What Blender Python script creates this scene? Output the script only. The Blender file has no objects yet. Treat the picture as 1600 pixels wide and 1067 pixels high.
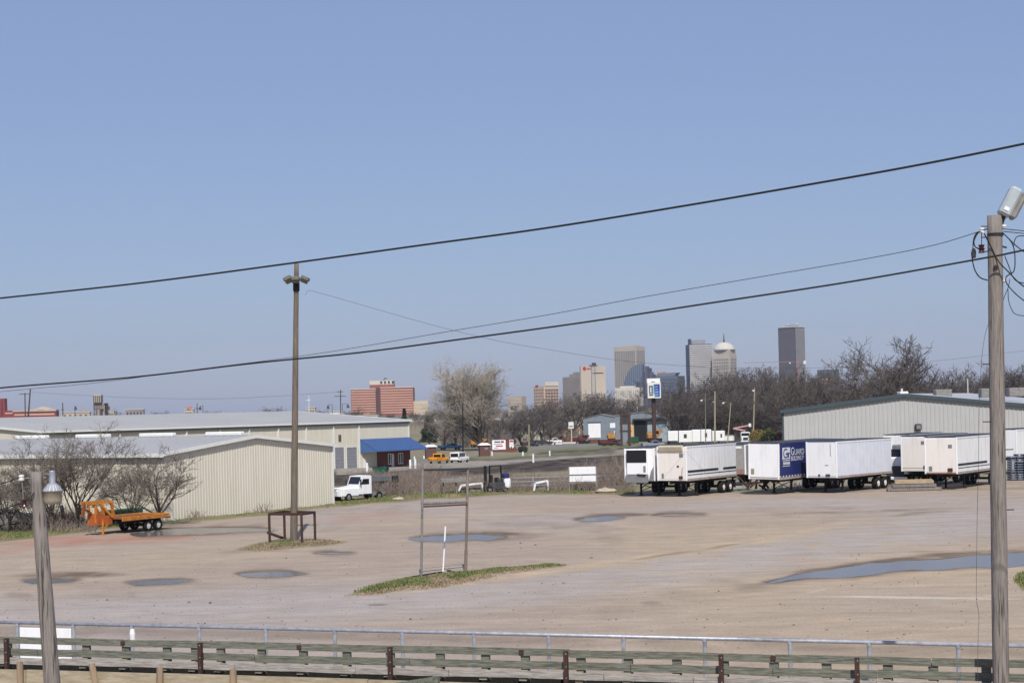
import bpy, math, random
from mathutils import Vector, Matrix, noise
R = math.radians
rnd = random.Random(7)
S = bpy.context.scene
COL = S.collection
# ------------------------------------------------------------------ camera model
F = 2700.0; EYE = 7.2; ROLL = R(1.4); CR = math.cos(ROLL); SR = math.sin(ROLL)
def lev(x, y):
    dx = x-800; dy = y-533.5
    return dx*CR-dy*SR, dx*SR+dy*CR-105
TB = [(-4000, 0), (145, 0), (262, -1.44), (340, -3), (450, -3), (600, -4.8), (700, -4.5), (900, 1.5), (1200, 3), (30000, 3)]
def zt(Y):
    if Y <= TB[0][0]: return 0.0
    for (a, za), (b, zb) in zip(TB, TB[1:]):
        if Y <= b: return za+(zb-za)*(Y-a)/(b-a)
    return 3.0
def pix(x, y, Y):                       # point seen at photo pixel (x, y) at depth Y
    u, v = lev(x, y)
    return Vector((u/F*Y, Y, EYE-v/F*Y))
def gnd(x, y, dz=0.0):                  # ground point at photo pixel
    u, v = lev(x, y)
    Y = 20.0
    while Y < 6000:
        if EYE-v/F*Y <= zt(Y)+dz: break
        Y *= 1.01
    lo, hi = Y/1.01, Y
    for _ in range(30):
        m = (lo+hi)/2
        if EYE-v/F*m <= zt(m)+dz: hi = m
        else: lo = m
    return Vector((u/F*hi, hi, zt(hi)+dz))
def at(x, Y, y=660):                    # ground point in a pixel column at depth Y
    u, v = lev(x, y)
    return Vector((u/F*Y, Y, zt(Y)))
def topx(X, Y, Z):                      # world -> photo pixel
    u = X/Y*F; v = (EYE-Z)/Y*F+105
    return 800+u*CR+v*SR, 533.5-u*SR+v*CR
def onplane(x, y, P, d):                # ray through pixel meets the vertical plane through P with plan direction d
    u, v = lev(x, y); a = u/F
    Y = (P[0]*d[1]-P[1]*d[0])/(a*d[1]-d[0])
    return Vector((a*Y, Y, EYE-v/F*Y))
# ------------------------------------------------------------------ materials
def lin(c):
    return tuple(((v/255)/12.92 if v/255 <= .04045 else ((v/255+.055)/1.055)**2.4) for v in c)
MATS = {}
def mat(name, c, rough=.7, metal=0, var=.12, sc=3.0, bump=0.0, c2=None, stretch=(1, 1, 1), spec=.4, detail=5, mix2=.5, contrast=.2, crack=0):
    if name in MATS: return MATS[name]
    m = bpy.data.materials.new(name); m.use_nodes = True
    nt = m.node_tree; n = nt.nodes; l = nt.links
    b = n['Principled BSDF']; b.inputs['Roughness'].default_value = rough; b.inputs['Metallic'].default_value = metal
    b.inputs['Specular IOR Level'].default_value = spec
    A = lin(c)
    B = lin(c2) if c2 else tuple(v*(1-var*2) for v in A)
    tc = n.new('ShaderNodeTexCoord'); mp = n.new('ShaderNodeMapping'); mp.inputs['Scale'].default_value = stretch
    l.new(tc.outputs['Object'], mp.inputs['Vector'])
    nz = n.new('ShaderNodeTexNoise'); nz.inputs['Scale'].default_value = sc; nz.inputs['Detail'].default_value = detail
    nz.inputs['Roughness'].default_value = .65
    l.new(mp.outputs[0], nz.inputs['Vector'])
    rp = n.new('ShaderNodeValToRGB'); rp.color_ramp.elements[0].position = mix2-contrast; rp.color_ramp.elements[1].position = mix2+contrast
    rp.color_ramp.elements[0].color = (*B, 1); rp.color_ramp.elements[1].color = (*A, 1)
    l.new(nz.outputs['Fac'], rp.inputs[0]); l.new(rp.outputs[0], b.inputs['Base Color'])
    if crack:
        m2 = n.new('ShaderNodeMapping'); m2.inputs['Scale'].default_value = (crack, crack, crack*.035); l.new(tc.outputs['Object'], m2.inputs['Vector'])
        z2 = n.new('ShaderNodeTexNoise'); z2.inputs['Scale'].default_value = 1; z2.inputs['Detail'].default_value = 3; l.new(m2.outputs[0], z2.inputs['Vector'])
        r2 = n.new('ShaderNodeValToRGB'); r2.color_ramp.elements[0].position = .36; r2.color_ramp.elements[1].position = .42; r2.color_ramp.elements[0].color = (.3, .28, .26, 1); r2.color_ramp.elements[1].color = (1, 1, 1, 1)
        l.new(z2.outputs['Fac'], r2.inputs[0]); mx = n.new('ShaderNodeMix'); mx.data_type = 'RGBA'; mx.blend_type = 'MULTIPLY'; mx.inputs[0].default_value = 1
        l.new(rp.outputs[0], mx.inputs[6]); l.new(r2.outputs[0], mx.inputs[7]); l.new(mx.outputs[2], b.inputs['Base Color'])
    if bump:
        bp = n.new('ShaderNodeBump'); bp.inputs['Strength'].default_value = bump; bp.inputs['Distance'].default_value = .02
        l.new(nz.outputs['Fac'], bp.inputs['Height']); l.new(bp.outputs[0], b.inputs['Normal'])
    MATS[name] = m; return m
# ------------------------------------------------------------------ mesh builder
class M:
    def __init__(s): s.v = []; s.f = []
    def add(s, vs, fs, T=None):
        o = len(s.v)
        s.v += [tuple(T @ Vector(p)) if T else tuple(p) for p in vs]
        s.f += [tuple(i+o for i in f) for f in fs]; return s
    def b(s, x0, x1, y0, y1, z0, z1, T=None):
        return s.add([(x0, y0, z0), (x1, y0, z0), (x1, y1, z0), (x0, y1, z0), (x0, y0, z1), (x1, y0, z1), (x1, y1, z1), (x0, y1, z1)],
                     [(3, 2, 1, 0), (4, 5, 6, 7), (0, 1, 5, 4), (1, 2, 6, 5), (2, 3, 7, 6), (3, 0, 4, 7)], T)
    def cb(s, x0, x1, y0, y1, z0, z1, c=.05):          # box with chamfered edges
        vs = []; 
        for sx in (0, 1):
            for sy in (0, 1):
                for sz in (0, 1):
                    X = (x0, x1)[sx]; Y = (y0, y1)[sy]; Z = (z0, z1)[sz]; a = c*(1-2*sx); bb = c*(1-2*sy); d = c*(1-2*sz)
                    vs += [(X, Y+bb, Z+d), (X+a, Y, Z+d), (X+a, Y+bb, Z)]
        import itertools
        def ix(sx, sy, sz, k): return (sx*4+sy*2+sz)*3+k
        fs = []
        for sx in (0, 1): fs.append([ix(sx, 0, 0, 0), ix(sx, 1, 0, 0), ix(sx, 1, 1, 0), ix(sx, 0, 1, 0)])
        for sy in (0, 1): fs.append([ix(0, sy, 0, 1), ix(1, sy, 0, 1), ix(1, sy, 1, 1), ix(0, sy, 1, 1)])
        for sz in (0, 1): fs.append([ix(0, 0, sz, 2), ix(1, 0, sz, 2), ix(1, 1, sz, 2), ix(0, 1, sz, 2)])
        for sy in (0, 1):
            for sz in (0, 1): fs.append([ix(0, sy, sz, 1), ix(1, sy, sz, 1), ix(1, sy, sz, 2), ix(0, sy, sz, 2)])
        for sx in (0, 1):
            for sz in (0, 1): fs.append([ix(sx, 0, sz, 0), ix(sx, 1, sz, 0), ix(sx, 1, sz, 2), ix(sx, 0, sz, 2)])
        for sx in (0, 1):
            for sy in (0, 1): fs.append([ix(sx, sy, 0, 0), ix(sx, sy, 1, 0), ix(sx, sy, 1, 1), ix(sx, sy, 0, 1)])
        for a in itertools.product((0, 1), repeat=3): fs.append([ix(*a, 0), ix(*a, 1), ix(*a, 2)])
        ctr = Vector(((x0+x1)/2, (y0+y1)/2, (z0+z1)/2)); out = []
        for f in fs:
            p = [Vector(vs[i]) for i in f]; nn = (p[1]-p[0]).cross(p[2]-p[0]); cc = sum(p, Vector())/len(p)
            out.append(tuple(f) if nn.dot(cc-ctr) > 0 else tuple(reversed(f)))
        return s.add(vs, out)
    def tube(s, pts, r, n=8, caps=True):
        pts = [Vector(p) for p in pts]; rs = r if isinstance(r, (list, tuple)) else [r]*len(pts)
        o = len(s.v); up = None
        for i, p in enumerate(pts):
            d = (pts[min(i+1, len(pts)-1)]-pts[max(i-1, 0)]).normalized()
            if up is None: up = Vector((0, 0, 1)) if abs(d.z) < .9 else Vector((1, 0, 0))
            a = d.cross(up).normalized(); b = d.cross(a)
            for k in range(n):
                t = 2*math.pi*k/n; q = p+(a*math.cos(t)+b*math.sin(t))*rs[i]; s.v.append(tuple(q))
        for i in range(len(pts)-1):
            for k in range(n):
                a = o+i*n+k; b = o+i*n+(k+1) % n; s.f.append((a, b, b+n, a+n))
        if caps and n > 3:
            s.f.append(tuple(o+k for k in range(n-1, -1, -1))); e = o+(len(pts)-1)*n; s.f.append(tuple(e+k for k in range(n)))
        return s
    def beam(s, p0, p1, w, h, up=(0, 0, 1)):           # rectangular bar
        p0 = Vector(p0); p1 = Vector(p1); d = (p1-p0).normalized(); u = Vector(up)
        a = d.cross(u).normalized()*(w/2); b = a.cross(d).normalized()*(h/2)
        vs = [p0-a-b, p0+a-b, p0+a+b, p0-a+b, p1-a-b, p1+a-b, p1+a+b, p1-a+b]
        return s.add(vs, [(0, 1, 2, 3), (7, 6, 5, 4), (0, 4, 5, 1), (1, 5, 6, 2), (2, 6, 7, 3), (3, 7, 4, 0)])
    def prism(s, poly, a, b, ax='y'):                  # 2-D outline extruded along an axis
        def q(u, v, w): return {'y': (u, w, v), 'x': (w, u, v), 'z': (u, v, w)}[ax]
        n = len(poly); vs = [q(u, v, a) for u, v in poly]+[q(u, v, b) for u, v in poly]
        fs = [tuple(range(n)), tuple(range(2*n-1, n-1, -1))]+[(i+n, (i+1) % n+n, (i+1) % n, i) for i in range(n)]
        return s.add(vs, fs)
    def lathe(s, prof, n=16, T=None):
        vs = [(r*math.cos(2*math.pi*k/n), r*math.sin(2*math.pi*k/n), z) for r, z in prof for k in range(n)]
        fs = [(i*n+k, i*n+(k+1) % n, (i+1)*n+(k+1) % n, (i+1)*n+k) for i in range(len(prof)-1) for k in range(n)]
        return s.add(vs, fs, T)
    def mesh(s, name, mt, smooth=False):
        me = bpy.data.meshes.new(name); me.from_pydata(s.v, [], s.f); me.update()
        if mt: me.materials.append(mt)
        if smooth:
            for p in me.polygons: p.use_smooth = True
        return me
    def build(s, name, mt, parent=None, smooth=False, loc=None, fix=True):
        me = s.mesh(name, mt, smooth)
        if fix and len(s.f) < 3000:
            import bmesh
            bm = bmesh.new(); bm.from_mesh(me); bmesh.ops.recalc_face_normals(bm, faces=bm.faces); bm.to_mesh(me); bm.free()
        o = bpy.data.objects.new(name, me); COL.objects.link(o)
        if parent: o.parent = parent
        if loc is not None: o.location = loc
        return o
def tag(o, label=None, cat=None, group=None, kind=None):
    if label: o['label'] = label
    if cat: o['category'] = cat
    if group: o['group'] = group
    if kind: o['kind'] = kind
    return o
def T(name, label, cat, loc, rz=0, group=None):
    o = bpy.data.objects.new(name, None); COL.objects.link(o); o.location = loc; o.rotation_euler = (0, 0, rz); o.empty_display_size = .3
    return tag(o, label, cat, group)
def copy_tree(o, parent=None):
    c = o.copy(); COL.objects.link(c)
    if parent: c.parent = parent
    for ch in [k for k in bpy.data.objects if k.parent == o]: copy_tree(ch, c)
    return c
def head(az): return math.pi/2-R(az)                   # local +x points to compass az (clockwise from +Y)
def text(s, size, mt, parent, M4, name='lettering', extr=.004, sx=1.0):
    cu = bpy.data.curves.new('t', 'FONT'); cu.body = s; cu.size = size; cu.extrude = extr; cu.align_x = 'LEFT'; cu.offset = .006*size
    to = bpy.data.objects.new('t', cu); COL.objects.link(to)
    bpy.context.view_layer.update()
    me = bpy.data.meshes.new_from_object(to); bpy.data.objects.remove(to)
    me.transform(M4 @ Matrix.Diagonal((sx, 1, 1, 1))); me.materials.clear(); me.materials.append(mt)
    o = bpy.data.objects.new(name, me); COL.objects.link(o); o.parent = parent; return o
# ------------------------------------------------------------------ palette
m_wood = mat('weathered_pole_wood', (152, 144, 136), .9, var=.25, sc=9, bump=.8, c2=(92, 87, 83), stretch=(3, 3, .25), contrast=.28, crack=26)
m_board = mat('weathered_board', (136, 135, 122), .9, sc=4, bump=.8, c2=(64, 69, 59), stretch=(.8, 3, 7), contrast=.24)
m_board2 = mat('whitish_board', (186, 180, 172), .9, sc=6, bump=.5, c2=(120, 112, 104), stretch=(.5, 3, 6), contrast=.2)
m_curb = mat('pale_plank', (176, 164, 140), .9, sc=4, bump=.4, c2=(140, 128, 106), stretch=(.6, 3, 4))
m_rust = mat('rusty_steel', (82, 56, 48), .9, sc=12, c2=(48, 34, 30), bump=.3)
m_galv = mat('galvanised_pipe', (182, 184, 190), .45, .3, sc=6, c2=(140, 145, 155))
m_dgalv = mat('dull_galvanised', (150, 148, 144), .6, .2, sc=5, c2=(110, 106, 100))
m_white = mat('white_paint', (234, 234, 234), .5, sc=2.0, c2=(216, 215, 212), stretch=(1.4, 1.4, .2), contrast=.14, mix2=.36)
m_whiteD = mat('dirty_white_paint', (230, 230, 228), .55, sc=2.2, c2=(204, 202, 197), stretch=(1.4, 1.4, .14), contrast=.16, mix2=.36)
m_cream = mat('cream_paint', (228, 222, 214), .55, sc=2.2, c2=(208, 198, 186), stretch=(1.4, 1.4, .16), contrast=.14, mix2=.34)
m_siding = mat('beige_metal_siding', (212, 206, 190), .5, sc=1.4, c2=(202, 196, 178), stretch=(1, 1, .12))
m_trim = mat('white_metal_trim', (226, 226, 220), .5, sc=2, var=.05)
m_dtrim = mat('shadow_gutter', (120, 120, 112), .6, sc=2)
m_roofm = mat('galvalume_roof', (178, 178, 178), .6, .0, sc=.12, c2=(168, 168, 170), stretch=(1, 1, 1), contrast=.3)
m_gsiding = mat('grey_metal_siding', (178, 177, 175), .55, sc=.6, c2=(172, 171, 169))
m_teal = mat('dark_slate_trim', (64, 78, 86), .6)
m_grey = mat('grey_steel', (128, 130, 132), .6)
m_dgrey = mat('dark_grey_paint', (62, 64, 68), .6)
m_rolldoor = mat('grey_rolling_door', (140, 140, 146), .6, sc=2)
m_black = mat('black_rubber', (26, 26, 27), .8, var=.1)
m_under = mat('dark_underframe', (48, 42, 40), .8, c2=(30, 28, 28))
m_glass = mat('dark_glass', (30, 34, 40), .12, spec=.8, var=.05)
m_blue = mat('blue_paint', (34, 44, 104), .6, sc=1.5, c2=(28, 38, 88))
m_awn = mat('blue_awning_metal', (62, 90, 138), .6, sc=3, c2=(72, 102, 150))
m_brick = mat('red_brick', (128, 78, 66), .85, sc=14, c2=(98, 58, 50))
m_brickd = mat('brown_brick', (112, 80, 72), .85, sc=10, c2=(84, 60, 56))
m_yellow = mat('orange_yellow_paint', (206, 134, 46), .6, sc=4, c2=(146, 88, 40), contrast=.18)
m_ytruck = mat('bright_yellow_paint', (236, 158, 26), .35, sc=1, c2=(222, 146, 22))
m_lblue = mat('faded_blue_paint', (108, 148, 178), .5, sc=1, c2=(92, 130, 160))
m_silver = mat('silver_paint', (150, 156, 168), .35, .2, sc=1, var=.05)
m_deck = mat('rusty_deck', (140, 84, 48), .9, sc=3, c2=(104, 66, 42))
m_insul = mat('white_porcelain', (222, 222, 218), .3, sc=3, var=.03)
m_insulr = mat('brown_porcelain', (70, 32, 32), .3, sc=3)
m_wire = mat('black_cable', (24, 24, 26), .6, sc=3)
m_wireg = mat('grey_wire', (70, 72, 76), .6, sc=3)
m_bark = mat('bare_bark', (98, 89, 82), .95, sc=4, c2=(66, 58, 53), stretch=(2, 2, .5))
m_twig = mat('bare_twigs', (126, 117, 108), .95, sc=1, c2=(98, 89, 81))
m_bark2 = mat('pale_bark', (150, 143, 132), .95, sc=3, c2=(112, 104, 96))
m_twig2 = mat('pale_twigs', (172, 163, 150), .95, sc=.6, c2=(146, 136, 122))
m_bark3 = mat('dark_bark', (88, 80, 76), .95, sc=3, c2=(58, 52, 49))
m_twig3 = mat('dark_twigs', (108, 100, 95), .95, sc=.12, c2=(76, 69, 65))
m_pine = mat('evergreen', (58, 70, 46), .9, sc=1, c2=(38, 48, 34))
m_grass = mat('green_grass', (104, 116, 66), .9, sc=1.2, c2=(134, 128, 84), contrast=.2, mix2=.42)
m_dry = mat('dry_grass', (168, 150, 122), .95, sc=.5, c2=(132, 114, 94), contrast=.25)
m_drybr = mat('dry_brush_stems', (146, 132, 120), .95, sc=.4, c2=(106, 94, 86), contrast=.25)
m_green = mat('dark_green_paint', (30, 92, 66), .5, sc=2, c2=(24, 72, 52))
m_maroon = mat('maroon_paint', (98, 44, 44), .6, sc=3)
m_tan = mat('tan_paint', (214, 176, 122), .7, sc=1, c2=(200, 162, 108))
# ------------------------------------------------------------------ ground
def pt_poly(x, y, poly):
    ins = False; d = 1e9; n = len(poly)
    for i in range(n):
        x1, y1 = poly[i]; x2, y2 = poly[(i+1) % n]
        if (y1 > y) != (y2 > y) and x < (x2-x1)*(y-y1)/(y2-y1)+x1: ins = not ins
        ex, ey = x2-x1, y2-y1; L = ex*ex+ey*ey or 1e-9
        t = max(0, min(1, ((x-x1)*ex+(y-y1)*ey)/L)); q = math.hypot(x-x1-t*ex, y-y1-t*ey)
        if q < d: d = q
    return -d if ins else d
def pt_line(x, y, pl):
    d = 1e9
    for (x1, y1), (x2, y2) in zip(pl, pl[1:]):
        ex, ey = x2-x1, y2-y1; L = ex*ex+ey*ey or 1e-9
        t = max(0, min(1, ((x-x1)*ex+(y-y1)*ey)/L)); q = math.hypot(x-x1-t*ex, y-y1-t*ey)
        if q < d: d = q
    return d
PUD = [
 ('long blue rainwater puddle across the lot at the right, running behind the tall wooden pole', [(1196, 909), (1240, 898), (1300, 889), (1340, 884), (1370, 879), (1450, 875), (1530, 868), (1600, 863), (1680, 860), (1680, 876), (1600, 883), (1560, 888), (1520, 886), (1470, 890), (1400, 892), (1330, 902), (1260, 903), (1215, 910)]),
 ('shallow rainwater puddle near the far edge of the lot, in front of the white reefer trailer', [(905, 812), (930, 808), (955, 806), (974, 809), (950, 813), (920, 814)]),
 ('thin pale streak of rainwater below the striped white trailer', [(1022, 804.6), (1060, 803.2), (1098, 803.8), (1075, 804.9), (1050, 805.2)]),
 ('rainwater puddle behind the empty pipe sign frame', [(640, 842), (690, 837), (740, 835), (770, 837), (788, 839), (760, 844), (735, 843), (700, 846), (655, 845)]),
 ('long narrow rainwater puddle beside the orange flatbed trailer', [(205, 833), (260, 827), (330, 824.5), (420, 825.5), (428, 829), (380, 831), (330, 834), (250, 837), (215, 838)]),
 ('small rainwater puddle below the caged light pole, nearer the rail', [(370, 897), (400, 894.5), (440, 893.5), (478, 896), (450, 900), (420, 901), (390, 901)]),
 ('small lens shaped puddle between the leaning pole and the caged light pole', [(202, 910), (240, 906.5), (280, 905), (296, 907.5), (265, 912), (215, 914)]),
 ('narrow puddle just behind the leaning wooden pole', [(38, 907), (75, 905), (120, 905.5), (105, 909), (50, 911)]),
 ('sliver of rainwater in a rut right of the caged light pole', [(492, 864), (520, 863), (545, 864), (520, 865.6)]),
]
EDGE = [(-400, 885), (0, 843), (100, 831), (250, 815), (400, 803), (520, 789), (660, 779), (800, 771), (990, 771.5), (1250, 771), (1600, 766), (2000, 762)]
def edge_y(x):
    for (a, ya), (b, yb) in zip(EDGE, EDGE[1:]):
        if x <= b: return ya+(yb-ya)*(x-a)/(b-a)
    return EDGE[-1][1]
L = lin
C_lot = L((162, 146, 130)); C_lane = L((166, 157, 150)); C_tan = L((180, 160, 132)); C_mud = L((92, 76, 62)); C_red = L((168, 128, 108)); C_wet = L((124, 109, 94))
C_field = L((134, 124, 100)); C_soil = L((66, 56, 49)); C_green = L((104, 112, 68)); C_gravel = L((156, 147, 134)); C_asph = L((124, 120, 116)); C_far = L((118, 111, 97)); C_pale = L((196, 188, 172))
def lp(a, b, t): return tuple(a[i]+(b[i]-a[i])*t for i in range(3))
def ss(e0, e1, x):
    t = max(0, min(1, (x-e0)/(e1-e0))); return t*t*(3-2*t)
STROKES = [  # polyline in photo space, half width, colour, strength, softness
 ([(-100, 953), (200, 955), (600, 944), (800, 925), (1050, 893), (1300, 850), (1700, 790)], 14, C_lane, .7, 26),
 ([(560, 938), (700, 915), (860, 893), (960, 879), (1060, 862), (1200, 842), (1330, 815), (1420, 800)], 3.0, C_tan, .95, 4),
 ([(960, 879), (1100, 858), (1200, 842)], 1.0, C_wet, .6, 2),
 ([(1050, 934), (1150, 925), (1200, 914), (1290, 893), (1420, 874), (1600, 856)], 5, C_wet, .45, 7),
 ([(1200, 914), (1330, 906), (1500, 893), (1650, 884)], 3, C_tan, .7, 5),
 ([(1195, 897), (1290, 888), (1420, 871), (1620, 856)], 1.6, C_mud, .7, 3),
 ([(-50, 855), (60, 846), (140, 843), (240, 838), (330, 830), (420, 822)], 6, C_red, .9, 7),
 ([(-50, 868), (60, 856)], 3, C_red, .6, 4),
 ([(480, 815), (560, 808), (660, 800)], 4, C_red, .35, 6),
 ([(620, 841), (680, 834), (760, 833), (870, 836)], 2.2, C_mud, .8, 3),
 ([(760, 843), (850, 838)], 1.2, C_mud, .6, 3),
 ([(890, 810), (940, 805), (1000, 804), (1100, 803)], 1.4, C_mud, .75, 3),
 ([(0, 899), (60, 898), (130, 897), (210, 897)], 3.0, C_mud, .75, 4),
 ([(30, 910), (110, 906)], 3, C_wet, .7, 3),
 ([(360, 895), (480, 893)], 2.0, C_mud, .7, 3),
 ([(190, 911), (300, 905)], 3.0, C_wet, .8, 3),
 ([(470, 862), (560, 863)], 1.6, C_mud, .7, 2),
 ([(200, 833), (430, 824)], 3.4, C_wet, .6, 4),
 ([(200, 927), (210, 930)], 3, C_wet, .5, 4),
 ([(0, 928), (60, 931)], 3, C_wet, .5, 4),
 ([(-100, 985), (400, 990), (800, 1000), (1300, 1012), (1700, 1022)], 5, C_wet, .5, 8),
 ([(1240, 965), (1340, 966)], 2, C_tan, .5, 4),
 ([(1000, 942), (1035, 942)], 2, C_mud, .3, 3),
 ([(570, 945), (610, 944)], .8, C_mud, .7, 1.5),
 ([(1240, 930), (1640, 936.5)], .7, C_pale, 1, 1.4),
 ([(1240, 930), (1300, 917)], .5, C_pale, .5, 1.4),
 ([(1180, 803), (1320, 800), (1550, 792)], .6, C_wet, .7, 2),
 ([(1380, 808), (1450, 800), (1500, 797)], .8, C_field, .8, 2),
 ([(900, 800), (1200, 786), (1600, 778)], 4, C_lane, .5, 8),
 ([(530, 822), (700, 812), (900, 795)], 5, C_tan, .3, 9),
]
FIELD = [   # y bands beyond the lot, photo space
 ([(440, 752), (560, 746), (640, 740), (800, 731), (1000, 718)], 9, C_soil, 1.1, 3),
 ([(640, 753), (800, 745), (1000, 738)], 5, C_field, .9, 3),
 ([(700, 758), (850, 750), (990, 745)], 2.5, C_soil, .75, 2.5),
 ([(530, 736), (640, 729), (740, 724), (830, 716), (1000, 703)], 4.0, C_gravel, .95, 2.0),
 ([(700, 718), (780, 717), (960, 706)], 1.5, C_soil, .8, 1.5),
 ([(690, 715), (830, 713), (990, 706)], 1.6, C_green, .5, 1.5),
 ([(640, 721), (700, 721)], 2, C_asph, .8, 2),
 ([(820, 704), (1000, 695)], 1.4, C_green, .9, 1.4),
 ([(745, 703), (830, 700), (980, 690)], 3.0, C_asph, .95, 1.5),
 ([(840, 708), (1000, 700)], 1.6, C_soil, .8, 1.5),
 ([(1000, 700), (1200, 695)], 4, C_green, .6, 4),
 ([(1030, 698), (1240, 694)], 2.0, C_green, .8, 2),
 ([(630, 693), (760, 693)], 8, C_field, .6, 6),
 ([(800, 690), (900, 684), (1000, 680)], 4, C_gravel, .5, 4),
 ([(980, 763), (1260, 764)], 3, C_green, .45, 3),
 ([(1140, 757), (1200, 757), (1260, 757)], 4, C_pale, .5, 4),
 ([(1370, 760), (1620, 754)], 6, C_lot, .9, 3),
 ([(520, 770), (560, 765)], 6, C_gravel, .6, 5),
]
GPOLY = [([(-300, 880), (0, 846), (100, 834), (250, 818), (400, 806), (520, 791), (660, 780), (800, 772), (990, 772), (990, 764), (800, 766), (660, 770), (520, 780), (400, 792), (250, 805), (0, 822), (-300, 850)], 1.0),
         ([(540, 931), (580, 919), (640, 905), (700, 896), (780, 887), (860, 882), (885, 883), (800, 892), (740, 900), (700, 913), (640, 918), (590, 927)], 1.0),
         ([(368, 858), (400, 848), (450, 842), (500, 843), (540, 847), (500, 852), (440, 858), (400, 861)], 1.0),
         ([(1590, 895), (1640, 890), (1700, 905), (1640, 925), (1595, 922)], .8)]
BX = {}
def box_of(pl):
    k = id(pl)
    if k not in BX: BX[k] = (min(x for x, y in pl), max(x for x, y in pl), min(y for x, y in pl), max(y for x, y in pl))
    return BX[k]
def ground_colour(X, Y):
    if Y < 25: return C_lot
    px, py = topx(X, Y, zt(Y))
    n1 = noise.noise(Vector((X*.12, Y*.05, 0))); n2 = noise.noise(Vector((X*.5, Y*.22, 3)))
    n3 = noise.noise(Vector((X*.04+5, Y*.02, 9))); n4 = noise.noise(Vector((X*1.6, Y*.6, 5)))
    jx = n2*5; jy = n1*2.2+n2*1.4
    if px < -500 or px > 2100: return C_lot if Y < 150 else C_field
    e = edge_y(px)
    if py > e-1:
        c = lp(C_lot, C_tan, ss(-.1, .6, n3+n1*.4)*.5)
        c = lp(c, C_lane, ss(0, .7, n1-n3)*.5)
        c = lp(c, C_wet, ss(.12, .6, n1*.7+n2*.5)*.35)
        tr_ = abs(math.sin((py-930+(px-900)*.105+6*n3)*.55+n1*2)); c = lp(c, C_tan if n3 > 0 else C_wet, (1-ss(0, .3, tr_))*.22*ss(-.2, .3, n1+n3))
        for pl, w, col, st, so in STROKES:
            b_ = box_of(pl)
            if px < b_[0]-w-so-8 or px > b_[1]+w+so+8 or py < b_[2]-w-so-6 or py > b_[3]+w+so+6: continue
            d = pt_line(px+jx, py+jy*min(1, w*.4), pl)
            e = min(ss(b_[0]-2, b_[0]+(b_[1]-b_[0])*.3, px), ss(-b_[1]-2, -b_[1]+(b_[1]-b_[0])*.3, -px)) if b_[0] > 5 or b_[1] < 1595 else 1
            w2_ = w*(.15+.85*e); s2_ = so*(.3+.7*e)
            if d < w2_+s2_: c = lp(c, col, st*(1-ss(w2_*.3, w2_+s2_, d))*max(0, min(1.1, .95+.9*n2+.5*n4))*(.25+.75*e))
        for _, p in PUD:
            b_ = box_of(p)
            if px < b_[0]-18 or px > b_[1]+18 or py < b_[2]-9 or py > b_[3]+9: continue
            d = pt_poly(px+n1*10, (py+.9+n2*1.6+n4*.9)*2.4, [(qx, qy*2.4) for qx, qy in p])
            if d < 20: c = lp(c, lp(C_mud, C_wet, max(0, min(1, .45+n2*1.2))), .9*(1-ss(0, 12+16*max(-.5, n2), d)))
    else:
        f = ss(900, 1500, Y)
        c = lp(lp(C_field, C_green, ss(0, .5, n3+n1*.6)*.4), C_far, f)
        c = lp(c, C_gravel, ss(.1, .6, -n1+n2*.5)*.35)
        if py > e-11: c = lp(c, C_lot, .35)
        for pl, w, col, st, so in FIELD:
            d = pt_line(px+jx, py+jy*.5, pl)
            if d < w+so: c = lp(c, col, st*(1-ss(w, w+so, d))*(.85+.5*n2))
    for p, st in GPOLY:
        d = pt_poly(px, py+n2*1.6, p)
        if d < 4:
            g = lp(lp(C_green, C_field, .35), C_field, ss(-.2, .5, n2+n1))
            c = lp(c, g, st*(1-ss(-1.0, 2.0, d)))
            
    return c
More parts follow.
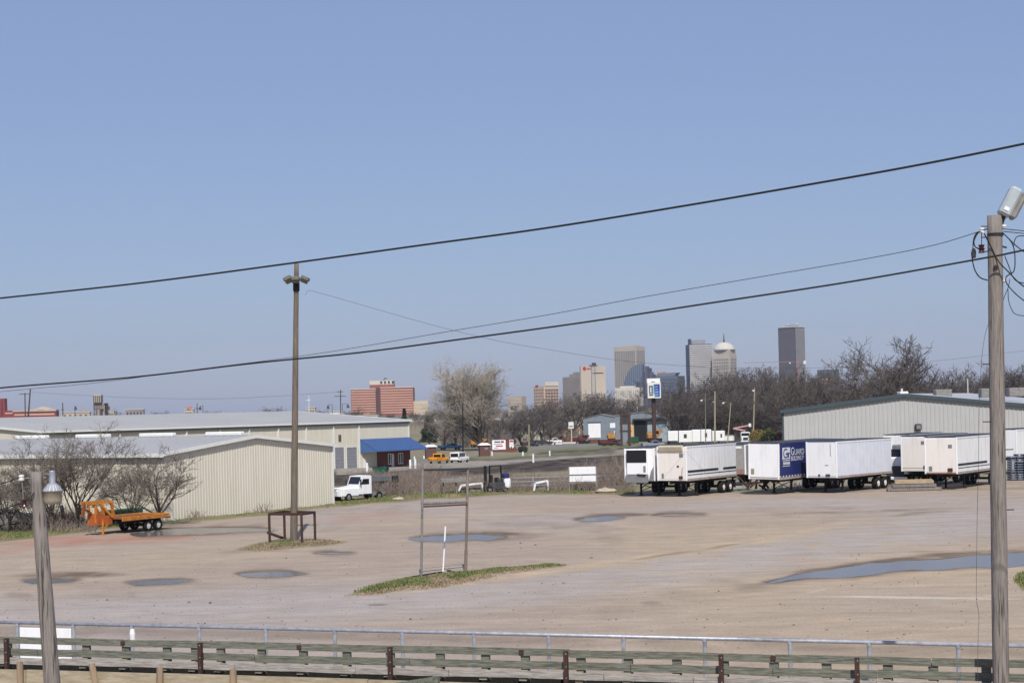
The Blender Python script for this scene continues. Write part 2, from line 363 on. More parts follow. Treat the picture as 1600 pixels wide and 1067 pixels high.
def make_ground():
    us = [-40, -15, -6, -3, -1.6, -.9, -.6, -.45]
    k = -.36
    while k < .36: us.append(k); k += 5/F
    us += [.38, .45, .6, .9, 1.6, 3, 6, 15, 40]
    Ys = [-3000, -500, -50, 10, 25, 32]
    Y = 36.0
    while Y < 800:
        Ys.append(Y); Y += min(12, Y*Y/19440*1.45)
    Ys += [900, 1000, 1200, 1600, 2400, 4000, 8000, 20000, 30000]
    for b, _ in TB[1:-1]:
        i = min(range(len(Ys)), key=lambda i: abs(Ys[i]-b)); Ys[i] = float(b)
    vs = []; cs = []
    for Y in Ys:
        for u in us:
            X = u*max(Y, 60); bump = 0
            if 145 < Y < 900: bump = min(1, (Y-145)/60)*noise.noise(Vector((X*.06, Y*.03, 2)))*.25
            if Y > 1e3: bump = 0
            vs.append((X, Y, zt(Y)+min(0, bump)))
            c = ground_colour(X, Y) if abs(u) <= .45 else (C_lot if Y < 150 else C_field)
            cs += [c[0], c[1], c[2], 1]
    n = len(us)
    fs = [(r*n+i, r*n+i+1, (r+1)*n+i+1, (r+1)*n+i) for r in range(len(Ys)-1) for i in range(n-1)]
    me = bpy.data.meshes.new('ground'); me.from_pydata(vs, [], fs); me.update()
    at_ = me.color_attributes.new('soil', 'FLOAT_COLOR', 'POINT'); at_.data.foreach_set('color', cs)
    for p in me.polygons: p.use_smooth = True
    m = bpy.data.materials.new('lot_and_field_soil'); m.use_nodes = True; nt = m.node_tree; N = nt.nodes; l = nt.links
    b = N['Principled BSDF']; b.inputs['Roughness'].default_value = .93; b.inputs['Specular IOR Level'].default_value = .2
    a = N.new('ShaderNodeAttribute'); a.attribute_name = 'soil'
    tc = N.new('ShaderNodeTexCoord')
    def nz(sc, st, det=6):
        mp = N.new('ShaderNodeMapping'); mp.inputs['Scale'].default_value = st
        l.new(tc.outputs['Object'], mp.inputs['Vector'])
        z = N.new('ShaderNodeTexNoise'); z.inputs['Scale'].default_value = sc; z.inputs['Detail'].default_value = det; z.inputs['Roughness'].default_value = .7
        l.new(mp.outputs[0], z.inputs['Vector']); return z
    z1 = nz(1.6, (.35, .8, 1), 8); z2 = nz(9, (1, 1, 1), 3); z3 = nz(.35, (.3, 1.2, 1), 6)
    def mr(z, lo, hi, f0=.3, f1=.7):
        q = N.new('ShaderNodeMapRange'); q.inputs['From Min'].default_value = f0; q.inputs['From Max'].default_value = f1
        q.inputs['To Min'].default_value = lo; q.inputs['To Max'].default_value = hi; l.new(z.outputs['Fac'], q.inputs['Value']); return q
    def mul(x, y):
        q = N.new('ShaderNodeMath'); q.operation = 'MULTIPLY'; l.new(x.outputs[0], q.inputs[0]); l.new(y.outputs[0], q.inputs[1]); return q
    t = mul(mul(mr(z1, .84, 1.14), mr(z2, .84, 1.16)), mr(z3, .88, 1.12))
    v = N.new('ShaderNodeVectorMath'); v.operation = 'SCALE'; l.new(a.outputs['Color'], v.inputs[0]); l.new(t.outputs[0], v.inputs['Scale'])
    l.new(v.outputs[0], b.inputs['Base Color'])
    bp = N.new('ShaderNodeBump'); bp.inputs['Strength'].default_value = .5; bp.inputs['Distance'].default_value = .03
    l.new(z2.outputs['Fac'], bp.inputs['Height']); l.new(bp.outputs[0], b.inputs['Normal'])
    me.materials.append(m)
    o = bpy.data.objects.new('ground', me); COL.objects.link(o); tag(o, 'tan dirt and gravel lot running out into a field', 'ground', kind='structure')
make_ground()
# puddles
wm = bpy.data.materials.new('muddy_water'); wm.use_nodes = True
wb = wm.node_tree.nodes['Principled BSDF']; wb.inputs['Base Color'].default_value = (.14, .125, .11, 1); wb.inputs['Roughness'].default_value = .21; wb.inputs['IOR'].default_value = 1.33
wn = wm.node_tree.nodes.new('ShaderNodeTexNoise'); wn.inputs['Scale'].default_value = 3
wbp = wm.node_tree.nodes.new('ShaderNodeBump'); wbp.inputs['Strength'].default_value = .05; wbp.inputs['Distance'].default_value = .004
wm.node_tree.links.new(wn.outputs['Fac'], wbp.inputs['Height']); wm.node_tree.links.new(wbp.outputs[0], wb.inputs['Normal'])
for lab, p in PUD:
    # round the outline, then break it up a little
    q = []
    n = len(p); hh = min(1, (max(y for _, y in p)-min(y for _, y in p))/14)
    for i in range(n):
        a, b, c, d = p[i-1], p[i], p[(i+1) % n], p[(i+2) % n]
        for t in (0, .2, .4, .6, .8):
            x = .5*(2*b[0]+(c[0]-a[0])*t+(2*a[0]-5*b[0]+4*c[0]-d[0])*t*t+(3*b[0]-a[0]-3*c[0]+d[0])*t**3)
            y = .5*(2*b[1]+(c[1]-a[1])*t+(2*a[1]-5*b[1]+4*c[1]-d[1])*t*t+(3*b[1]-a[1]-3*c[1]+d[1])*t**3)
            g = noise.noise(Vector((x*.08, y*.5, 1))); g2 = noise.noise(Vector((x*.35, y*2, 7))); q.append((x+g*6+g2*4, y+(g*.9+g2*1.1)*hh))
    pts = [gnd(x, y) for x, y in q]; c = sum(pts, Vector())/len(pts)
    mb = M(); mb.add([(v.x-c.x, v.y-c.y, 0) for v in pts], [tuple(range(len(pts)-1, -1, -1))])
    o = mb.build('puddle', wm, loc=(c.x, c.y, .006), fix=False)
    if o.data.polygons[0].normal.z < 0: o.data.flip_normals()
    tag(o, lab, 'puddle', 'rainwater puddles on the lot', kind='structure')
# ------------------------------------------------------------------ grass and weeds (stuff)
def blades(name, label, polys, count, hmin, hmax, mt, w=.03, lean=.35, clump=True, seed=1):
    r = random.Random(seed); mb = M(); done = 0; tries = 0
    bb = [(min(x for x, y in p), max(x for x, y in p), min(y for x, y in p), max(y for x, y in p)) for p in polys]
    per = count//len(polys)
    for p, (x0, x1, y0, y1) in zip(polys, bb):
        k = 0; t = 0
        while k < per and t < per*12:
            t += 1
            x = r.uniform(x0, x1); y = r.uniform(y0, y1)
            d = pt_poly(x, y, p)
            if d > 0: continue
            g = gnd(x, y)
            nn = noise.noise(Vector((g.x*.5, g.y*.25, seed)))
            if clump and nn < r.uniform(-.5, .15): continue
            sc = (.75+nn*.9)*min(1, .45+(-d)/3)
            for _ in range(5):
                bx = g.x+r.gauss(0, .12); by = g.y+r.gauss(0, .12); h = r.uniform(hmin, hmax)*max(.3, sc)
                a = r.uniform(0, 6.28); dx = math.cos(a)*w; dy = math.sin(a)*w; lx = r.gauss(0, lean)*h; ly = r.gauss(0, lean)*h
                mb.add([(bx-dx, by-dy, g.z), (bx+dx, by+dy, g.z), (bx+dx*.6+lx*.4, by+dy*.6+ly*.4, g.z+h*.6), (bx-dx*.6+lx*.4, by-dy*.6+ly*.4, g.z+h*.6), (bx+lx, by+ly, g.z+h)], [(0, 1, 2, 3), (3, 2, 4)])
            k += 1
    o = mb.build(name, mt, fix=False); tag(o, label, 'grass', kind='stuff'); return o
blades('grass', 'green verge grass along the foot of the beige warehouse', [[(-60, 850), (0, 844), (100, 832), (250, 816), (400, 803), (520, 789), (520, 781), (400, 793), (250, 806), (0, 824), (-60, 830)]], 4200, .05, .18, m_grass, seed=1)
blades('grass', 'strip of green grass along the far edge of the lot', [[(520, 790), (660, 779), (800, 771), (990, 771.5), (990, 763), (800, 764), (660, 769), (520, 781)]], 2800, .06, .24, m_grass, seed=2)
blades('grass', 'tufty green grass island under the empty sign frame', [[(560, 926), (580, 919), (640, 904), (700, 895), (780, 887), (860, 882), (880, 883), (800, 891), (740, 899), (700, 912), (640, 915), (590, 924)]], 2700, .06, .22, m_grass, seed=3)
blades('grass', 'patch of green grass around the caged light pole', [[(380, 857), (410, 848), (450, 842), (500, 843), (535, 847), (500, 851), (440, 856), (400, 860)]], 600, .04, .12, m_grass, seed=4)
blades('grass', 'small tuft of grass at the right edge behind the tall pole', [[(1592, 897), (1640, 892), (1690, 905), (1640, 922), (1597, 918)]], 500, .1, .35, m_grass, seed=5)
blades('dry_grass', 'dry tan grass fringe in front of the sign frame island', [[(545, 933), (600, 928), (700, 917), (780, 899), (870, 884), (800, 889), (740, 898), (700, 911), (640, 917), (590, 926)]], 500, .03, .09, m_dry, seed=6)
blades('dry_grass', 'dry straw mixed into the verge along the far edge of the lot', [[(520, 791), (660, 780.5), (800, 772.5), (990, 773), (990, 764), (800, 765), (660, 770), (520, 781)], [(0, 845), (100, 833), (250, 817), (400, 804), (520, 790), (520, 783), (400, 795), (250, 808), (0, 828)]], 2600, .05, .2, m_dry, seed=7)
blades('dry_grass', 'dry straw mixed into the grass islands of the lot', [[(550, 930), (580, 919), (640, 904), (700, 895), (780, 887), (870, 882), (890, 883), (800, 892), (740, 901), (700, 914), (640, 918), (590, 928)], [(370, 859), (410, 848), (450, 842), (500, 843), (545, 848), (500, 852), (440, 858), (400, 861)]], 1800, .03, .14, m_dry, seed=8)
def pebbles():
    r = random.Random(77); mb = M(); n = 0
    while n < 1500:
        x = r.uniform(-40, 1640); y = r.uniform(775, 1020)
        if y < edge_y(x)+3: continue
        if any(pt_poly(x, y, p) < 3 for _, p in PUD if abs(p[0][0]-x) < 500): continue
        g = gnd(x, y); s = r.uniform(.015, .05)*(2.0 if r.random() < .06 else 1); a = r.uniform(0, 3)
        vs = [(g.x+math.cos(a+k*1.57)*s*r.uniform(.7, 1.3), g.y+math.sin(a+k*1.57)*s*r.uniform(.7, 1.3), g.z) for k in range(4)]+[(g.x, g.y, g.z+s*.8)]
        mb.add(vs, [(0, 1, 4), (1, 2, 4), (2, 3, 4), (3, 0, 4)]); n += 1
    o = mb.build('pebbles', mat('pebble_stone', (150, 140, 128), .9, sc=.7, c2=(84, 76, 68), contrast=.1), fix=False); tag(o, 'loose stones and clods scattered over the dirt lot', 'pebbles', kind='stuff')
pebbles()
# dry brush thickets on the far edge: many thin arching stems
def brush(name, label, spots, mt, seed, stem=.018):
    r = random.Random(seed); mb = M()
    for (x0, x1, ya, yb, h, n) in spots:
        for _ in range(n):
            t = r.random(); x = x0+(x1-x0)*t; y = r.uniform(ya, yb); g = gnd(x, y)
            nn = noise.noise(Vector((g.x*.35, g.y*.1, seed)))
            hh = h*max(.25, .8+nn*1.1)*r.uniform(.45, 1.1)
            p = Vector(g); d = Vector((r.gauss(0, .38), r.gauss(0, .38), 1)).normalized(); pts = [p.copy()]
            for k in range(4):
                p = p+d*hh/4; d = (d+Vector((r.gauss(0, .22), r.gauss(0, .22), -.06))).normalized(); pts.append(p.copy())
            mb.tube(pts, [stem*.8, stem*.75, stem*.6, stem*.5, stem*.25], 3, caps=False)
            for k in range(3):
                j = r.choice((1, 2, 3)); q = pts[j]; e = q+Vector((r.gauss(0, .3), r.gauss(0, .3), r.uniform(.05, .4)))*hh*.5
                mb.tube([q, e], [stem*.5, stem*.2], 3, caps=False)
    o = mb.build(name, mt, fix=False); tag(o, label, 'brush', kind='stuff'); return o
brush('dry_brush', 'grey brown dry weeds and brush along the far edge of the lot', [(545, 640, 752, 776, 1.8, 2500), (600, 700, 746, 772, 1.8, 1900), (690, 760, 752, 770, 1.3, 900), (760, 900, 756, 769, 1.5, 1800), (900, 985, 750, 769, 2.5, 2900)], m_drybr, 11)
brush('dry_brush', 'dry weeds against the beige warehouse wall and around the leaning posts', [(-20, 150, 815, 832, 1.0, 1100), (150, 320, 804, 812, .9, 700), (330, 420, 797, 802, 1.1, 260), (420, 515, 790, 794, .35, 160), (60, 130, 812, 826, 1.6, 500)], m_drybr, 12)
brush('dry_brush', 'dry weeds around the timber pile between the trailers', [(1160, 1260, 757, 766, .5, 260), (1385, 1470, 757, 764, .5, 300)], m_drybr, 13)
# ------------------------------------------------------------------ warehouses
def az_of(d): return math.degrees(math.atan2(d[0], d[1]))
def gable_shed(name, label, corner, az, width, length, eave, rise, mts, rib=.3, zb=-.3, over=.25, vents=None, trimw=.14, cols=None):
    """corner = front corner where gable wall starts; gable wall runs along compass az for width; sheds runs length to the left (az-90).
       local: x along the gable, y along the length (into the building)"""
    wall, trim, roof, gut = mts
    t = T(name, label, 'warehouse', corner, R(90-az))      # local +x -> az ; local +y -> az-90
    mb = M()
    pr = [(0, zb), (width, zb), (width, eave), (width/2, eave+rise), (0, eave)]
    mb.prism(pr, 0, length, 'y'); mb.build('wall', wall, t)
    rb = M()                                                 # standing ribs of the sheet metal
    def ztop(x): return eave+rise*(1-abs(x-width/2)/(width/2))-.12
    x = .15
    while x < width-.1:
        rb.prism([(x-.04, -.03), (x+.04, -.03), (x+.065, .002), (x-.065, .002)], zb, ztop(x), 'z'); x += rib
    y = .15
    while y < length:
        rb.prism([(-.045, y-.045), (.002, y-.07), (.002, y+.07), (-.045, y+.045)], zb, eave-.1, 'z'); y += rib
    o = rb.build('siding_rib', wall, t); tag(o, kind='stuff')
    hl = math.hypot(width/2, rise); ux, uz = (width/2)/hl, rise/hl
    for sgn, nm in ((0, 0), (1, 1)):
        rf = M()
        def P(s, n_):
            xx = -over+(s*(ux)); zz = eave+.02-over*uz/ux+s*uz
            return ((xx-n_*uz) if not sgn else (width-xx+n_*uz), zz+n_*ux)
        e = (width/2+over)/ux
        poly = [P(0, 0), P(e, 0), P(e, .1), P(0, .1)]
        rf.prism(poly, -over, length+over, 'y')
        ro = rf.build('roof', roof, t)
        sm = M(); y = .3
        while y < length:
            a = P(.05, .1); b = P(e-.05, .1); sm.beam((a[0], y, a[1]+.02), (b[0], y, b[1]+.02), .05, .05); y += .6
        o = sm.build('roof_seam', roof, ro); tag(o, kind='stuff')
        # rake trim on both gable ends
        for yy in (-over-.04, length+over+.003):
            tr = M(); a = P(-.06, .03); b = P(e, .03)
            tr.add([(a[0], yy, a[1]-trimw), (b[0], yy, b[1]-trimw), (b[0], yy, b[1]+.1), (a[0], yy, a[1]+.1), (a[0], yy+.037, a[1]-trimw), (b[0], yy+.037, b[1]-trimw), (b[0], yy+.037, b[1]+.1), (a[0], yy+.037, a[1]+.1)],
                   [(0, 1, 2, 3), (7, 6, 5, 4), (0, 4, 5, 1), (1, 5, 6, 2), (2, 6, 7, 3), (3, 7, 4, 0)])
            tr.build('rake_trim', trim, t)
    tr = M(); tr.b(-over-.13, -over-.003, -over, length+over, eave-.20, eave+.06); tr.build('gutter', trim, t)
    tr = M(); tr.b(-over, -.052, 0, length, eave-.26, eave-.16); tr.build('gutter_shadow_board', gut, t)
    tr = M(); tr.b(width-.12, width+.04, -.06, .1, zb, eave-.02); tr.build('corner_trim', trim, t)
    for a, b in (vents or []):
        v = M(); v.cb(width/2-.28, width/2+.28, a, b, eave+rise+.1, eave+rise+.42, .08); v.build('ridge_vent', m_trim, t)
    return t
# W1: near beige warehouse
A1 = pix(255.5, 709.6, 106.2*1.125); R1 = pix(519.4, 696, 121.5*1.125)
d1 = (R1-A1); az1 = az_of(d1); w1 = math.hypot(d1.x, d1.y); ev1 = (A1.z+R1.z)/2
c1 = Vector((A1.x, A1.y, 0))
W1 = gable_shed('warehouse', 'low beige corrugated metal warehouse nearest the lot, its gable end behind the caged light pole', c1, az1, w1, 62, ev1, .95, (m_siding, m_trim, m_roofm, m_dtrim), vents=[(1+k*6.6, 4.4+k*6.6) for k in range(9)])
# W2: large beige warehouse behind
SC2 = 1.2*1.125
A2 = pix(66, 674.5, 172*SC2); R2 = pix(638.4, 657.2, 218*SC2)
zb2 = zt(R2.y)
d2 = (R2-A2); az2 = az_of(d2); w2 = math.hypot(d2.x, d2.y); ev2 = (A2.z+R2.z)/2
# long wall faces the camera: build in a frame with x along the long wall
def w2build():
    t = T('warehouse', 'large beige warehouse with pale grey roof and blue awning, behind the nearer beige warehouse', 'warehouse', (A2.x, A2.y, 0), R(90-az2))
    L_, W_ = w2, 54.0; ev = ev2; rise = 1.95
    zb = zb2-1
    mb = M(); mb.prism([(0, zb), (0, ev), (W_/2, ev+rise), (W_, ev), (W_, zb)], 0, L_, 'x'); mb.build('wall', m_siding, t)
    dirv = (d2.x, d2.y); P0 = (A2.x, A2.y)
    inv = Matrix.Rotation(-R(90-az2), 4, 'Z')
    def loc(x, y):
        v = onplane(x, y, P0, dirv)-Vector((A2.x, A2.y, 0)); v = inv @ v; return v.x, v.z
    rb = M(); x = .2
    while x < L_-.1: rb.b(x-.05, x+.05, -.035, .002, zb, ev-.1); x += .4
    y = .2
    while y < W_: rb.b(-.035, .002, y-.05, y+.05, zb, ev-.05+rise*(1-abs(y-W_/2)/(W_/2))); y += .4
    o = rb.build('siding_rib', m_siding, t); tag(o, kind='stuff')
    for s in (0, 1):
        rf = M(); e = .35
        if not s: poly = [(-e, ev-.03), (W_/2, ev+rise), (W_/2, ev+rise+.14), (-e, ev+.11)]
        else: poly = [(W_/2, ev+rise), (W_+e, ev-.03), (W_+e, ev+.11), (W_/2, ev+rise+.14)]
        rf.prism(poly, -e, L_+e, 'x'); ro = rf.build('roof', m_roofm, t)
        if not s:
            sm = M(); x = .3
            while x < L_: sm.beam((x, -e+.05, ev+.13), (x, W_/2, ev+rise+.16), .06, .06); x += .6
            tag(sm.build('roof_seam', m_roofm, ro), kind='stuff')
        for xx in (-e-.06, L_+e+.003):
            tr = M(); tr.prism([(p[0], p[1]-.12 if i < 2 else p[1]+.05) for i, p in enumerate(poly)], xx, xx+.057, 'x'); tr.build('rake_trim', m_trim, t)
    g = M(); g.b(-.3, L_+.3, -.55, -.36, ev-.14, ev+.12); g.build('gutter', m_trim, t)
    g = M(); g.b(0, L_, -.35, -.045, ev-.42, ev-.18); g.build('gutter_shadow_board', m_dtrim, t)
    for px in (66.6, 128, 186.6, 239, 291, 343, 389, 434.5, 478, 520.7, 560.5):
        x, _ = loc(px, 690); x = max(.08, x); g = M(); g.b(x-.13, x+.13, -.20, -.04, zb, ev-.43); g.build('downspout', m_trim, t)
    g = M(); g.b(L_-.2, L_+.06, -.09, .2, zb, ev-.43); g.build('corner_trim', m_trim, t)
    # openings
    for (x0, x1) in ((522.6, 537.6), (541, 557.8)):
        a, z1 = loc(x0, 699); b, z0 = loc(x1, 737.5)
        g = M(); g.b(a, b, -.07, -.04, zb+.5, z1); d = g.build('rolling_door', m_rolldoor, t)
        k = M(); z = zb+1
        while z < z1-.1: k.b(a+.04, b-.04, -.085, -.069, z, z+.07); z += .55
        tag(k.build('door_slat', m_grey, d), kind='stuff')
        f = M(); f.b(a-.12, a, -.11, -.04, zb+.5, z1+.1); f.b(b, b+.12, -.11, -.04, zb+.5, z1+.1); f.b(a, b, -.11, -.04, z1, z1+.12); f.build('door_frame', m_trim, d)
    a, z1 = loc(528.2, 679); b, z0 = loc(532.5, 689); g = M(); g.b(a, b, -.12, -.04, z0, z1)
    v = g.build('louvre', m_dtrim, t); k = M()
    for q in range(6): k.b(a+.05, b-.05, -.15, -.119, z0+.1+q*(z1-z0-.2)/6, z0+.16+q*(z1-z0-.2)/6)
    k.build('blade', m_brickd, v)
    # small lower side door
    a, z1 = loc(567.5, 716); b, _ = loc(571.8, 730); g = M(); g.b(a, b, -.09, -.04, zb+.9, z1); d = g.build('side_door', m_white, t)
    # brick office front
    a, z1 = loc(588.5, 698); b = L_+.04
    g = M(); g.b(a, b, -.16, -.04, zb, z1); g.build('brick_facing', m_brick, t)
    k = M()
    for (x0, x1, y0, y1) in ((605.5, 611.5, 709.8, 724), (621.5, 627.5, 708.8, 723)):
        u, zz1 = loc(x0, y0); v, zz0 = loc(x1, y1)
        w = M(); w.b(u-.15, v+.15, -.24, -.163, zz0-.15, zz1+.15); w = w.build('window', m_trim, t)
        p = M(); mid = (u+v)/2; p.b(u, mid-.12, -.26, -.241, zz0, zz1); p.b(mid+.12, v, -.26, -.241, zz0, zz1); p.build('pane', m_glass, w)
    u, zz1 = loc(606, 725); v, zz0 = loc(612.6, 731.5); 
    g = M(); g.b(v-.35, v+.25, -.28, -.163, zb+1.1, loc(612, 709)[1]); g.build('door_post', m_trim, t)
    # awning
    a, z1 = loc(562.3, 686.4); b = L_-.1; z0 = loc(640, 700.8)[1]; out = 3.1
    g = M(); ov = 1.3
    top = [(a, -.05, z1), (b, -.05, z1), (b+ov, -out, z0), (a+ov*.6, -out, z0)]
    vs = [Vector(p) for p in top]+[Vector(p)-Vector((0, 0, .14)) for p in top]
    g.add(vs, [(0, 3, 2, 1), (4, 5, 6, 7), (0, 1, 5, 4), (1, 2, 6, 5), (2, 3, 7, 6), (3, 0, 4, 7)])
    aw = g.build('awning', m_awn, t)
    k = M(); n = 30
    for q in range(n+1):
        s = q/n; p = vs[0].lerp(vs[1], s); r = vs[3].lerp(vs[2], s); k.beam(p+Vector((0, 0, .03)), r+Vector((0, 0, .03)), .09, .1)
    tag(k.build('awning_rib', m_awn, aw))
    k = M(); k.add([(a, -.06, z1-.14), (a+ov*.6, -out, z0-.14), (a, -.06, z0-.3)], [(0, 1, 2)]); k.add([(b, -.06, z1-.14), (b+ov, -out, z0-.14), (b, -.06, z0-.3)], [(0, 1, 2)])
    k.build('awning_gusset', m_awn, aw, fix=False)
    return t
W2 = w2build()
# tall rooftop vent pipes on W2 and small flood lamp on W3
# W3: grey warehouse on the right
Y3 = 165*1.125
A3 = pix(1222.5, 642.3, Y3); ap3 = pix(1427, 616.8, Y3-6)
def w3build():
    az = 92.0
    w = 2*(ap3.x-A3.x)+.5; ev = A3.z; rise = ap3.z-A3.z
    t = T('warehouse', 'grey corrugated metal warehouse with dark slate roof edge, behind the parked trailers at the right', 'warehouse', (A3.x, A3.y, 0), R(90-az))
    zb = -2; Ln = 46; skew = .38          # building runs back to the right
    def pp(x, y): return x+y*skew
    mb = M(); pr = [(0, zb), (w, zb), (w, ev), (w/2, ev+rise), (0, ev)]
    vs = [(x, 0, z) for x, z in pr]+[(pp(x, Ln), Ln, z) for x, z in pr]; n = 5
    mb.add(vs, [tuple(range(n)), tuple(range(2*n-1, n-1, -1))]+[(i+n, (i+1) % n+n, (i+1) % n, i) for i in range(n)]); mb.build('wall', m_gsiding, t)
    rb = M(); x = .2
    def ztop(x): return ev+rise*(1-abs(x-w/2)/(w/2))-.1
    while x < w-.1: rb.prism([(x-.06, -.05), (x+.06, -.05), (x+.1, .002), (x-.1, .002)], zb, ztop(x), 'z'); x += .46
    tag(rb.build('siding_rib', m_gsiding, t), kind='stuff')
    for s in (0, 1):
        a = (-.3, ev-.02) if not s else (w+.3, ev-.02); b = (w/2, ev+rise+.03)
        rf = M(); top = [(a[0], -.3, a[1]+.02), (b[0], -.3, b[1]+.02), (pp(b[0], Ln), Ln+.3, b[1]+.02), (pp(a[0], Ln), Ln+.3, a[1]+.02)]
        vs = [Vector(p) for p in top]+[Vector(p)+Vector((0, 0, .12)) for p in top]
        rf.add(vs, [(0, 1, 2, 3), (4, 7, 6, 5), (0, 4, 5, 1), (1, 5, 6, 2), (2, 6, 7, 3), (3, 7, 4, 0)]); ro = rf.build('roof', m_roofm, t)
        tr = M(); tr.beam((a[0], -.35, a[1]-.02), (b[0], -.35, b[1]-.02), .12, .36); tr.build('rake_trim', m_teal, t)
    tr = M(); tr.b(-.06, .1, -.08, .1, zb, ev-.2); tr.build('corner_trim', m_teal, t)
    v = M(); v.cb(w/2-.45, w/2+.45, -.42, 1.4, ev+rise+.1, ev+rise+.4, .06); v.build('ridge_cap', m_trim, t)
    for (dx, dy) in ((3.3, 6), (8.0, 8), (11.0, 8.5)):
        k = M(); x = w/2+dx+dy*skew; k.cb(x-.9, x+.9, dy, dy+1.6, ev+rise-.45, ev+rise+.55, .08); k.build('roof_unit', m_dgalv, t)
    P0 = (A3.x, A3.y); dv = (math.sin(R(az)), math.cos(R(az)))
    q = onplane(1434, 667, P0, dv); x = (q-Vector((A3.x, A3.y, 0))).length; x = q.x-A3.x
    k = M(); k.cb(x-.35, x+.35, -.5, -.06, q.z-.35, q.z+.35, .1); f = k.build('wall_light', m_dgrey, t); k = M(); k.b(x-.22, x+.24, -.53, -.505, q.z-.22, q.z+.2); k.build('lens', m_grey, f)
    # lower grey wainscot band at the far right
    q = onplane(1590, 673, P0, dv); x0 = onplane(1576, 673, P0, dv).x-A3.x
    k = M(); k.b(x0, w-.2, -.1, -.056, q.z-.1, q.z+.08); k.b(x0, w-.2, -.1, -.056, q.z-1.8, q.z-1.65); k.build('girt_trim', m_grey, t)
    return t
w3build()
# ------------------------------------------------------------------ wooden poles and wires
def pole(name, label, cat, base, top, r0, r1, mt=m_wood, cracks=8, n=14, seg=10, seed=0, group=None):
    t = T(name, label, cat, base, 0, group)
    d = Vector(top)-Vector(base); r = random.Random(seed); mb = M(); ph = [r.uniform(0, 6.28) for _ in range(4)]
    rings = 26
    for i in range(rings+1):
        s = i/rings; c = d*s; rr = r0+(r1-r0)*s
        for k in range(n):
            a = 2*math.pi*k/n
            q = rr*(1+.045*noise.noise(Vector((math.cos(a)*1.3, math.sin(a)*1.3, s*7+seed*3)))+.02*noise.noise(Vector((a*2.5, s*30, seed))))
            mb.v.append((c.x+q*math.cos(a), c.y+q*math.sin(a), c.z))
    for i in range(rings):
        for k in range(n):
            a = i*n+k; b = i*n+(k+1) % n; mb.f.append((a, b, b+n, a+n))
    mb.f.append(tuple(rings*n+k for k in range(n)))
    mb.build('shaft', mt, t, smooth=True)
    ck = M()
    for _ in range(cracks):                       # drying checks: dark slivers let into the surface
        a = r.uniform(math.pi*1.05, math.pi*1.95); s0 = r.uniform(.1, .9); ln = r.uniform(.02, .09)
        for j in range(6):
            s = s0+ln*j/6; rr = (r0+(r1-r0)*s)*1.015; a2 = a+.03*math.sin(j*2+s0*9); wv = .006*math.sin(math.pi*(j+.5)/6)+.002
            c = d*s; c2 = d*(s+ln/6.5); p = Vector((math.cos(a2), math.sin(a2), 0))*rr; tq = Vector((-math.sin(a2), math.cos(a2), 0))*wv
            ck.add([c+p-tq, c+p+tq, c2+p+tq, c2+p-tq], [(0, 1, 2, 3)])
    return t, d
# right pole
YP = 35.3
pb = pix(1564, 1067, YP); pt = pix(1554, 337, YP)
dd = (pt-pb)/(pt.z-pb.z); base = pb-dd*pb.z; 
RP, rd = pole('utility_pole', 'tall weathered wooden pole at the right edge with floodlight and tangled wires at its top', 'utility pole', base, pt, .172, .150, seed=3, cracks=34)
def rp(x, y, off=0): return pix(x, y, YP+off)-base
# iron steps, hardware on pole
k = M()
for (x, y, s) in ((1536, 569, -1), (1536, 659, -1), (1583, 702, 1), (1584, 796, 1)):
    p = rp(x, y, -.05); q = p+Vector((-s*.25, 0, 0)); k.tube([q, p, p+Vector((0, 0, .05))], .012, 6)
k.build('pole_step', m_under, RP)
k = M(); k.tube([rp(1547, 366), rp(1547, 367)], .17, 14); 
k = M(); c = rp(1555, 367); k.tube([c+Vector((0, 0, -.03)), c+Vector((0, 0, .03))], .163, 14); k.build('band', m_under, RP)
k = M(); c = rp(1556, 418); k.lathe([(0.02, -.04), (.05, -.03), (.04, .02), (.01, .04)], 8, Matrix.Translation(c+Vector((-.05, -.16, 0)))); k.build('knot', m_under, RP)
# clevis with white spool insulator and dark strain insulator on the left of the pole
k = M(); k.tube([rp(1545, 354), rp(1534, 354)], .012, 6); k.tube([rp(1545, 393), rp(1533, 393)], .012, 6); k.tube([rp(1534, 353), rp(1533.5, 395)], .009, 6); k.tube([rp(1545, 371), rp(1533, 371)], .012, 6); k.build('bracket', m_under, RP)
k = M(); k.lathe([(.02, -.06), (.055, -.055), (.055, -.02), (.03, -.01), (.03, .01), (.055, .02), (.055, .055), (.02, .06)], 12, Matrix.Translation(rp(1534, 360))); k.build('spool_insulator', m_insul, RP, smooth=False)
k = M(); k.lathe([(.02, -.09), (.07, -.08), (.045, -.03), (.075, 0), (.045, .03), (.07, .08), (.02, .09)], 12, Matrix.Translation(rp(1533.5, 389))); k.build('strain_insulator', m_insulr, RP)
k = M(); k.lathe([(.015, -.05), (.04, -.045), (.025, 0), (.04, .045), (.015, .05)], 10, Matrix.Translation(rp(1568, 438))); k.lathe([(.02, -.03), (.06, -.02), (.06, .02), (.02, .03)], 10, Matrix.Translation(rp(1568, 353))); k.build('spool_insulator', m_insul, RP)
k = M(); k.tube([rp(1563, 345), rp(1564, 400)], .035, 8); k.build('conduit', m_dgalv, RP)
k = M(); k.tube([rp(1565, 385), rp(1573, 387)], .02, 6); k.build('bracket_arm', m_under, RP)
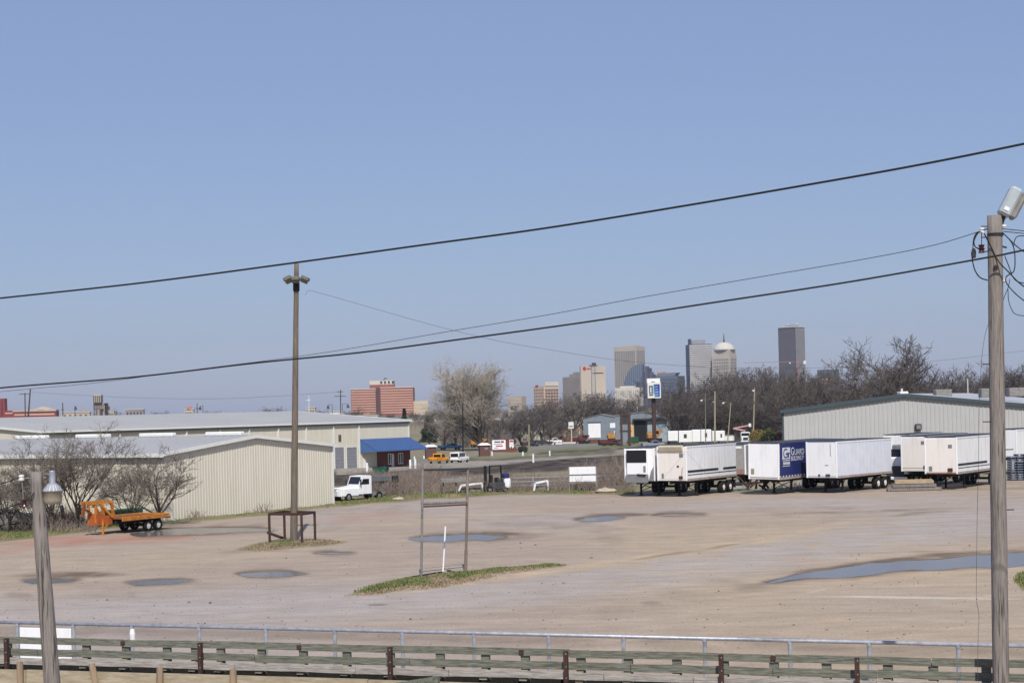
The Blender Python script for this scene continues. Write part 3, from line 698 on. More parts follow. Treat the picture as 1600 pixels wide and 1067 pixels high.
# loops of cable at the pole head
def loop(pts, r=.012, dz=0.0, mt=m_wire, parent=RP, nm='cable_loop'):
    # smooth the pixel polyline
    q = []
    n = len(pts)
    for i in range(n-1):
        a = pts[max(i-1, 0)]; b = pts[i]; c = pts[i+1]; d = pts[min(i+2, n-1)]
        for t in (0, .25, .5, .75):
            q.append(tuple(.5*(2*b[j]+(c[j]-a[j])*t+(2*a[j]-5*b[j]+4*c[j]-d[j])*t*t+(3*b[j]-a[j]-3*c[j]+d[j])*t**3) for j in (0, 1)))
    q.append(pts[-1]); m = M(); m.tube([rp(x, y, dz+.12*math.sin(i*.35)) for i, (x, y) in enumerate(q)], r, 5); return m.build(nm, mt, parent, smooth=True)
loop([(1542, 358), (1530, 362), (1522, 376), (1524, 386), (1532, 389)], .014)
loop([(1518, 395), (1520, 410), (1524, 424), (1532, 434), (1543, 438)], .014)
loop([(1520, 392), (1521, 375), (1526, 364), (1534, 363)], .010)
k = M(); k.lathe([(.02, -.1), (.045, -.08), (.05, .04), (.03, .1)], 8, Matrix.Translation(rp(1521.5, 396))); k.build('cable_connector', m_dgrey, RP)
loop([(1538, 365), (1548, 385), (1560, 408), (1575, 424), (1590, 440), (1606, 452)], .014, -.25)
loop([(1563, 360), (1575, 372), (1590, 386), (1608, 399)], .012, .1)
loop([(1572, 369), (1580, 378), (1585, 392), (1586, 410), (1584, 424), (1575, 430), (1571, 436), (1575, 446), (1590, 462), (1606, 474)], .012, 0)
loop([(1570, 400), (1577, 418), (1582, 432), (1590, 440), (1606, 444)], .010, .05)
loop([(1608, 369), (1592, 369), (1586, 374), (1584, 384)], .010, .1)
loop([(1565, 478), (1570, 462), (1575, 450), (1578, 436)], .007, .1)
loop([(1575, 452), (1576, 470), (1582, 486), (1590, 492), (1608, 494)], .008, .1)
loop([(1566, 358), (1580, 359), (1608, 362)], .009, .15)
loop([(1568, 362), (1590, 364), (1608, 366)], .009, .2)
# down lead hanging beside the pole
loop([(1547, 500), (1540, 520), (1534, 560), (1530, 640), (1529, 720), (1527, 800), (1526, 870), (1525.5, 925), (1526, 940), (1529, 955), (1529.5, 970), (1528.5, 990), (1528, 1060), (1534, 1110)], .0045, -.1, m_wireg, RP, 'down_lead')
# floodlight
def flood():
    c = rp(1583, 318)
    t = T('floodlight', 'grey box floodlight with glass lens on top of the right hand pole', 'floodlight', base+rp(1567, 345, 0))
    rot = Matrix.Translation(rp(1583, 318)-rp(1567, 345, 0)) @ Matrix.Rotation(R(-8), 4, 'Z') @ Matrix.Rotation(R(28), 4, 'Y')
    k = M(); k.cb(-.20, .06, -.22, .22, -.32, .30, .05); k.v = [tuple(rot @ Vector(v)) for v in k.v]; k.build('housing', mat('light_grey_enamel', (176, 186, 188), .45, sc=3, c2=(160, 170, 172)), t)
    k = M(); k.cb(.063, .17, -.2, .2, -.30, .27, .03); k.v = [tuple(rot @ Vector(v)) for v in k.v]; b = k.build('visor', m_dgalv, t)
    k = M(); k.b(.172, .18, -.17, .17, -.25, .22); k.v = [tuple(rot @ Vector(v)) for v in k.v]; k.build('lens', mat('lamp_glass', (120, 120, 112), .15, .3, sc=5, c2=(60, 60, 56)), b)
    k = M(); k.b(-.13, -.03, -.235, -.222, -.22, -.15); k.v = [tuple(rot @ Vector(v)) for v in k.v]; k.build('latch', m_white, t)
    k = M(); k.tube([Vector((-.05, 0, -.15)), Vector((.0, 0, .02)), rp(1569, 336)-rp(1567, 345)+Vector((0.02, 0, 0.0))], .04, 8); k.build('mount_arm', m_dgrey, t)
flood()
# left leaning pole with bucket lamp
YL = 34.0
lb = pix(81.5, 1067, YL); lt = pix(57, 745, YL); dl = (lt-lb)/(lt.z-lb.z); lbase = lb-dl*lb.z
lt = pix(56.5, 737, YL); lbase = lb-(lt-lb)/(lt.z-lb.z)*lb.z
LP, _ = pole('utility_pole', 'short grey wooden pole leaning at the left edge, carrying a ribbed bucket lamp', 'utility pole', lbase, lt, .185, .125, seed=8, cracks=30)
def lpx(x, y, o=0): return pix(x, y, YL+o)-lbase
k = M(); k.tube([lpx(30, 747, .1), lpx(52, 747, .1)], .01, 6); k.tube([lpx(34, 745), lpx(37, 790)], .009, 6); k.build('clevis', m_dgalv, LP)
k = M(); k.lathe([(.02, -.06), (.055, -.05), (.055, -.015), (.03, 0), (.055, .015), (.055, .05), (.02, .06)], 12, Matrix.Translation(lpx(33.5, 746))); k.build('spool_insulator', m_insul, LP)
k = M(); k.lathe([(.02, -.08), (.06, -.06), (.04, -.02), (.065, 0), (.04, .02), (.06, .06), (.02, .08)], 12, Matrix.Translation(lpx(38, 786))); k.build('strain_insulator', m_insulr, LP)
k = M(); k.tube([lpx(53, 769, -.17), lpx(50, 775, -.17), lpx(49, 783, -.17)], .012, 6); k.build('cleat', m_under, LP)
def bucket():
    o = lpx(82, 762)
    t = T('security_light', 'galvanised security lamp with fluted hood hanging from the leaning pole', 'lamp', lbase+o)
    k = M(); k.lathe([(.001, .29), (.058, .288), (.058, .275), (.06, .1), (.075, .07), (.07, .06)], 20); k.build('cap', m_galv, t, smooth=True)
    k = M(); n = 40; prof = [(.075, .075), (.115, .045), (.155, .0), (.192, -.045)]
    for (r, z) in prof:
        for j in range(n): a = 2*math.pi*j/n; q = r*(1+(.035 if j % 2 else -.02)); k.v.append((q*math.cos(a), q*math.sin(a), z))
    for i in range(3):
        for j in range(n): a = i*n+j; b = i*n+(j+1) % n; k.f.append((a, b, b+n, a+n))
    k.build('fluted_hood', m_galv, t)
    k = M(); k.lathe([(.196, -.045), (.196, -.06), (.185, -.062), (.182, -.2), (.165, -.262), (.150, -.268), (.001, -.262)], 28); k.build('refractor', mat('frosted_refractor', (156, 148, 132), .35, sc=8, c2=(132, 124, 108)), t, smooth=True)
    k = M(); k.tube([lpx(64, 765)-o, lpx(70, 766, -.02)-o, lpx(76, 762, -.02)-o, Vector((-.03, 0, .12))], .022, 8); k.tube([lpx(64, 783)-o, lpx(74, 783)-o], .012, 6); k.tube([lpx(62, 747)-o, lpx(72, 743)-o, Vector((0, 0, .2))], .008, 6); k.build('arm', m_dgalv, t)
bucket()
for o_ in bpy.data.objects:
    if o_.name == 'security_light': o_.scale = (1, 1, 1.18)
def wire(label, pts, P0, P1, r, mt=m_wire, cat='cable', name='overhead_cable', n=8, group=None):
    P0 = Vector(P0); P1 = Vector(P1); d = (P1.x-P0.x, P1.y-P0.y); out = []
    m = len(pts)
    for i in range(m-1):
        a = pts[max(i-1, 0)]; b = pts[i]; c = pts[i+1]; e = pts[min(i+2, m-1)]
        for q in range(n):
            t = q/n; x, y = (.5*(2*b[j]+(c[j]-a[j])*t+(2*a[j]-5*b[j]+4*c[j]-e[j])*t*t+(3*b[j]-a[j]-3*c[j]+e[j])*t**3) for j in (0, 1))
            out.append(onplane(x, y, P0, d))
    out.append(onplane(*pts[-1], P0, d))
    o0 = out[0].copy(); mb = M(); mb.tube([p-o0 for p in out], r, 6); o = mb.build(name, mt, loc=o0, smooth=True); tag(o, label, cat, group)
    return o
wire('uppermost thick black cable crossing the whole sky, clear of both poles', [(-260, 494), (0, 466), (230, 441), (465, 410), (660, 383), (850, 357), (1050, 325), (1250, 291), (1430, 259), (1600, 225), (1850, 172)], (-15, 42), (12, 27), .021)
wire('lower thick black cable passing in front of the head of the right hand pole', [(-260, 634), (0, 606), (200, 590), (400, 567), (560, 551), (720, 530), (910, 504), (1100, 475), (1330, 440), (1545, 402), (1600, 391), (1850, 340)], (-15, 44), (13.5, 33.5), .021)
wire('thin grey cable running up to the white insulator of the right hand pole', [(-260, 640), (0, 612), (150, 598), (300, 578), (500, 552), (700, 518), (850, 493), (1000, 465), (1180, 434), (1350, 405), (1460, 383), (1533, 361)], (-19, 62), tuple(base+rp(1534, 361)), .0085, m_wireg)
wire('slack thin wire sagging from the caged light pole away over the field', [(477, 461), (483, 454), (500, 458), (560, 475), (640, 498), (700, 514), (780, 533), (850, 545), (960, 562), (1060, 571), (1157, 575), (1300, 574), (1400, 569), (1480, 562), (1540, 555), (1600, 548), (1700, 536)], (-15.5, 111), (95, 175), .011, m_wireg)
wire('short wire drooping from the white insulator of the leaning pole to the left', [(-120, 786), (0, 756), (20, 749), (33, 746)], (-20, 36), tuple(lbase+lpx(33.5, 746)), .010)
wire('short wire from the brown insulator of the leaning pole to the left', [(-120, 822), (0, 796), (20, 790), (36, 786)], (-20, 36), tuple(lbase+lpx(38, 786)), .010)
wire('faint distant wire beyond the beige warehouses, left of the caged pole', [(50, 613), (200, 621), (330, 623), (430, 619), (531, 612)], (-150, 520), (-45, 455), .035, m_wireg)
# ------------------------------------------------------------------ caged light pole
Bc = gnd(459, 844); tc_ = pix(463.3, 412, Bc.y)
LPc, _ = pole('light_pole', 'tall thin wooden light pole standing in a rusty cage in the lot', 'light pole', Bc, tc_, .215, .135, mt=mat('brown_pole_wood', (124, 113, 100), .9, sc=6, bump=.4, c2=(90, 81, 71), stretch=(2, 2, .2)), seed=5, cracks=20)
def lc(x, y, o=0): return pix(x, y, Bc.y+o)-Bc
k = M(); k.tube([lc(463, 442), lc(463, 455)], .19, 10); k.build('collar', m_under, LPc)
k = M(); k.beam(lc(449, 436, -.25), lc(477, 436, -.25), .1, .1); k.build('crossarm', m_dgalv, LPc)
for (x, y, s, lab) in ((450, 436.5, -1, 'left of the three grey lamp heads on the caged light pole'), (462, 437, 0, 'middle of the three grey lamp heads on the caged light pole'), (476.5, 436.5, 1, 'right of the three grey lamp heads on the caged light pole')):
    c = Bc+lc(x, y, -.4); t = T('lamp_head', lab, 'lamp', c, 0, 'lamp heads on the caged light pole')
    rt = Matrix.Rotation(R(25*s), 4, 'Y')
    k = M(); k.cb(-.24, .24, -.3, .3, -.08, .17, .06); k.v = [tuple(rt @ Vector(v)) for v in k.v]; h = k.build('housing', mat('lamp_grey', (112, 108, 100), .6, sc=5), t)
    k = M(); k.cb(-.2, .2, -.25, .25, -.22, -.083, .04); k.v = [tuple(rt @ Vector(v)) for v in k.v]; k.build('lens', mat('dusty_lens', (72, 68, 62), .3, sc=5), t)
# cage
tcg = T('pole_guard', 'rusty square pipe cage around the foot of the light pole', 'guard frame', gnd(458, 845))
o = tcg.location.copy()
C4 = [((421.5, 848), (422, 804.5)), ((445, 843), (445, 800)), ((492.5, 845), (493.5, 803)), ((472, 848.5), (472.5, 807))]
feet = [gnd(*a) for a, b in C4]; tops = [Vector((p.x, p.y, 1.62)) for p in feet]
for i in range(4):
    k = M(); k.beam(feet[i]-o, tops[i]-o+Vector((0, 0, .05)), .13, .13, up=(1, 0, 0)); k.build('post', m_rust, tcg)
    k = M(); k.beam(tops[i]-o, tops[(i+1) % 4]-o, .12, .14); k.build('rail', m_rust, tcg)
# empty sign frame
a0 = gnd(658, 903); a1 = pix(660.5, 733, a0.y); b0 = gnd(727.5, 894.5); b1 = pix(731, 731, b0.y)
t = T('pipe_stand', 'empty galvanised pipe sign frame standing on the grass island', 'sign frame', a0)
k = M(); k.tube([Vector((0, 0, -.1)), a1-a0], .055, 10); k.build('post', m_dgalv, t)
k = M(); k.tube([b0-a0, (b0-a0).lerp(b1-a0, .22)], .075, 10); k.tube([b0-a0, b1-a0], .06, 10); k.build('post', mat('rust_tinged_pipe', (146, 136, 126), .6, .2, sc=3, c2=(112, 92, 78), stretch=(1, 1, .3)), t)
k = M(); k.tube([a1-a0+Vector((-.03, 0, -.03)), b1-a0+Vector((.03, 0, -.03))], .045, 8); k.build('top_rail', m_dgrey, t)
k = M(); ml = pix(658.7, 787, a0.y); mr = pix(730, 783.5, b0.y); k.tube([ml-a0, mr-a0], .06, 8); k.build('mid_rail', m_dgalv, t)
k = M(); k.tube([ml-a0+Vector((0, -.03, -.12)), mr-a0+Vector((0, -.03, -.12))], .04, 8); k.build('mid_rail', m_brickd, t)
s0 = gnd(692, 892.5); s1 = pix(696, 822, s0.y); k = M(); k.tube([Vector((0, 0, -.1)), s1-s0], .04, 8); o = k.build('marker_stake', m_white, loc=s0); tag(o, 'thin leaning white plastic marker stake inside the empty sign frame', 'stake')
def lying(pa, pb, w, h, mt, lab, cat='board', nm='board', dz=.0):
    a = gnd(*pa); b = gnd(*pb); k = M(); k.beam(Vector((0, 0, h/2+dz)), b-a+Vector((0, 0, h/2+dz)), w, h); o = k.build(nm, mt, loc=a); return tag(o, lab, cat)
lying((633, 904), (690, 894.5), .14, .06, m_under, 'dark board lying on the ground beside the left post of the sign frame')
lying((700, 892), (716, 896), .12, .06, m_under, 'short dark bar lying in the grass inside the sign frame')
lying((419, 833.5), (441, 841.5), .16, .12, m_rust, 'rusty bar lying on the ground at the left of the pole cage')
# ------------------------------------------------------------------ pipe rail
ra = pix(0, 971, 51.7); rb_ = pix(1600, 1008, 41.6)
rdv = (rb_.x-ra.x, rb_.y-ra.y)
def rpt(x): 
    y = 971+37*x/1600; v = onplane(x, y, ra, rdv); return Vector((v.x, v.y, 1.2))
t = T('pipe_rail', 'long galvanised pipe railing between the lot and the wooden pen fence', 'railing', (rpt(800).x, rpt(800).y, 0)); o = t.location.copy()
k = M(); p0 = rpt(-160); p1 = rpt(1760); k.tube([p0-o, p1-o], .052, 10); k.build('top_rail', m_galv, t, smooth=True)
for x in (-75, 27, 114.5, 206, 311, 415, 523, 628.5, 740.5, 857, 974, 1101, 1234, 1358, 1497, 1640):
    p = rpt(x)-o; k = M(); k.tube([Vector((p.x, p.y, -.1)), Vector((p.x, p.y, 1.19))], .055, 10); k.tube([Vector((p.x, p.y, 1.1)), Vector((p.x, p.y, 1.16))], .064, 10); po = k.build('post', m_galv, t)
p = rpt(206.5)-o; k = M(); k.tube([Vector((p.x, p.y-.01, 1.1)), Vector((p.x, p.y-.01, .95)), Vector((p.x+.01, p.y, .6))], [.06, .085, .06], 8); tag(k.build('wrap', m_white, t), 'white wrap tied round the rail post')
q0 = rpt(32); q1 = rpt(112); 
k = M(); k.cb(0, (q1-q0).length, -.02, .02, 0, .95, .012); sp = k.build('sign_board', m_white, None, loc=(q0.x, q0.y-.09, .12)); sp.rotation_euler = (0, 0, math.atan2(q1.y-q0.y, q1.x-q0.x)); tag(sp, 'blank white board fixed to the pipe railing behind the leaning pole', 'sign board')
# ------------------------------------------------------------------ wooden pen fence
fa = Vector((-13.1, 44.0)); fb = Vector((10.55, 36.0)); fd = (fb-fa)
faz = math.atan2(fd.y, fd.x)
def fX(x, y=1010): v = onplane(x, y, fa, (fd.x, fd.y)); return (Vector((v.x, v.y))-fa).length*(1 if (Vector((v.x, v.y))-fa).dot(fd) > 0 else -1), v.z
ft = T('pen_fence', 'weathered greenish wooden plank fence with rusty posts along the bottom of the picture', 'fence', (fa.x, fa.y, 0), faz)
r5 = random.Random(5)
s_a = fX(-120)[0]; s_b = fX(1720)[0]
def fz(x, y): return fX(x, y)[1]
zA = (fz(100, 998)+fz(800, 1010))/2-.10
def planks(z0, z1, y0, y1, mt, seams, nm='plank', jit=.015, dip=0):
    s = s_a
    for e in seams+[s_b]:
        a = r5.uniform(-jit, jit); b = r5.uniform(-jit, jit); k = M(); n = 8
        for j in range(n+1):
            q = s+.008+(e-s-.016)*j/n; w = a+(b-a)*j/n+dip*math.sin(math.pi*j/n)*r5.uniform(.5, 1)+r5.uniform(-.006, .006)
            yy = y0+r5.uniform(-.008, .008)
            k.v += [(q, yy, z0+w), (q, yy, z1+w+r5.uniform(-.006, .004)), (q, y1, z1+w), (q, y1, z0+w)]
        for j in range(n):
            o_ = j*4
            for c in range(4): k.f.append((o_+c, o_+(c+1) % 4, o_+4+(c+1) % 4, o_+4+c))
        k.f += [(0, 1, 2, 3), (n*4+3, n*4+2, n*4+1, n*4)]
        k.build(nm, mt, ft); s = e
SP = [fX(x)[0] for x in (-20, 10, 133, 195, 259, 303, 343, 407, 472, 540, 608, 686, 757, 819, 906, 980, 1056, 1130, 1208, 1290, 1386, 1457, 1540)]
def sx(*a): return [fX(x)[0] for x in a]
planks(zA-.085, zA+.085, -.02, .02, m_board, sx(193, 470, 610, 890, 1210, 1455), dip=.012)
planks(zA-.375, zA-.20, -.03, .01, m_board, sx(60, 398, 640, 985, 1207, 1370), dip=.012)
planks(zA-.56, zA-.40, -.20, -.16, m_board2, sx(100, 372, 560, 705, 946, 1085, 1370), dip=.015)
for s in SP:
    k = M(); w = .10; k.b(s-w, s+w, .022, .11, -.1, zA-.02+r5.uniform(-.02, .0)); k.build('stub_post', m_board, ft)
    k = M(); k.b(s-.09, s+.09, -.155, -.035, zA-.62, zA-.385); k.build('spacer_block', m_curb, ft)
for x in (20, 321, 616, 889, 1130, 1341, 1560):
    s = fX(x)[0]; k = M(); k.b(s-.045, s+.045, -.32, -.205, -.1, zA+.1)
    po = k.build('steel_post', m_rust, ft); k = M()
    for z in (zA+.04, zA-.25, zA-.5): k.lathe([(.001, .012), (.012, .01), (.014, 0)], 8, Matrix.Translation((s+.02, -.321, z)) @ Matrix.Rotation(R(90), 4, 'X'))
    k.build('bolt', m_galv, po)
for x in (193, 468, 815, 1208):
    s = fX(x)[0]; k = M(); k.b(s-.055, s+.055, -.05, -.021, zA-.03, zA+.06); k.build('bracket_plate', m_rust, ft)
# pale feed bunk wall in front and below, with round timber posts
bt = T('feed_bunk', 'long pale plank feed bunk below the wooden fence', 'trough', (fa.x, fa.y, 0), faz)
s = s_a
for e in sx(62, 270, 590, 980, 1500)+[s_b]:
    k = M(); a = r5.uniform(-.015, .015); k.b(s+.01, e-.01, -.62, -.56, -.05, zA-.62+a); k.build('plank', m_curb, bt); s = e
k = M(); k.b(s_a, s_b, -.56, -.2, -.05, .12); k.build('base', m_curb, bt)
for x, lean in ((57, 0), (168, -.12), (273, .03), (386, .02), (1250, 0), (1070, 0)):
    if x > 600: continue
    s = fX(x, 1050)[0]; k = M(); h = zA-.42+r5.uniform(-.03, .03)
    k.tube([Vector((s-lean*2, -.70, -.05)), Vector((s, -.70, h))], [.095, .08], 10); po = k.build('round_post', mat('tan_round_post', (164, 142, 116), .9, sc=5, bump=.5, c2=(126, 110, 92), stretch=(2, 2, .3)), bt)
k = M(); k.b(s_a, s_b, .13, .17, -.1, zA-.5); k.build('gap_shade_board', mat('gap_shade_black', (40, 38, 34), .95, sc=8, c2=(24, 24, 20)), ft)  # added dark board; the shade under the planks is put into its colour
# side pen panel joining from the front
gt = T('pen_gate', 'short wooden pen side running toward the camera from the plank fence', 'fence', (fa.x, fa.y, 0), faz)
s0 = fX(700)[0]
for (dx, z, wd, y0) in ((0, zA-.46, .14, -.75), (-.42, zA-.5, .13, -1.6)):
    k = M(); k.b(s0+dx-wd/2, s0+dx+wd/2, y0-.14, y0, -.1, z); k.build('post', m_board, gt)
for z in (zA-.54, zA-.95): 
    k = M(); k.beam((s0+.05, -.80, z), (s0-2.6, -5.2, z-.02), .05, .16); k.build('plank', m_board, gt)
# position along the fence at the right
s = fX(1541)[0]
# ------------------------------------------------------------------ bare trees
def tree_mesh(seed, H, mode, nl=(6, 7, 7, 6), spread=.9, twig=.02, trunk_r=None, multi=1, twl=1.0):
    """mode: 'fan' upright fan crown, 'round' spreading crown, 'wild' ragged crown"""
    r = random.Random(seed); tm = M(); cm = M(); tr = trunk_r or H*.022
    up = {'fan': .16, 'round': .12, 'wild': .20}[mode]
    tf, lf, aa = {'fan': (.15, (3.4, 4.9), (.04, .8)), 'round': (.22, (1.7, 2.5), (.3, 1.0)), 'wild': (.24, (1.7, 2.5), (.12, .8))}[mode]
    def grow(p, d, L_, rad, lv):
        ns = 5 if lv < 2 else (4 if lv == 2 else (3 if lv == 3 else 2))
        pts = [p.copy()]; ds = [d.copy()]; w = (.06, .17, .24, .28, .3)[lv]
        if mode == 'wild': w *= 1.3
        for i in range(ns):
            d = (d+Vector((r.gauss(0, w), r.gauss(0, w), r.gauss(0, w*.6)+up*(.5 if lv else 0)))).normalized()
            p = p+d*L_/ns; pts.append(p.copy()); ds.append(d.copy())
        r1 = rad*(.62 if lv == 0 else .3)
        rs = [max(rad+(r1-rad)*i/ns, twig*.6) for i in range(ns+1)]
        (tm if lv < 2 else cm).tube(pts, rs, 7 if lv == 0 else (5 if lv == 1 else 3), caps=False)
        if lv >= 4: return
        n = nl[lv]
        for k in range(n):
            if lv == 0: s = r.uniform(.45, 1.0)
            else: s = r.uniform(.25, 1.0)
            j = min(int(s*ns), ns-1); f = s*ns-j; q = pts[j].lerp(pts[j+1], f); dd = ds[j+1]
            a = k*2.4+r.uniform(-.6, .6); side = Vector((math.cos(a), math.sin(a), 0)); side = (side-dd*side.dot(dd)).normalized()
            ang = (r.uniform(*aa)*spread if lv == 0 else r.uniform(.4, 1.0)*spread)
            nd = (dd*math.cos(ang)+side*math.sin(ang)).normalized()
            fr = {0: r.uniform(*lf), 1: r.uniform(.4, .66), 2: r.uniform(.4, .62), 3: r.uniform(.4, .65)*twl}[lv]
            grow(q, nd, L_*fr*(1-.25*s if lv else 1), max(rs[j]*(.62 if lv == 0 else .5), twig), lv+1)
    for m_ in range(multi):
        d0 = Vector((r.gauss(0, .1 if multi == 1 else .4), r.gauss(0, .1 if multi == 1 else .4), 1)).normalized()
        grow(Vector((0, 0, -.3)), d0, H*tf, tr*(1 if multi == 1 else .7), 0)
    zs = [v[2] for v in cm.v]; sc = H/max(zs)
    for m_ in (tm, cm): m_.v = [(x*sc, y*sc, z*sc) for x, y, z in m_.v]
    return tm, cm
PROTO = {}
def tree_proto(key, *a, bark=None, tw=None, **k):
    tm, cm = tree_mesh(*a, **k); PROTO[key] = (tm.mesh('trunk', bark, True), cm.mesh('crown', tw), a[1])
tree_proto('wildA', 21, 10, 'wild', nl=(8, 8, 7, 5), spread=.85, twig=.018, bark=m_bark3, tw=m_twig3)
tree_proto('wildB', 22, 10, 'wild', nl=(7, 9, 7, 5), spread=.8, twig=.018, bark=m_bark3, tw=m_twig3)
tree_proto('wildC', 33, 10, 'round', nl=(9, 8, 7, 5), spread=.95, twig=.018, bark=m_bark3, tw=m_twig3)
tree_proto('roundA', 24, 10, 'round', nl=(8, 8, 7, 4), spread=1.1, twig=.018, bark=m_bark, tw=m_twig)
tree_proto('fanA', 25, 20, 'fan', nl=(22, 12, 9, 6), spread=1.0, twig=.032, trunk_r=.36, bark=m_bark, tw=m_twig2)
tree_proto('nearA', 26, 7.5, 'round', nl=(7, 8, 7, 5), spread=.8, twig=.008, trunk_r=.13, multi=2, bark=m_bark, tw=m_twig)
tree_proto('nearB', 27, 5.2, 'round', nl=(8, 8, 7, 5), spread=.9, twig=.008, trunk_r=.11, multi=1, bark=m_bark, tw=m_twig)
tree_proto('nearC', 28, 5.2, 'fan', nl=(5, 6, 7, 4), spread=1.1, twig=.008, trunk_r=.10, multi=3, bark=m_bark, tw=m_twig)
def tree(key, x, Y, ytop, label, group=None, rz=0, wide=1.0, yb=None, cat='tree', mats=None):
    tm, cm, H = PROTO[key]
    g = gnd(x, yb) if yb else at(x, Y, 680)
    if yb: Y = g.y
    h = pix(x, ytop, Y).z-g.z; s = h/H
    t = T('bare_tree', label, cat, g, rz, group)
    t.scale = (s*wide, s*wide, s)
    for nm, me in (('trunk', tm), ('crown', cm)):
        o = bpy.data.objects.new(nm, me); COL.objects.link(o); o.parent = t
    return t
# near trees before the beige warehouse
tree('nearA', 118, 0, 655, 'tallest bare tree in front of the beige warehouse, behind the neck of the orange trailer', yb=826, rz=.5, wide=1.12)
tree('nearA', 84, 0, 672, 'upright bare tree just right of the leaning pole, left of the tallest one', yb=828, rz=3.6, wide=1.0)
tree('nearC', 62, 0, 700, 'bare spreading tree behind the leaning pole, before the beige warehouse', yb=829, rz=2.2, wide=1.3)
tree('nearB', 246, 0, 688, 'low spreading bare tree behind the deck of the orange trailer', yb=822, rz=1.2, wide=1.15)
tree('nearC', 205, 0, 694, 'leaning bare tree just left of the low spreading one, before the beige warehouse', yb=820, rz=4.2, wide=1.1)
tree('nearB', 12, 0, 712, 'bare tree at the left edge above the old parked car', yb=832, rz=3.4, wide=1.0)
# big pale tree
tree('fanA', 752, 430, 549, 'large pale rounded bare tree standing alone behind the yard, left of the city towers', rz=.4, wide=.96)
for i, (x, yt, k) in enumerate([(693, 640, 'roundA'), (712, 632, 'wildA'), (760, 640, 'roundA'), (778, 632, 'wildC'), (726, 655, 'wildB'), (700, 660, 'wildC')]):
    tree(k, x, 475+i*9, yt, 'small brownish bare tree around the foot of the large pale tree', 'small bare trees at the foot of the large pale tree', rz=i*1.3, wide=1.2)
# trees in the middle distance
r9 = random.Random(9)
mid = [(815, 632, 520), (832, 622, 540), (848, 634, 560), (800, 640, 530), (862, 640, 600), (880, 628, 640), (896, 611, 640), (912, 609, 650), (930, 607, 650), (948, 609, 660), (966, 615, 660), (980, 622, 640), (1000, 626, 680), (870, 622, 700)]
for i, (x, yt, Y) in enumerate(mid):
    tree(('wildC', 'wildB', 'roundA', 'wildA')[i % 4], x, Y, yt, 'bare tree in the belt below the tan office blocks', 'bare trees in the belt below the tan office blocks', rz=i*1.7, wide=1.35)
wood = []
for i in range(16): wood.append((1056+i*12.0+r9.uniform(-4, 4), (604, 608, 602, 596, 600, 584, 578, 573, 584, 570, 566, 580, 569, 586, 572, 584)[i], r9.uniform(500, 600)))
for i in range(12): wood.append((1066+i*14.5+r9.uniform(-6, 6), r9.uniform(604, 624), r9.uniform(480, 540)))
for i in range(10): wood.append((1240+i*13+r9.uniform(-4, 4), (566, 580, 590, 570, 564, 582, 574, 600, 588, 592)[i], r9.uniform(380, 470)))
for i in range(9): wood.append((1345+i*16+r9.uniform(-4, 4), (600, 596, 590, 596, 592, 600, 596, 600, 604)[i], r9.uniform(330, 400)))
for i, (x, yt, Y) in enumerate(wood):
    tree(('wildA', 'wildB', 'wildC')[i % 3], x, Y, yt, 'dark bare tree in the wood behind the trailers', 'dark bare trees in the wood behind the trailers', rz=i*2.1, wide=1.08+.2*((i*7) % 3)/2)
tree('wildA', 1053, 455, 588, 'dark bare tree just right of the pole billboard, with a forked trunk', rz=1.4, wide=1.0)
tree('wildB', 1082, 470, 606, 'lower dark bare tree between the pole billboard and the tall pale pole', rz=3.0, wide=1.2)
tree('wildA', 1402, 330, 519, 'tallest dark bare tree, rising above the ridge of the grey warehouse', rz=.7, wide=1.1)
tree('wildB', 1432, 320, 545, 'dark bare tree just right of the tallest one, behind the grey warehouse ridge', rz=2.7, wide=1.0)
tree('wildC', 1365, 325, 553, 'dark bare tree just left of the tallest one above the grey warehouse', rz=1.9, wide=1.15)
tree('wildB', 1458, 340, 560, 'ragged bare tree behind the right slope of the grey warehouse roof', rz=5, wide=1.0)
for i, (x, yt) in enumerate([(1487, 590), (1502, 574), (1520, 582), (1538, 580), (1550, 590), (1575, 566), (1590, 560), (1604, 558), (1620, 560), (1640, 570)]):
    tree(('wildC', 'wildA', 'wildB')[i % 3], x, 380-i*4, yt, 'bare tree behind the grey warehouse roof at the far right', 'bare trees behind the grey warehouse at the far right', rz=i*1.9, wide=1.2)
for i, (x, yt) in enumerate([(560, 634), (590, 642), (612, 645), (646, 640), (672, 640), (330, 640), (300, 641), (430, 634), (255, 640), (180, 636), (655, 648), (630, 650), (540, 640), (500, 637), (380, 642)]):
    tree(('wildC', 'roundA', 'wildB')[i % 3], x, 950-i*8, yt, 'small distant bare tree on the skyline behind the large warehouse', 'small distant bare trees behind the large warehouse', rz=i*1.1, wide=1.5)
# understorey of the wood: twiggy scrub nobody could count
def scrub(label, spots, mt, seed, thick=.05):
    r = random.Random(seed); mb = M()
    for (x0, x1, Y0, Y1, h, n) in spots:
        for _ in range(n):
            x = r.uniform(x0, x1); Y = r.uniform(Y0, Y1); g = at(x, Y); hh = h*r.uniform(.35, 1.1)*(.8+.5*noise.noise(Vector((g.x*.08, g.y*.03, seed))))
            p = Vector(g); d = Vector((r.gauss(0, .22), r.gauss(0, .22), 1)).normalized(); pts = [p]
            for k in range(4):
                p = p+d*hh/4; d = (d+Vector((r.gauss(0, .2), r.gauss(0, .2), .05))).normalized(); pts.append(p)
            mb.tube(pts, [thick, thick*.8, thick*.6, thick*.4, thick*.2], 3, caps=False)
            for k in range(5):
                q = pts[r.choice((1, 2, 3))]; e = q+Vector((r.gauss(0, .3), r.gauss(0, .3), r.uniform(.1, .5)))*hh*.4
                mb.tube([q, e], [thick*.5, thick*.2], 3, caps=False)
    o = mb.build('scrub', mt, fix=False); tag(o, label, 'scrub', kind='stuff')
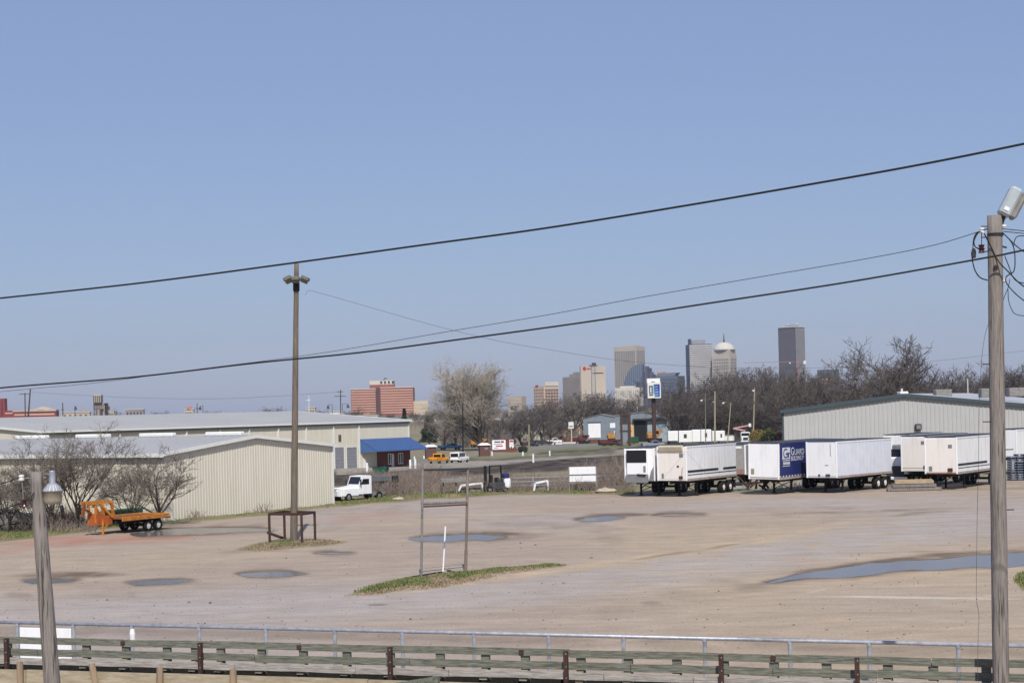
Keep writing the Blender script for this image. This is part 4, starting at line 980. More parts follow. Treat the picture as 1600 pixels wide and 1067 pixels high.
scrub('dense dark leafless scrub filling the wood behind the trailers', [(1050, 1250, 480, 600, 8, 900), (1240, 1360, 350, 450, 9, 500), (1340, 1680, 300, 400, 7, 900), (1060, 1250, 600, 640, 11, 400)], m_twig3, 41, .07)
scrub('grey brown leafless scrub behind the yard in the middle distance', [(790, 1040, 600, 700, 9, 1500), (690, 800, 480, 560, 7, 500), (560, 700, 800, 900, 5, 500), (0, 560, 900, 1000, 5, 600)], m_twig, 42, .07)
# evergreen
def conifer(x, yb, yt, label, w):
    g = gnd(x, yb); h = pix(x, yt, g.y).z-g.z; t = T('evergreen_tree', label, 'tree', g)
    k = M(); k.tube([Vector((0, 0, -.2)), Vector((0, 0, h*.9))], [.25, .05], 7); k.build('trunk', m_bark3, t)
    r = random.Random(int(x)); k = M()
    for _ in range(5200):
        z = r.uniform(.12, 1)**1.0; a = r.uniform(0, 6.28); lump = .75+.5*noise.noise(Vector((math.cos(a)*1.5, math.sin(a)*1.5, z*5)))
        R_ = w*(1-z*.74)*lump*r.uniform(.45, 1)**.5; c = Vector((math.cos(a)*R_, math.sin(a)*R_, z*h))
        s = .22; vs = [c+Vector((r.gauss(0, s), r.gauss(0, s), r.gauss(0, s*.7))) for _ in range(3)]; k.add(vs, [(0, 1, 2)])
    k.build('crown', m_pine, t, fix=False)
conifer(671, 697, 650, 'dark evergreen tree behind the brick kiosk, right of the blue awning', 4.6)
conifer(632, 672, 638, 'small dark evergreen far behind the corner of the large warehouse', 2.2)
# shrubs by the boom truck
for i, (x, yb, yt, w, c) in enumerate([(1185, 697, 671, 2.3, (128, 112, 62)), (1203, 697, 670, 2.0, (96, 100, 56)), (817, 706, 698, 1.0, (62, 68, 50))]):
    g = gnd(x, yb); h = pix(x, yt, g.y).z-g.z; r = random.Random(i); k = M()
    for _ in range(1500):
        v = Vector((r.gauss(0, 1), r.gauss(0, 1), r.gauss(0, 1))).normalized()*r.uniform(.5, 1)**.4; v = Vector((v.x*w, v.y*w, (v.z*.5+.5)*h)); s = .14
        q = [v+Vector((r.gauss(0, s), r.gauss(0, s), r.gauss(0, s*1.5))) for _ in range(3)]; k.add(q, [(0, 1, 2)])
    o = k.build('shrub', mat('shrub%d' % i, c, .9, sc=1), loc=g, fix=False); tag(o, ('olive tan shrub in front of the white boom truck', 'greener shrub right of the olive tan one, above the blue trailer', 'dark round bush beside the brick sign wall')[i], 'shrub')
# ------------------------------------------------------------------ city
def tower(name, label, xl, xm, xr, ytop, Y, phi, mt, mtB=None, zb=None, cat='building', dirx=None):
    """xl..xm = face A (left), xm..xr = face B (right); local: A on y=0 from x=-a..0, B on x=0 from y=0..b"""
    p = pix(xm, ytop, Y); u, _ = lev(xm, ytop); vaz = math.atan2(u, F); f = R(phi)
    a = (xm-xl)/F*Y/math.cos(f); b = (xr-xm)/F*Y/math.sin(f) if xr > xm else a*.5
    g = Vector((p.x, Y, zt(Y)-2)); t = T(name, label, cat, g, -f-vaz)
    h = p.z-g.z
    k = M(); k.b(-a, 0, 0, b, 0, h); k.build('wall', mt, t)
    return t, a, b, h
def rows(t, a, b, h, n, top, pitch, hh, mt, cols=0, fill=.6, face='A', name='glazed_strip', margin=.04, prd=.35, zmin=0):
    for i in range(n):
        z = h-top-i*pitch
        if z-hh < zmin: break
        k = M(); Ln = a if face == 'A' else b
        cw = Ln*(1-2*margin)/max(cols, 1)
        for c in range(max(cols, 1)):
            s = Ln*margin+c*cw+cw*(1-fill)/2 if cols else Ln*margin; e = s+cw*(fill if cols else 1)
            if face == 'A': k.b(-a+s, -a+e, -prd, .02, z-hh, z)
            else: k.b(-.02, prd, s, e, z-hh, z)
        k.build(name, mt, t)
def colsv(t, a, b, h, n, z0, z1, mt, fill=.5, face='A', name='window_column', margin=.03, prd=.35):
    Ln = a if face == 'A' else b; cw = Ln*(1-2*margin)/n
    for c in range(n):
        s = Ln*margin+c*cw+cw*(1-fill)/2; e = s+cw*fill; k = M()
        if face == 'A': k.b(-a+s, -a+e, -prd, .02, z0, z1)
        else: k.b(-.02, prd, s, e, z0, z1)
        k.build(name, mt, t)
c_win = mat('city_window_glass', (74, 78, 88), .4, var=.05, sc=.05)
c_beige = mat('city_beige_stone', (188, 176, 160), .8, sc=.02)
c_tan = mat('city_tan_stone', (206, 190, 168), .8, sc=.02)
c_pale = mat('city_pale_stone', (212, 204, 190), .8, sc=.02)
c_brick = mat('city_red_brick', (158, 92, 76), .8, sc=.03)
c_pink = mat('city_pink_band', (206, 168, 146), .8, sc=.03)
c_bglass = mat('city_blue_glass', (84, 96, 112), .6, sc=.05)
c_dglass = mat('city_dark_glass', (58, 62, 78), .6, sc=.05)
c_dtow = mat('city_dark_tower', (62, 54, 56), .6, sc=.05)
c_gtow = mat('city_sunlit_side', (150, 146, 140), .7, sc=.05)
c_grey = mat('city_grey', (150, 152, 156), .7, sc=.05)
YC = 3300
# beige grid tower
t, a, b, h = tower('office_tower', 'tall beige office tower with a grid of square windows', 958.5, 993.5, 1007.5, 541, YC, 32, c_beige)
rows(t, a, b, h, 24, 9, 3.95, 1.9, c_win, 11, .62); rows(t, a, b, h, 24, 9, 3.95, 1.9, c_win, 6, .45, 'B')
k = M(); k.cb(-a*.75, -a*.15, b*.2, b*.8, h, h+2.5, .3); k.build('roof_plant', c_beige, t)
# striped tower
t, a, b, h = tower('office_tower', 'office tower with horizontal white and grey stripes and a dark left side', 1071, 1076.5, 1112, 538, YC, 82, c_dglass)
k = M(); k.b(.01, 1.2, .5, b-.3, 0, h-1); k.build('glazed_front', mat('city_slate_band', (104, 112, 130), .5, sc=.05), t)
for i in range(22):
    z = h-2-i*4.0
    if z < 4: break
    k = M(); k.b(.01, 1.8, .4, b-.2, z-2.1, z); k.build('floor_band', c_pale, t)
k = M(); k.b(-a*.6, -2, b*.12, b*.72, h, h+8); pl = k.build('roof_plant', c_grey, t); k = M(); k.b(-a*.6, -2, b*.05, b*.1, h, h+10.5); k.build('roof_fin', c_dglass, t)
# domed beige tower with spire
t, a, b, h = tower('office_tower', 'stepped beige tower with white dome roof and thin spire', 1112.5, 1140, 1151, 556, YC-40, 25, c_beige)
rows(t, a, b, h, 14, 5, 6, 3.4, c_win, 9, .4, name='glazed_strip', margin=.06); rows(t, a, b, h, 14, 5, 6, 3.4, c_win, 4, .35, 'B', margin=.1)
k = M(); k.b(-a*.97, -a*.02, b*.03, b*.95, h, h+12); up = k.build('upper_storeys', c_beige, t)
k = M(); 
for c in range(8): k.b(-a*.9+c*a*.105, -a*.9+c*a*.105+a*.05, b*.05-.4, b*.05+.1, h+3, h+10)
k.build('glazed_strip', c_win, up)
k = M(); T4 = Matrix.Translation((-a*.49, b*.47, h+12)) @ Matrix.Diagonal((a*.56, b*.6, 1.25, 1)); k.lathe([(1.04, 0), (1.04, 1.5), (1, 1.6), (.93, 4.2), (.78, 7.4), (.55, 10), (.3, 11.5), (.001, 12)], 16, T4); dm = k.build('dome', c_pale, t)
k = M(); k.tube([(-a*.49, b*.47, h+25), (-a*.49, b*.47, h+33), (-a*.49, b*.47, h+44)], [2.2, 1.1, .3], 6); k.build('spire', c_dtow, t)
# dark tower
t, a, b, h = tower('office_tower', 'tallest dark slab tower with fine vertical ribs, above the bare trees at the right', 1215.8, 1242.3, 1256.8, 511, YC+80, 29, c_dtow)
colsv(t, a, b, h, 16, 2, h-4, mat('city_rib', (120, 112, 112), .6, sc=.05), .35, name='mullion'); k = M(); k.b(.01, .5, .6, b-.3, 2, h-2); k.build('sunlit_side', c_gtow, t)  # paler grey sheet: the right face's sunlit tone is put into its colour
colsv(t, a, b, h, 9, 3, h-5, mat('city_gap', (118, 112, 108), .6, sc=.05), .3, 'B', 'window_column', prd=.75)
k = M(); k.b(-a, .5, -.5, b, h, h+2.2); k.build('parapet', c_pale, t)
k = M(); k.b(-a*.7, -a*.15, b*.2, b*.7, h+2.2, h+5); k.build('roof_plant', c_grey, t)
for x in (-a*.6, -a*.05):
    k = M(); k.lathe([(.1, 0), (1.2, .8), (1.3, 1.6), (.1, 2.8)], 10, Matrix.Translation((x, b*.3, h+5))); k.build('roof_dish', m_white, t)
# tan hotel-like building with logo and radio mast
t, a, b, h = tower('office_building', 'large tan building with stepped roof and small red sign at its top', 878, 906, 944, 572, 2700, 60, c_tan)
bpy.data.objects.remove([o for o in bpy.data.objects if o.parent == t][0])
k = M(); k.b(-a, -.3, 0, b, 0, h-16); k.b(-a*.62, -.3, .3, b-.3, h-16, h-12); k.b(-a*.42, -.3, .6, b-.6, h-12, h-9); k.build('left_wing', mat('city_tan_louvre', (176, 162, 148), .8, sc=.03), t)
colsv(t, a, b, h, 22, 1, h-18, mat('city_shade_rib', (150, 138, 128), .8, sc=.03), .4, 'A', 'rib'); k = M(); k.b(-.29, 4, -.5, b, 0, h); k.build('main_block', c_tan, t)
k = M(); k.lathe([(.001, 0), (3, 0), (3, .4), (.001, .4)], 14, Matrix.Translation((4.05, b*.13, h-4)) @ Matrix.Rotation(R(90), 4, 'Y')); k.build('sign_disc', mat('city_red_sign', (186, 40, 40), .6, sc=.1), t)
k = M()
for q in range(3): k.b(4.0, 4.5, b*.13+4.5+q*2.6, b*.13+6.2+q*2.6, h-5.5, h-3)
k.build('sign_marks', MATS['city_red_sign'], t)
rows(t, a, b, h, 3, 44, 5, 1.6, c_win, 10, .4, 'B', prd=4.4)
tm_ = T('radio_mast', 'slim grey lattice radio mast before the large tan building', 'mast', at(929, 2500)); hm = pix(929, 571, 2500).z-tm_.location.z
k = M(); 
for (sx_, sy_) in ((-1, -1), (1, -1), (1, 1), (-1, 1)): k.tube([(sx_*3.2, sy_*3.2, 0), (sx_*2.4, sy_*2.4, hm)], .45, 4)
z = 3
while z < hm-4: k.beam((-2.9, -3, z), (2.9, -3, z+4), .5, .5); k.beam((2.9, -3, z), (-2.9, -3, z+4), .5, .5); z += 4
k.build('lattice', c_grey, tm_)
k = M(); k.b(-6, 6, -4, 4, hm-1, hm+.5); k.b(-2, 4, -2, 2, hm+.5, hm+4); k.b(-1, 14, -3.5, 3, hm-12, hm-10.5); k.build('platform', c_dtow, tm_)
# cream buildings left of it
t, a, b, h = tower('office_building', 'cream building with a taller right half, small windows and a red roof sign', 833.5, 850, 873, 603, 2300, 55, mat('city_peach', (214, 188, 160), .8, sc=.03))
rows(t, a, b, h, 6, 4, 4.2, 1.8, mat('city_brown_window', (136, 112, 104), .6, sc=.1), 6, .5); k = M(); k.b(-.3, 1, 1, b-1, h, h+5.5); k.build('upper_floor', c_pale, t)
rows(t, a, b, h, 6, 4, 4.2, 2.0, MATS['city_brown_window'], 5, .7, 'B', prd=1.3)
k = M()
for q in range(3): k.b(-a+5+q*2.2, -a+6.4+q*2.2, -.6, .3, h-.8, h+1.6)
k.build('roof_sign', MATS['city_red_sign'], t)
# glass quarter round and stepped dark glass
g = at(1005, YC-500, 600); t = T('glass_building', 'blue glass building with a curved left shoulder, in front of the beige tower', 'building', g, -.15)
hh = pix(1000, 569, YC-500).z-g.z; s = (YC-500)/F
prof = [(-32*s, 0), (-32*s, hh*.25), (-31*s, hh*.5), (-28*s, hh*.68), (-23*s, hh*.82), (-17*s, hh*.93), (-11*s, hh*.985), (0, hh), (0, 0)]
k = M(); k.prism(prof, 0, 30, 'y'); k.build('wall', c_bglass, t)
for q in range(9):
    x = -30*s+q*3.3*s; k = M(); zt_ = 0
    for (x0, z0), (x1, z1) in zip(prof[:-2], prof[1:-1]):
        if x0 <= x <= x1: zt_ = z0+(z1-z0)*(x-x0)/max(x1-x0, .01)
    k.b(x, x+.9, -.4, .02, 0, zt_-.5); k.build('mullion', mat('city_pale_mullion', (128, 144, 164), .5, sc=.05), t)
g = at(1010, YC-560, 600); t = T('stepped_glass_building', 'dark blue glass building stepping down on both sides of a central peak', 'building', g, -.2); s = (YC-560)/F
for i, (x0, x1, yt) in enumerate([(-16, -10, 596), (-10, -6, 589), (-6, -2, 581), (-2, 2, 572), (2, 6, 575), (6, 9, 581), (9, 12, 585), (12, 15, 592)]):
    z = pix(1010, yt, YC-560).z-g.z; k = M(); k.b(x0*s, x1*s, i % 2*.8, 26, 0, z); k.build('wing', c_dglass if i % 2 == 0 else mat('city_mid_glass', (92, 88, 104), .4, sc=.05), t)
# low long dark building + orange box
t, a, b, h = tower('office_building', 'long low dark slate building behind the pole mounted billboard', 1013, 1058, 1070, 587, YC, 20, mat('city_slate', (92, 100, 110), .6, sc=.03))
k = M(); k.prism([(-a*.8, h), (-a*.1, h), (-a*.02, h+6), (-a*.6, h+6)], 0, b*.5, 'y'); k.build('sloping_top', mat('city_slate2', (112, 122, 130), .6, sc=.03), t)
rows(t, a, b, h, 5, 6, 6, 2, c_win, 0, 1)
t, a, b, h = tower('office_building', 'small orange brick block above the long slate building', 1026.5, 1036, 1040, 581, YC+300, 20, mat('city_orange', (206, 144, 112), .8, sc=.03))
rows(t, a, b, h, 2, 3, 5, 1.6, c_brick, 0, 1)
# white block
t, a, b, h = tower('office_building', 'white low office block at the foot of the beige tower', 960.5, 999, 1005, 605, 2300, 12, c_pale)
colsv(t, a, b, h, 11, 3, h-4, mat('city_pale_gap', (176, 168, 158), .7, sc=.03), .35); k = M(); k.b(-a*.8, -a*.25, 2, b*.7, h, h+2.2); k.build('roof_plant', c_pale, t)
# brick hospital-like block
t, a, b, h = tower('brick_building', 'wide red brick building with pale horizontal bands and white rooftop', 548, 587, 587, 608, 1900, 4, c_brick)
u0, _ = lev(587, 606); s = 1900/F
k = M(); k.b(0, 7*s, 4, 34, 0, h+1.5); k.build('dark_recess', mat('city_recess', (96, 70, 70), .8, sc=.05), t)
k = M(); k.b(7*s, 58.5*s, -1, 34, 0, h+1); k.build('right_wing', c_brick, t)
for i in range(10):
    z = h-1.3-i*2.75
    if z < 1: break
    k = M(); k.b(-a+.5, -.3, -.5, .02, z-1.3, z); k.build('floor_band', c_pink, t)
    k = M(); k.b(7*s+.4, 58*s, -1.5, -.98, z-1.3+.5, z+.5); k.build('floor_band', c_pink, t)
k = M(); k.b(-10*s, 28*s, 5, 26, h+1.6, h+5); k.build('brick_penthouse', c_brick, t)
k = M(); k.b(-a, -.2, -.6, .6, h, h+.8); k.b(7*s, 58.5*s, -1.6, .6, h+1, h+1.8); k.build('parapet', c_pale, t)
k = M(); k.b(-10*s, 28*s, 4.9, 26, h+5, h+9.5); pp_ = k.build('white_penthouse', c_pale, t)
for q in range(4):
    k = M(); x = (7+q*6)*s; k.b(x, x+3*s, 4.5, 4.95, h+6, h+8.8); k.build('window', c_dtow, pp_)
k = M(); k.tube([(11*s, 12, h+9), (14*s, 12, h+12.5), (17*s, 12, h+11)], .5, 5); k.build('antenna', c_dtow, t)
t, a, b, h = tower('office_building', 'pale cream building just right of the wide red brick building', 645, 669, 669.5, 626, 1900, 5, mat('city_cream', (208, 190, 162), .8, sc=.03)); rows(t, a, b, h, 4, 3, 4, 1.2, c_tan, 8, .5)
t, a, b, h = tower('office_building', 'low tan building showing above the trees between the pale tree and the cream buildings', 795, 815, 822, 619, 2300, 25, mat('city_cream2', (180, 168, 146), .8, sc=.03)); rows(t, a, b, h, 3, 3, 4, 1.2, c_tan, 8, .5)
t, a, b, h = tower('office_building', 'grey green building glimpsed through the trees right of the dark tower', 1277, 1300, 1311, 577, 2500, 25, mat('city_greygreen', (98, 104, 100), .8, sc=.03)); rows(t, a, b, h, 4, 5, 6, 2, c_win, 0, 1)
t, a, b, h = tower('brick_building', 'orange brick block glimpsed through the trees below the grey green building', 1281, 1294, 1298, 591, 2300, 25, c_pink); rows(t, a, b, h, 4, 3, 5, 1.6, c_brick, 0, 1)
# parking structure glimpses
t, a, b, h = tower('parking_garage', 'pale multi storey parking garage glimpsed through the trees below the striped tower', 1035, 1110, 1120, 626, 1300, 12, c_grey)
rows(t, a, b, h, 6, 2, 2.6, 1.3, c_dtow, 0, 1, name='open_deck')
# left skyline
t, a, b, h = tower('brick_building', 'dark red brick tower cut by the left edge of the picture', -30, 7, 11, 622.5, 1500, 25, mat('city_dred', (140, 62, 60), .8, sc=.05)); colsv(t, a, b, h, 6, 1, h-2, mat('city_dred2', (112, 50, 50), .8, sc=.05), .4)
t, a, b, h = tower('brick_building', 'low red brick hall with pale roof on the left skyline', 22, 88, 92, 642, 1200, 10, MATS['city_dred'])
k = M(); k.b(-a, 0, -.5, b, h, h+1.0); k.lathe([(9, 0), (5, 1.3), (2, 2.2), (.01, 2.5)], 14, Matrix.Translation((-a*.35, 8, h+1))); k.build('pale_roof', mat('city_tanroof', (190, 176, 158), .8, sc=.05), t)
rows(t, a, b, h, 1, 1.5, 3, 1.2, c_pink, 0, 1)
t, a, b, h = tower('brick_building', 'lower red brick annex just left of the pale roofed hall', 8, 26, 28, 641, 1250, 10, MATS['city_dred']); rows(t, a, b, h, 1, 1.5, 3, 1, c_pink, 0, 1)
# cement plant
g = at(155, 900, 650); t = T('batch_plant', 'grey concrete batch plant with conveyor on the left skyline', 'plant', g, 0); s = 900/F; pc = mat('plant_grey', (176, 168, 158), .7, sc=.3, c2=(146, 138, 130))
H0 = pix(155, 616, 900).z-g.z
for (x0, x1, y0, y1, dy, nm) in ((-9, 4, 616, 630, 0, 'upper_silo'), (-10, 6, 630, 640, 1.2, 'hopper'), (-7, 13, 634, 662, 2.2, 'frame_house'), (-4, 2, 640, 662, -.4, 'leg_house'), (13, 24, 642, 662, 3, 'bin')):
    k = M(); z1 = pix(155, y0, 900).z-g.z; z0 = max(0, pix(155, y1, 900).z-g.z); k.cb(x0*s, x1*s, dy, dy+4, z0, z1, .3); k.build(nm, pc, t)
for q in range(5):
    k = M(); k.b((-8+q*3)*s, (-7.2+q*3)*s, -.5, -.01, H0*.35, H0*.95); k.build('brace', c_dtow, t)
k = M(); k.tube([(11*s, 1, H0*.4), (11*s, 1, H0*.75)], 1, 6); k.build('stack', c_dtow, t)
k = M(); k.beam((-28*s, 1, H0*.58), (-8*s, 1, H0*.42), 1, 1.2); k.tube([(-28*s, 1, H0*.6), (-22*s, 1, H0*.1)], .5, 5); k.tube([(-26*s, 1, H0*.56), (-9*s, 1, 0)], .5, 5); k.build('conveyor', pc, t)
for i, (x0, x1, yt, c, lab) in enumerate([(97, 140, 644, (190, 176, 160), 'low pale roof left of the batch plant on the skyline'), (170, 178, 642, (196, 190, 178), 'small white bin shed right of the batch plant'), (196, 224, 640, (150, 146, 144), 'long thin grey canopy on the skyline above the large warehouse roof'), (288, 302, 640, (206, 196, 180), 'small pale church base under a red dome on the skyline'), (478, 492, 637, (196, 190, 180), 'small white house on the skyline left of the twin crossarm pole'), (515, 536, 643, (222, 220, 214), 'white box building behind the twin crossarm pole'), (556, 590, 649, (214, 208, 186), 'flat pale roof peeping over the large warehouse')]):
    t, a, b, h = tower('shed', lab, x0, x1, x1+2, yt, 820, 20, mat('shed%d' % i, c, .8, sc=.1)); k = M(); k.b(-a-.3, .3, -.3, b+.3, h, h+.3); k.build('roof', c_pale, t); rows(t, a, b, h, 1, 1, 3, 1, c_win, 5, .4)
    if i == 3:
        k = M(); k.lathe([(1.3, 0), (1.2, .6), (.8, 1.3), (.01, 1.6)], 12, Matrix.Translation((-a*.5, b*.4, h+.3))); k.build('dome', mat('dome_red', (190, 120, 108), .7), t)
# overpass wall across the back
def slab(name, lab, x0, x1, y0, y1, Y, dep, mt, cat, parapet=None):
    a = pix(x0, y0, Y); b = pix(x1, y0-(x1-x0)*.0244, Y); z1 = a.z; z0 = pix(x0, y1, Y).z; t = T(name, lab, cat, (a.x, Y, z0)); k = M(); k.b(0, b.x-a.x, 0, dep, 0, z1-z0); k.build('deck', mt, t)
    if parapet: k = M(); k.b(0, b.x-a.x, -.3, -.002, z1-z0-.35, z1-z0+.15); k.build('parapet', parapet, t)
    return t
t = slab('overpass', 'pale concrete highway overpass at the top of the grassy bank', 600, 1020, 656, 661.5, 905, 12, c_pale, 'bridge', c_grey)
for q in range(7):
    k = M(); x = 8+q*19; k.b(x, x+1.5, 2, 9, -6, -.05); k.build('pier', c_grey, t)
# ------------------------------------------------------------------ vehicles
def wheel(t, x, y, r, w, rim=m_white, rimr=.55, name='wheel'):
    k = M(); Tm = Matrix.Translation((x, y, r)) @ Matrix.Rotation(R(90), 4, 'X')
    k.lathe([(r*.55, -w/2), (r*.93, -w/2), (r, -w/2+.04), (r, w/2-.04), (r*.93, w/2), (r*.55, w/2)], 18, Tm); o = k.build(name, m_black, t)
    k = M(); k.lathe([(.001, -w/2+.03), (r*.2, -w/2+.02), (r*.25, -w/2+.07), (r*rimr, -w/2+.05), (r*rimr, w/2-.05), (r*.25, w/2-.07), (r*.2, w/2-.02), (.001, w/2-.03)], 14, Tm); k.build('rim', rim, o)
def axle_set(t, x, hw=1.05, r=.5, rim=m_cream):
    for y in (-hw, hw): wheel(t, x, y, r, .45, rim, .5)
    k = M(); k.tube([(x, -hw, r), (x, hw, r)], .07, 8); k.build('axle', m_under, t)
def trailer(label, corner, az, L_, side='L', Z0=1.2, Z1=4.0, W=2.55, body=m_whiteD, front=None, tilt=0, stripe=None, wheels=True, lg=2.4, roofc=m_dgrey, group='box trailers parked along the far edge of the lot', name='box_trailer', zg=0, wx=None, sidem=None, rim=m_cream, vis=True):
    """corner: ground point below the visible nose corner; nose heads to compass az; +x forward"""
    lv = Vector((math.sin(R(az-90)), math.cos(R(az-90)), 0))*(1 if side == 'L' else -1)
    o = Vector((corner.x, corner.y, zt(corner.y)))-lv*W/2
    t = T(name, label, 'trailer', o, head(az), group)
    if tilt: t.rotation_euler.x = R(tilt)
    h = W/2
    k = M(); k.cb(-L_, 0, -h, h, Z0, Z1, .045); k.build('body', body, t)
    fm = front or m_white
    k = M(); k.b(.003, .02, -h+.13, h-.13, Z0+.16, Z1-.14); k.build('front_panel', fm, t)
    for y in (-h, h-.11):
        k = M(); k.cb(-.06, .035, y-.012, y+.122, Z0, Z1-.02, .02); k.build('corner_post', m_white, t)
    k = M(); k.b(-L_-.01, .03, -h-.015, h+.015, Z1+.003, Z1+.05); k.build('roof_cap', roofc, t)
    for s in (-1, 1):
        k = M(); k.b(-L_, 0, s*h-.0+(.003 if s > 0 else -.03), s*h+(.03 if s > 0 else -.003), Z1-.12, Z1-.004); k.build('top_rail', m_whiteD if sidem is None else sidem, t)
        k = M(); k.b(-L_, -.02, s*h+(.003 if s > 0 else -.035), s*h+(.035 if s > 0 else -.003), Z0-.02, Z0+.16); br = k.build('bottom_rail', mat('rail_grey', (176, 170, 164), .6, sc=2, c2=(140, 120, 110)), t)
        if sidem: k = M(); k.b(-L_+.03, -.07, s*h+(.003 if s > 0 else -.006), s*h+(.006 if s > 0 else -.003), Z0+.165, Z1-.125); k.build('side_panel', sidem, t)
        k = M(); x = -.9
        while x > -L_+.3: k.b(x-.018, x+.018, s*h+(.006 if s > 0 else -.012), s*h+(.012 if s > 0 else -.006), Z0+.165, Z1-.125); x -= .62
        tag(k.build('side_seam', sidem or m_whiteD, t), kind='stuff')
    if stripe:
        for s in (-1, 1):
            for (za, zb_, x1, x0) in ((.62, .80, -.12, -L_*.62), (.62, .80, -L_*.72, -L_+.1), (.42, .48, -.12, -L_+.1)):
                k = M(); k.b(x0, x1, s*h+(.012 if s > 0 else -.018), s*h+(.018 if s > 0 else -.012), Z0+za, Z0+zb_); k.build('stripe', stripe, t)
    k = M(); k.b(-L_+.2, -.5, -.5, -.38, Z0-.28, Z0-.003); k.b(-L_+.2, -.5, .38, .5, Z0-.28, Z0-.003); 
    for q in range(int(L_/1.2)): k.b(-L_+.5+q*1.2, -L_+.6+q*1.2, -h+.1, h-.1, Z0-.12, Z0-.004)
    k.build('underframe', m_under, t)
    if lg:
        for y in (-.75, .75):
            k = M(); k.b(-lg-.07, -lg+.07, y-.07, y+.07, .06, Z0-.13); k.b(-lg-.2, -lg+.2, y-.16, y+.16, 0, .055); k.beam((-lg, y, .55), (-lg-1.0, y*.6, Z0-.2), .05, .05); k.build('landing_leg', m_under, t)
        k = M(); k.beam((-lg, -.7, .35), (-lg, .7, Z0-.3), .05, .05); k.beam((-lg, .7, .35), (-lg, -.7, Z0-.3), .05, .05); k.build('leg_brace', m_rust, t)
    if wheels:
        for x in (wx or (-L_+1.0, -L_+2.2)): axle_set(t, x, h-.28, rim=rim)
        for ya in (-h+.05, h-.6): k = M(); k.b(-L_+.12, -L_+.15, ya, ya+.55, .35, Z0-.28); k.build('mud_flap', m_black, t)
    return t
def P(t, name, x0, x1, y0, y1, z0, z1, mt, ch=.0):
    k = M(); (k.cb(x0, x1, y0, y1, z0, z1, ch) if ch else k.b(x0, x1, y0, y1, z0, z1)); return k.build(name, mt, t)
Yt = 134.0
def cor(x, Y=Yt, y=765): v = pix(x, y, Y); return Vector((v.x, v.y, 0))
GR = 'box trailers parked along the far edge of the lot'
# 1 reefer at the left
t = trailer('white refrigerated trailer with black grille on its nose, leftmost of the row', cor(1024, 136), 205, 8.5, 'L', 1.25, 3.85, 2.55, m_whiteD, m_white, lg=2.2)
P(t, 'nose_unit', .021, .30, -1.0, .72, 1.75, 3.75, m_white, .06)
P(t, 'black_grille', .301, .33, -.98, .70, 2.72, 3.70, mat('black_grille', (30, 31, 35), .5, sc=6, c2=(20, 20, 22), stretch=(1, 8, .3)))
P(t, 'lower_box', .05, .26, -1.15, .75, 1.1, 1.72, m_grey, .04); P(t, 'vent_slots', .301, .32, .42, .62, 1.95, 2.45, m_grey)
k = M(); k.beam((.33, -.1, 1.78), (.33, .6, 1.70), .05, .12); k.build('loose_bar', m_under, t)
k = M(); k.add([(.021, .76, 1.25), (.021, 1.2, 1.25), (.021, 1.2, 2.4), (.021, .95, 2.0), (.04, .76, 1.25), (.04, 1.2, 1.25), (.04, 1.2, 2.4), (.04, .95, 2.0)], [(0, 1, 2, 3), (7, 6, 5, 4), (0, 4, 5, 1), (1, 5, 6, 2), (2, 6, 7, 3), (3, 7, 4, 0)]); k.build('grey_patch', m_grey, t)
# 2 cream fronted with stripe
t = trailer('white trailer with cream front and navy stripes along its side, beside the leftmost one', cor(1074, 134), 213, 8.8, 'L', 1.28, 3.98, 2.6, m_whiteD, m_cream, stripe=mat('navy_stripe', (44, 48, 62), .5), lg=2.6)
k = M(); k.prism([(.021, 3.55), (.16, 3.62), (.34, 3.93), (.34, 4.0), (.021, 4.04)], -1.02, 1.02, 'y'); k.build('air_fairing', mat('pale_yellow_paint', (226, 216, 188), .5, sc=2), t)
P(t, 'vent_plate', .021, .05, .68, 1.0, 3.12, 3.42, m_grey); P(t, 'vent_plate', .021, .05, -.90, -.72, 1.5, 1.86, m_grey); P(t, 'small_placard', .021, .04, .45, .62, 2.32, 2.48, m_dgrey)
P(t, 'connector_box', .021, .10, .62, .95, 1.42, 1.66, m_rust, .03); k = M(); k.tube([(.06, .85, 1.66), (.06, .95, 2.3)], .02, 6); k.build('air_hose', m_dgalv, t)
# 3 grey container behind
t = trailer('dull grey trailer standing behind the striped one, with a white strip on its front', cor(1166, 152, 750), 204, 8.5, 'L', 1.0, 3.65, 2.5, mat('dull_grey_body', (150, 146, 142), .6, sc=2), mat('dull_grey_front', (156, 152, 148), .6, sc=2), lg=2.5)
P(t, 'white_strip', .021, .04, -1.0, .9, 3.3, 3.5, m_white); P(t, 'rusty_lower_panel', .021, .035, -1.1, 1.1, 1.05, 1.5, mat('rust_stained', (156, 120, 112), .8, sc=3))
# 4 blue lettered trailer
t = trailer('trailer with white front and deep blue sides carrying white lettering', cor(1217.5, 134), 214, 12.5, 'L', 1.22, 4.02, 2.62, m_whiteD, m_white, sidem=m_blue, tilt=-1.2, lg=3.4)
P(t, 'vent_plate', .021, .05, -1.08, -.82, 1.62, 2.05, mat('olive_plate', (150, 150, 126), .7)); P(t, 'bottom_strip', .021, .035, -1.2, 1.2, 1.36, 1.40, m_grey)
m_let = mat('white_lettering', (214, 216, 224), .5, sc=8)
def side4(x, z, y=1.335): return Matrix.Translation((x, y, z)) @ Matrix(((-1, 0, 0, 0), (0, 0, 1, 0), (0, 1, 0, 0), (0, 0, 0, 1)))
k = M(); k.b(-1.95, -.55, 1.325, 1.334, 2.78, 3.68); bd = k.build('emblem_square', m_let, t)
tx = text('G', 1.08, m_blue, bd, side4(-.66, 2.86, 1.338), 'emblem_letter', .003, 1.05)
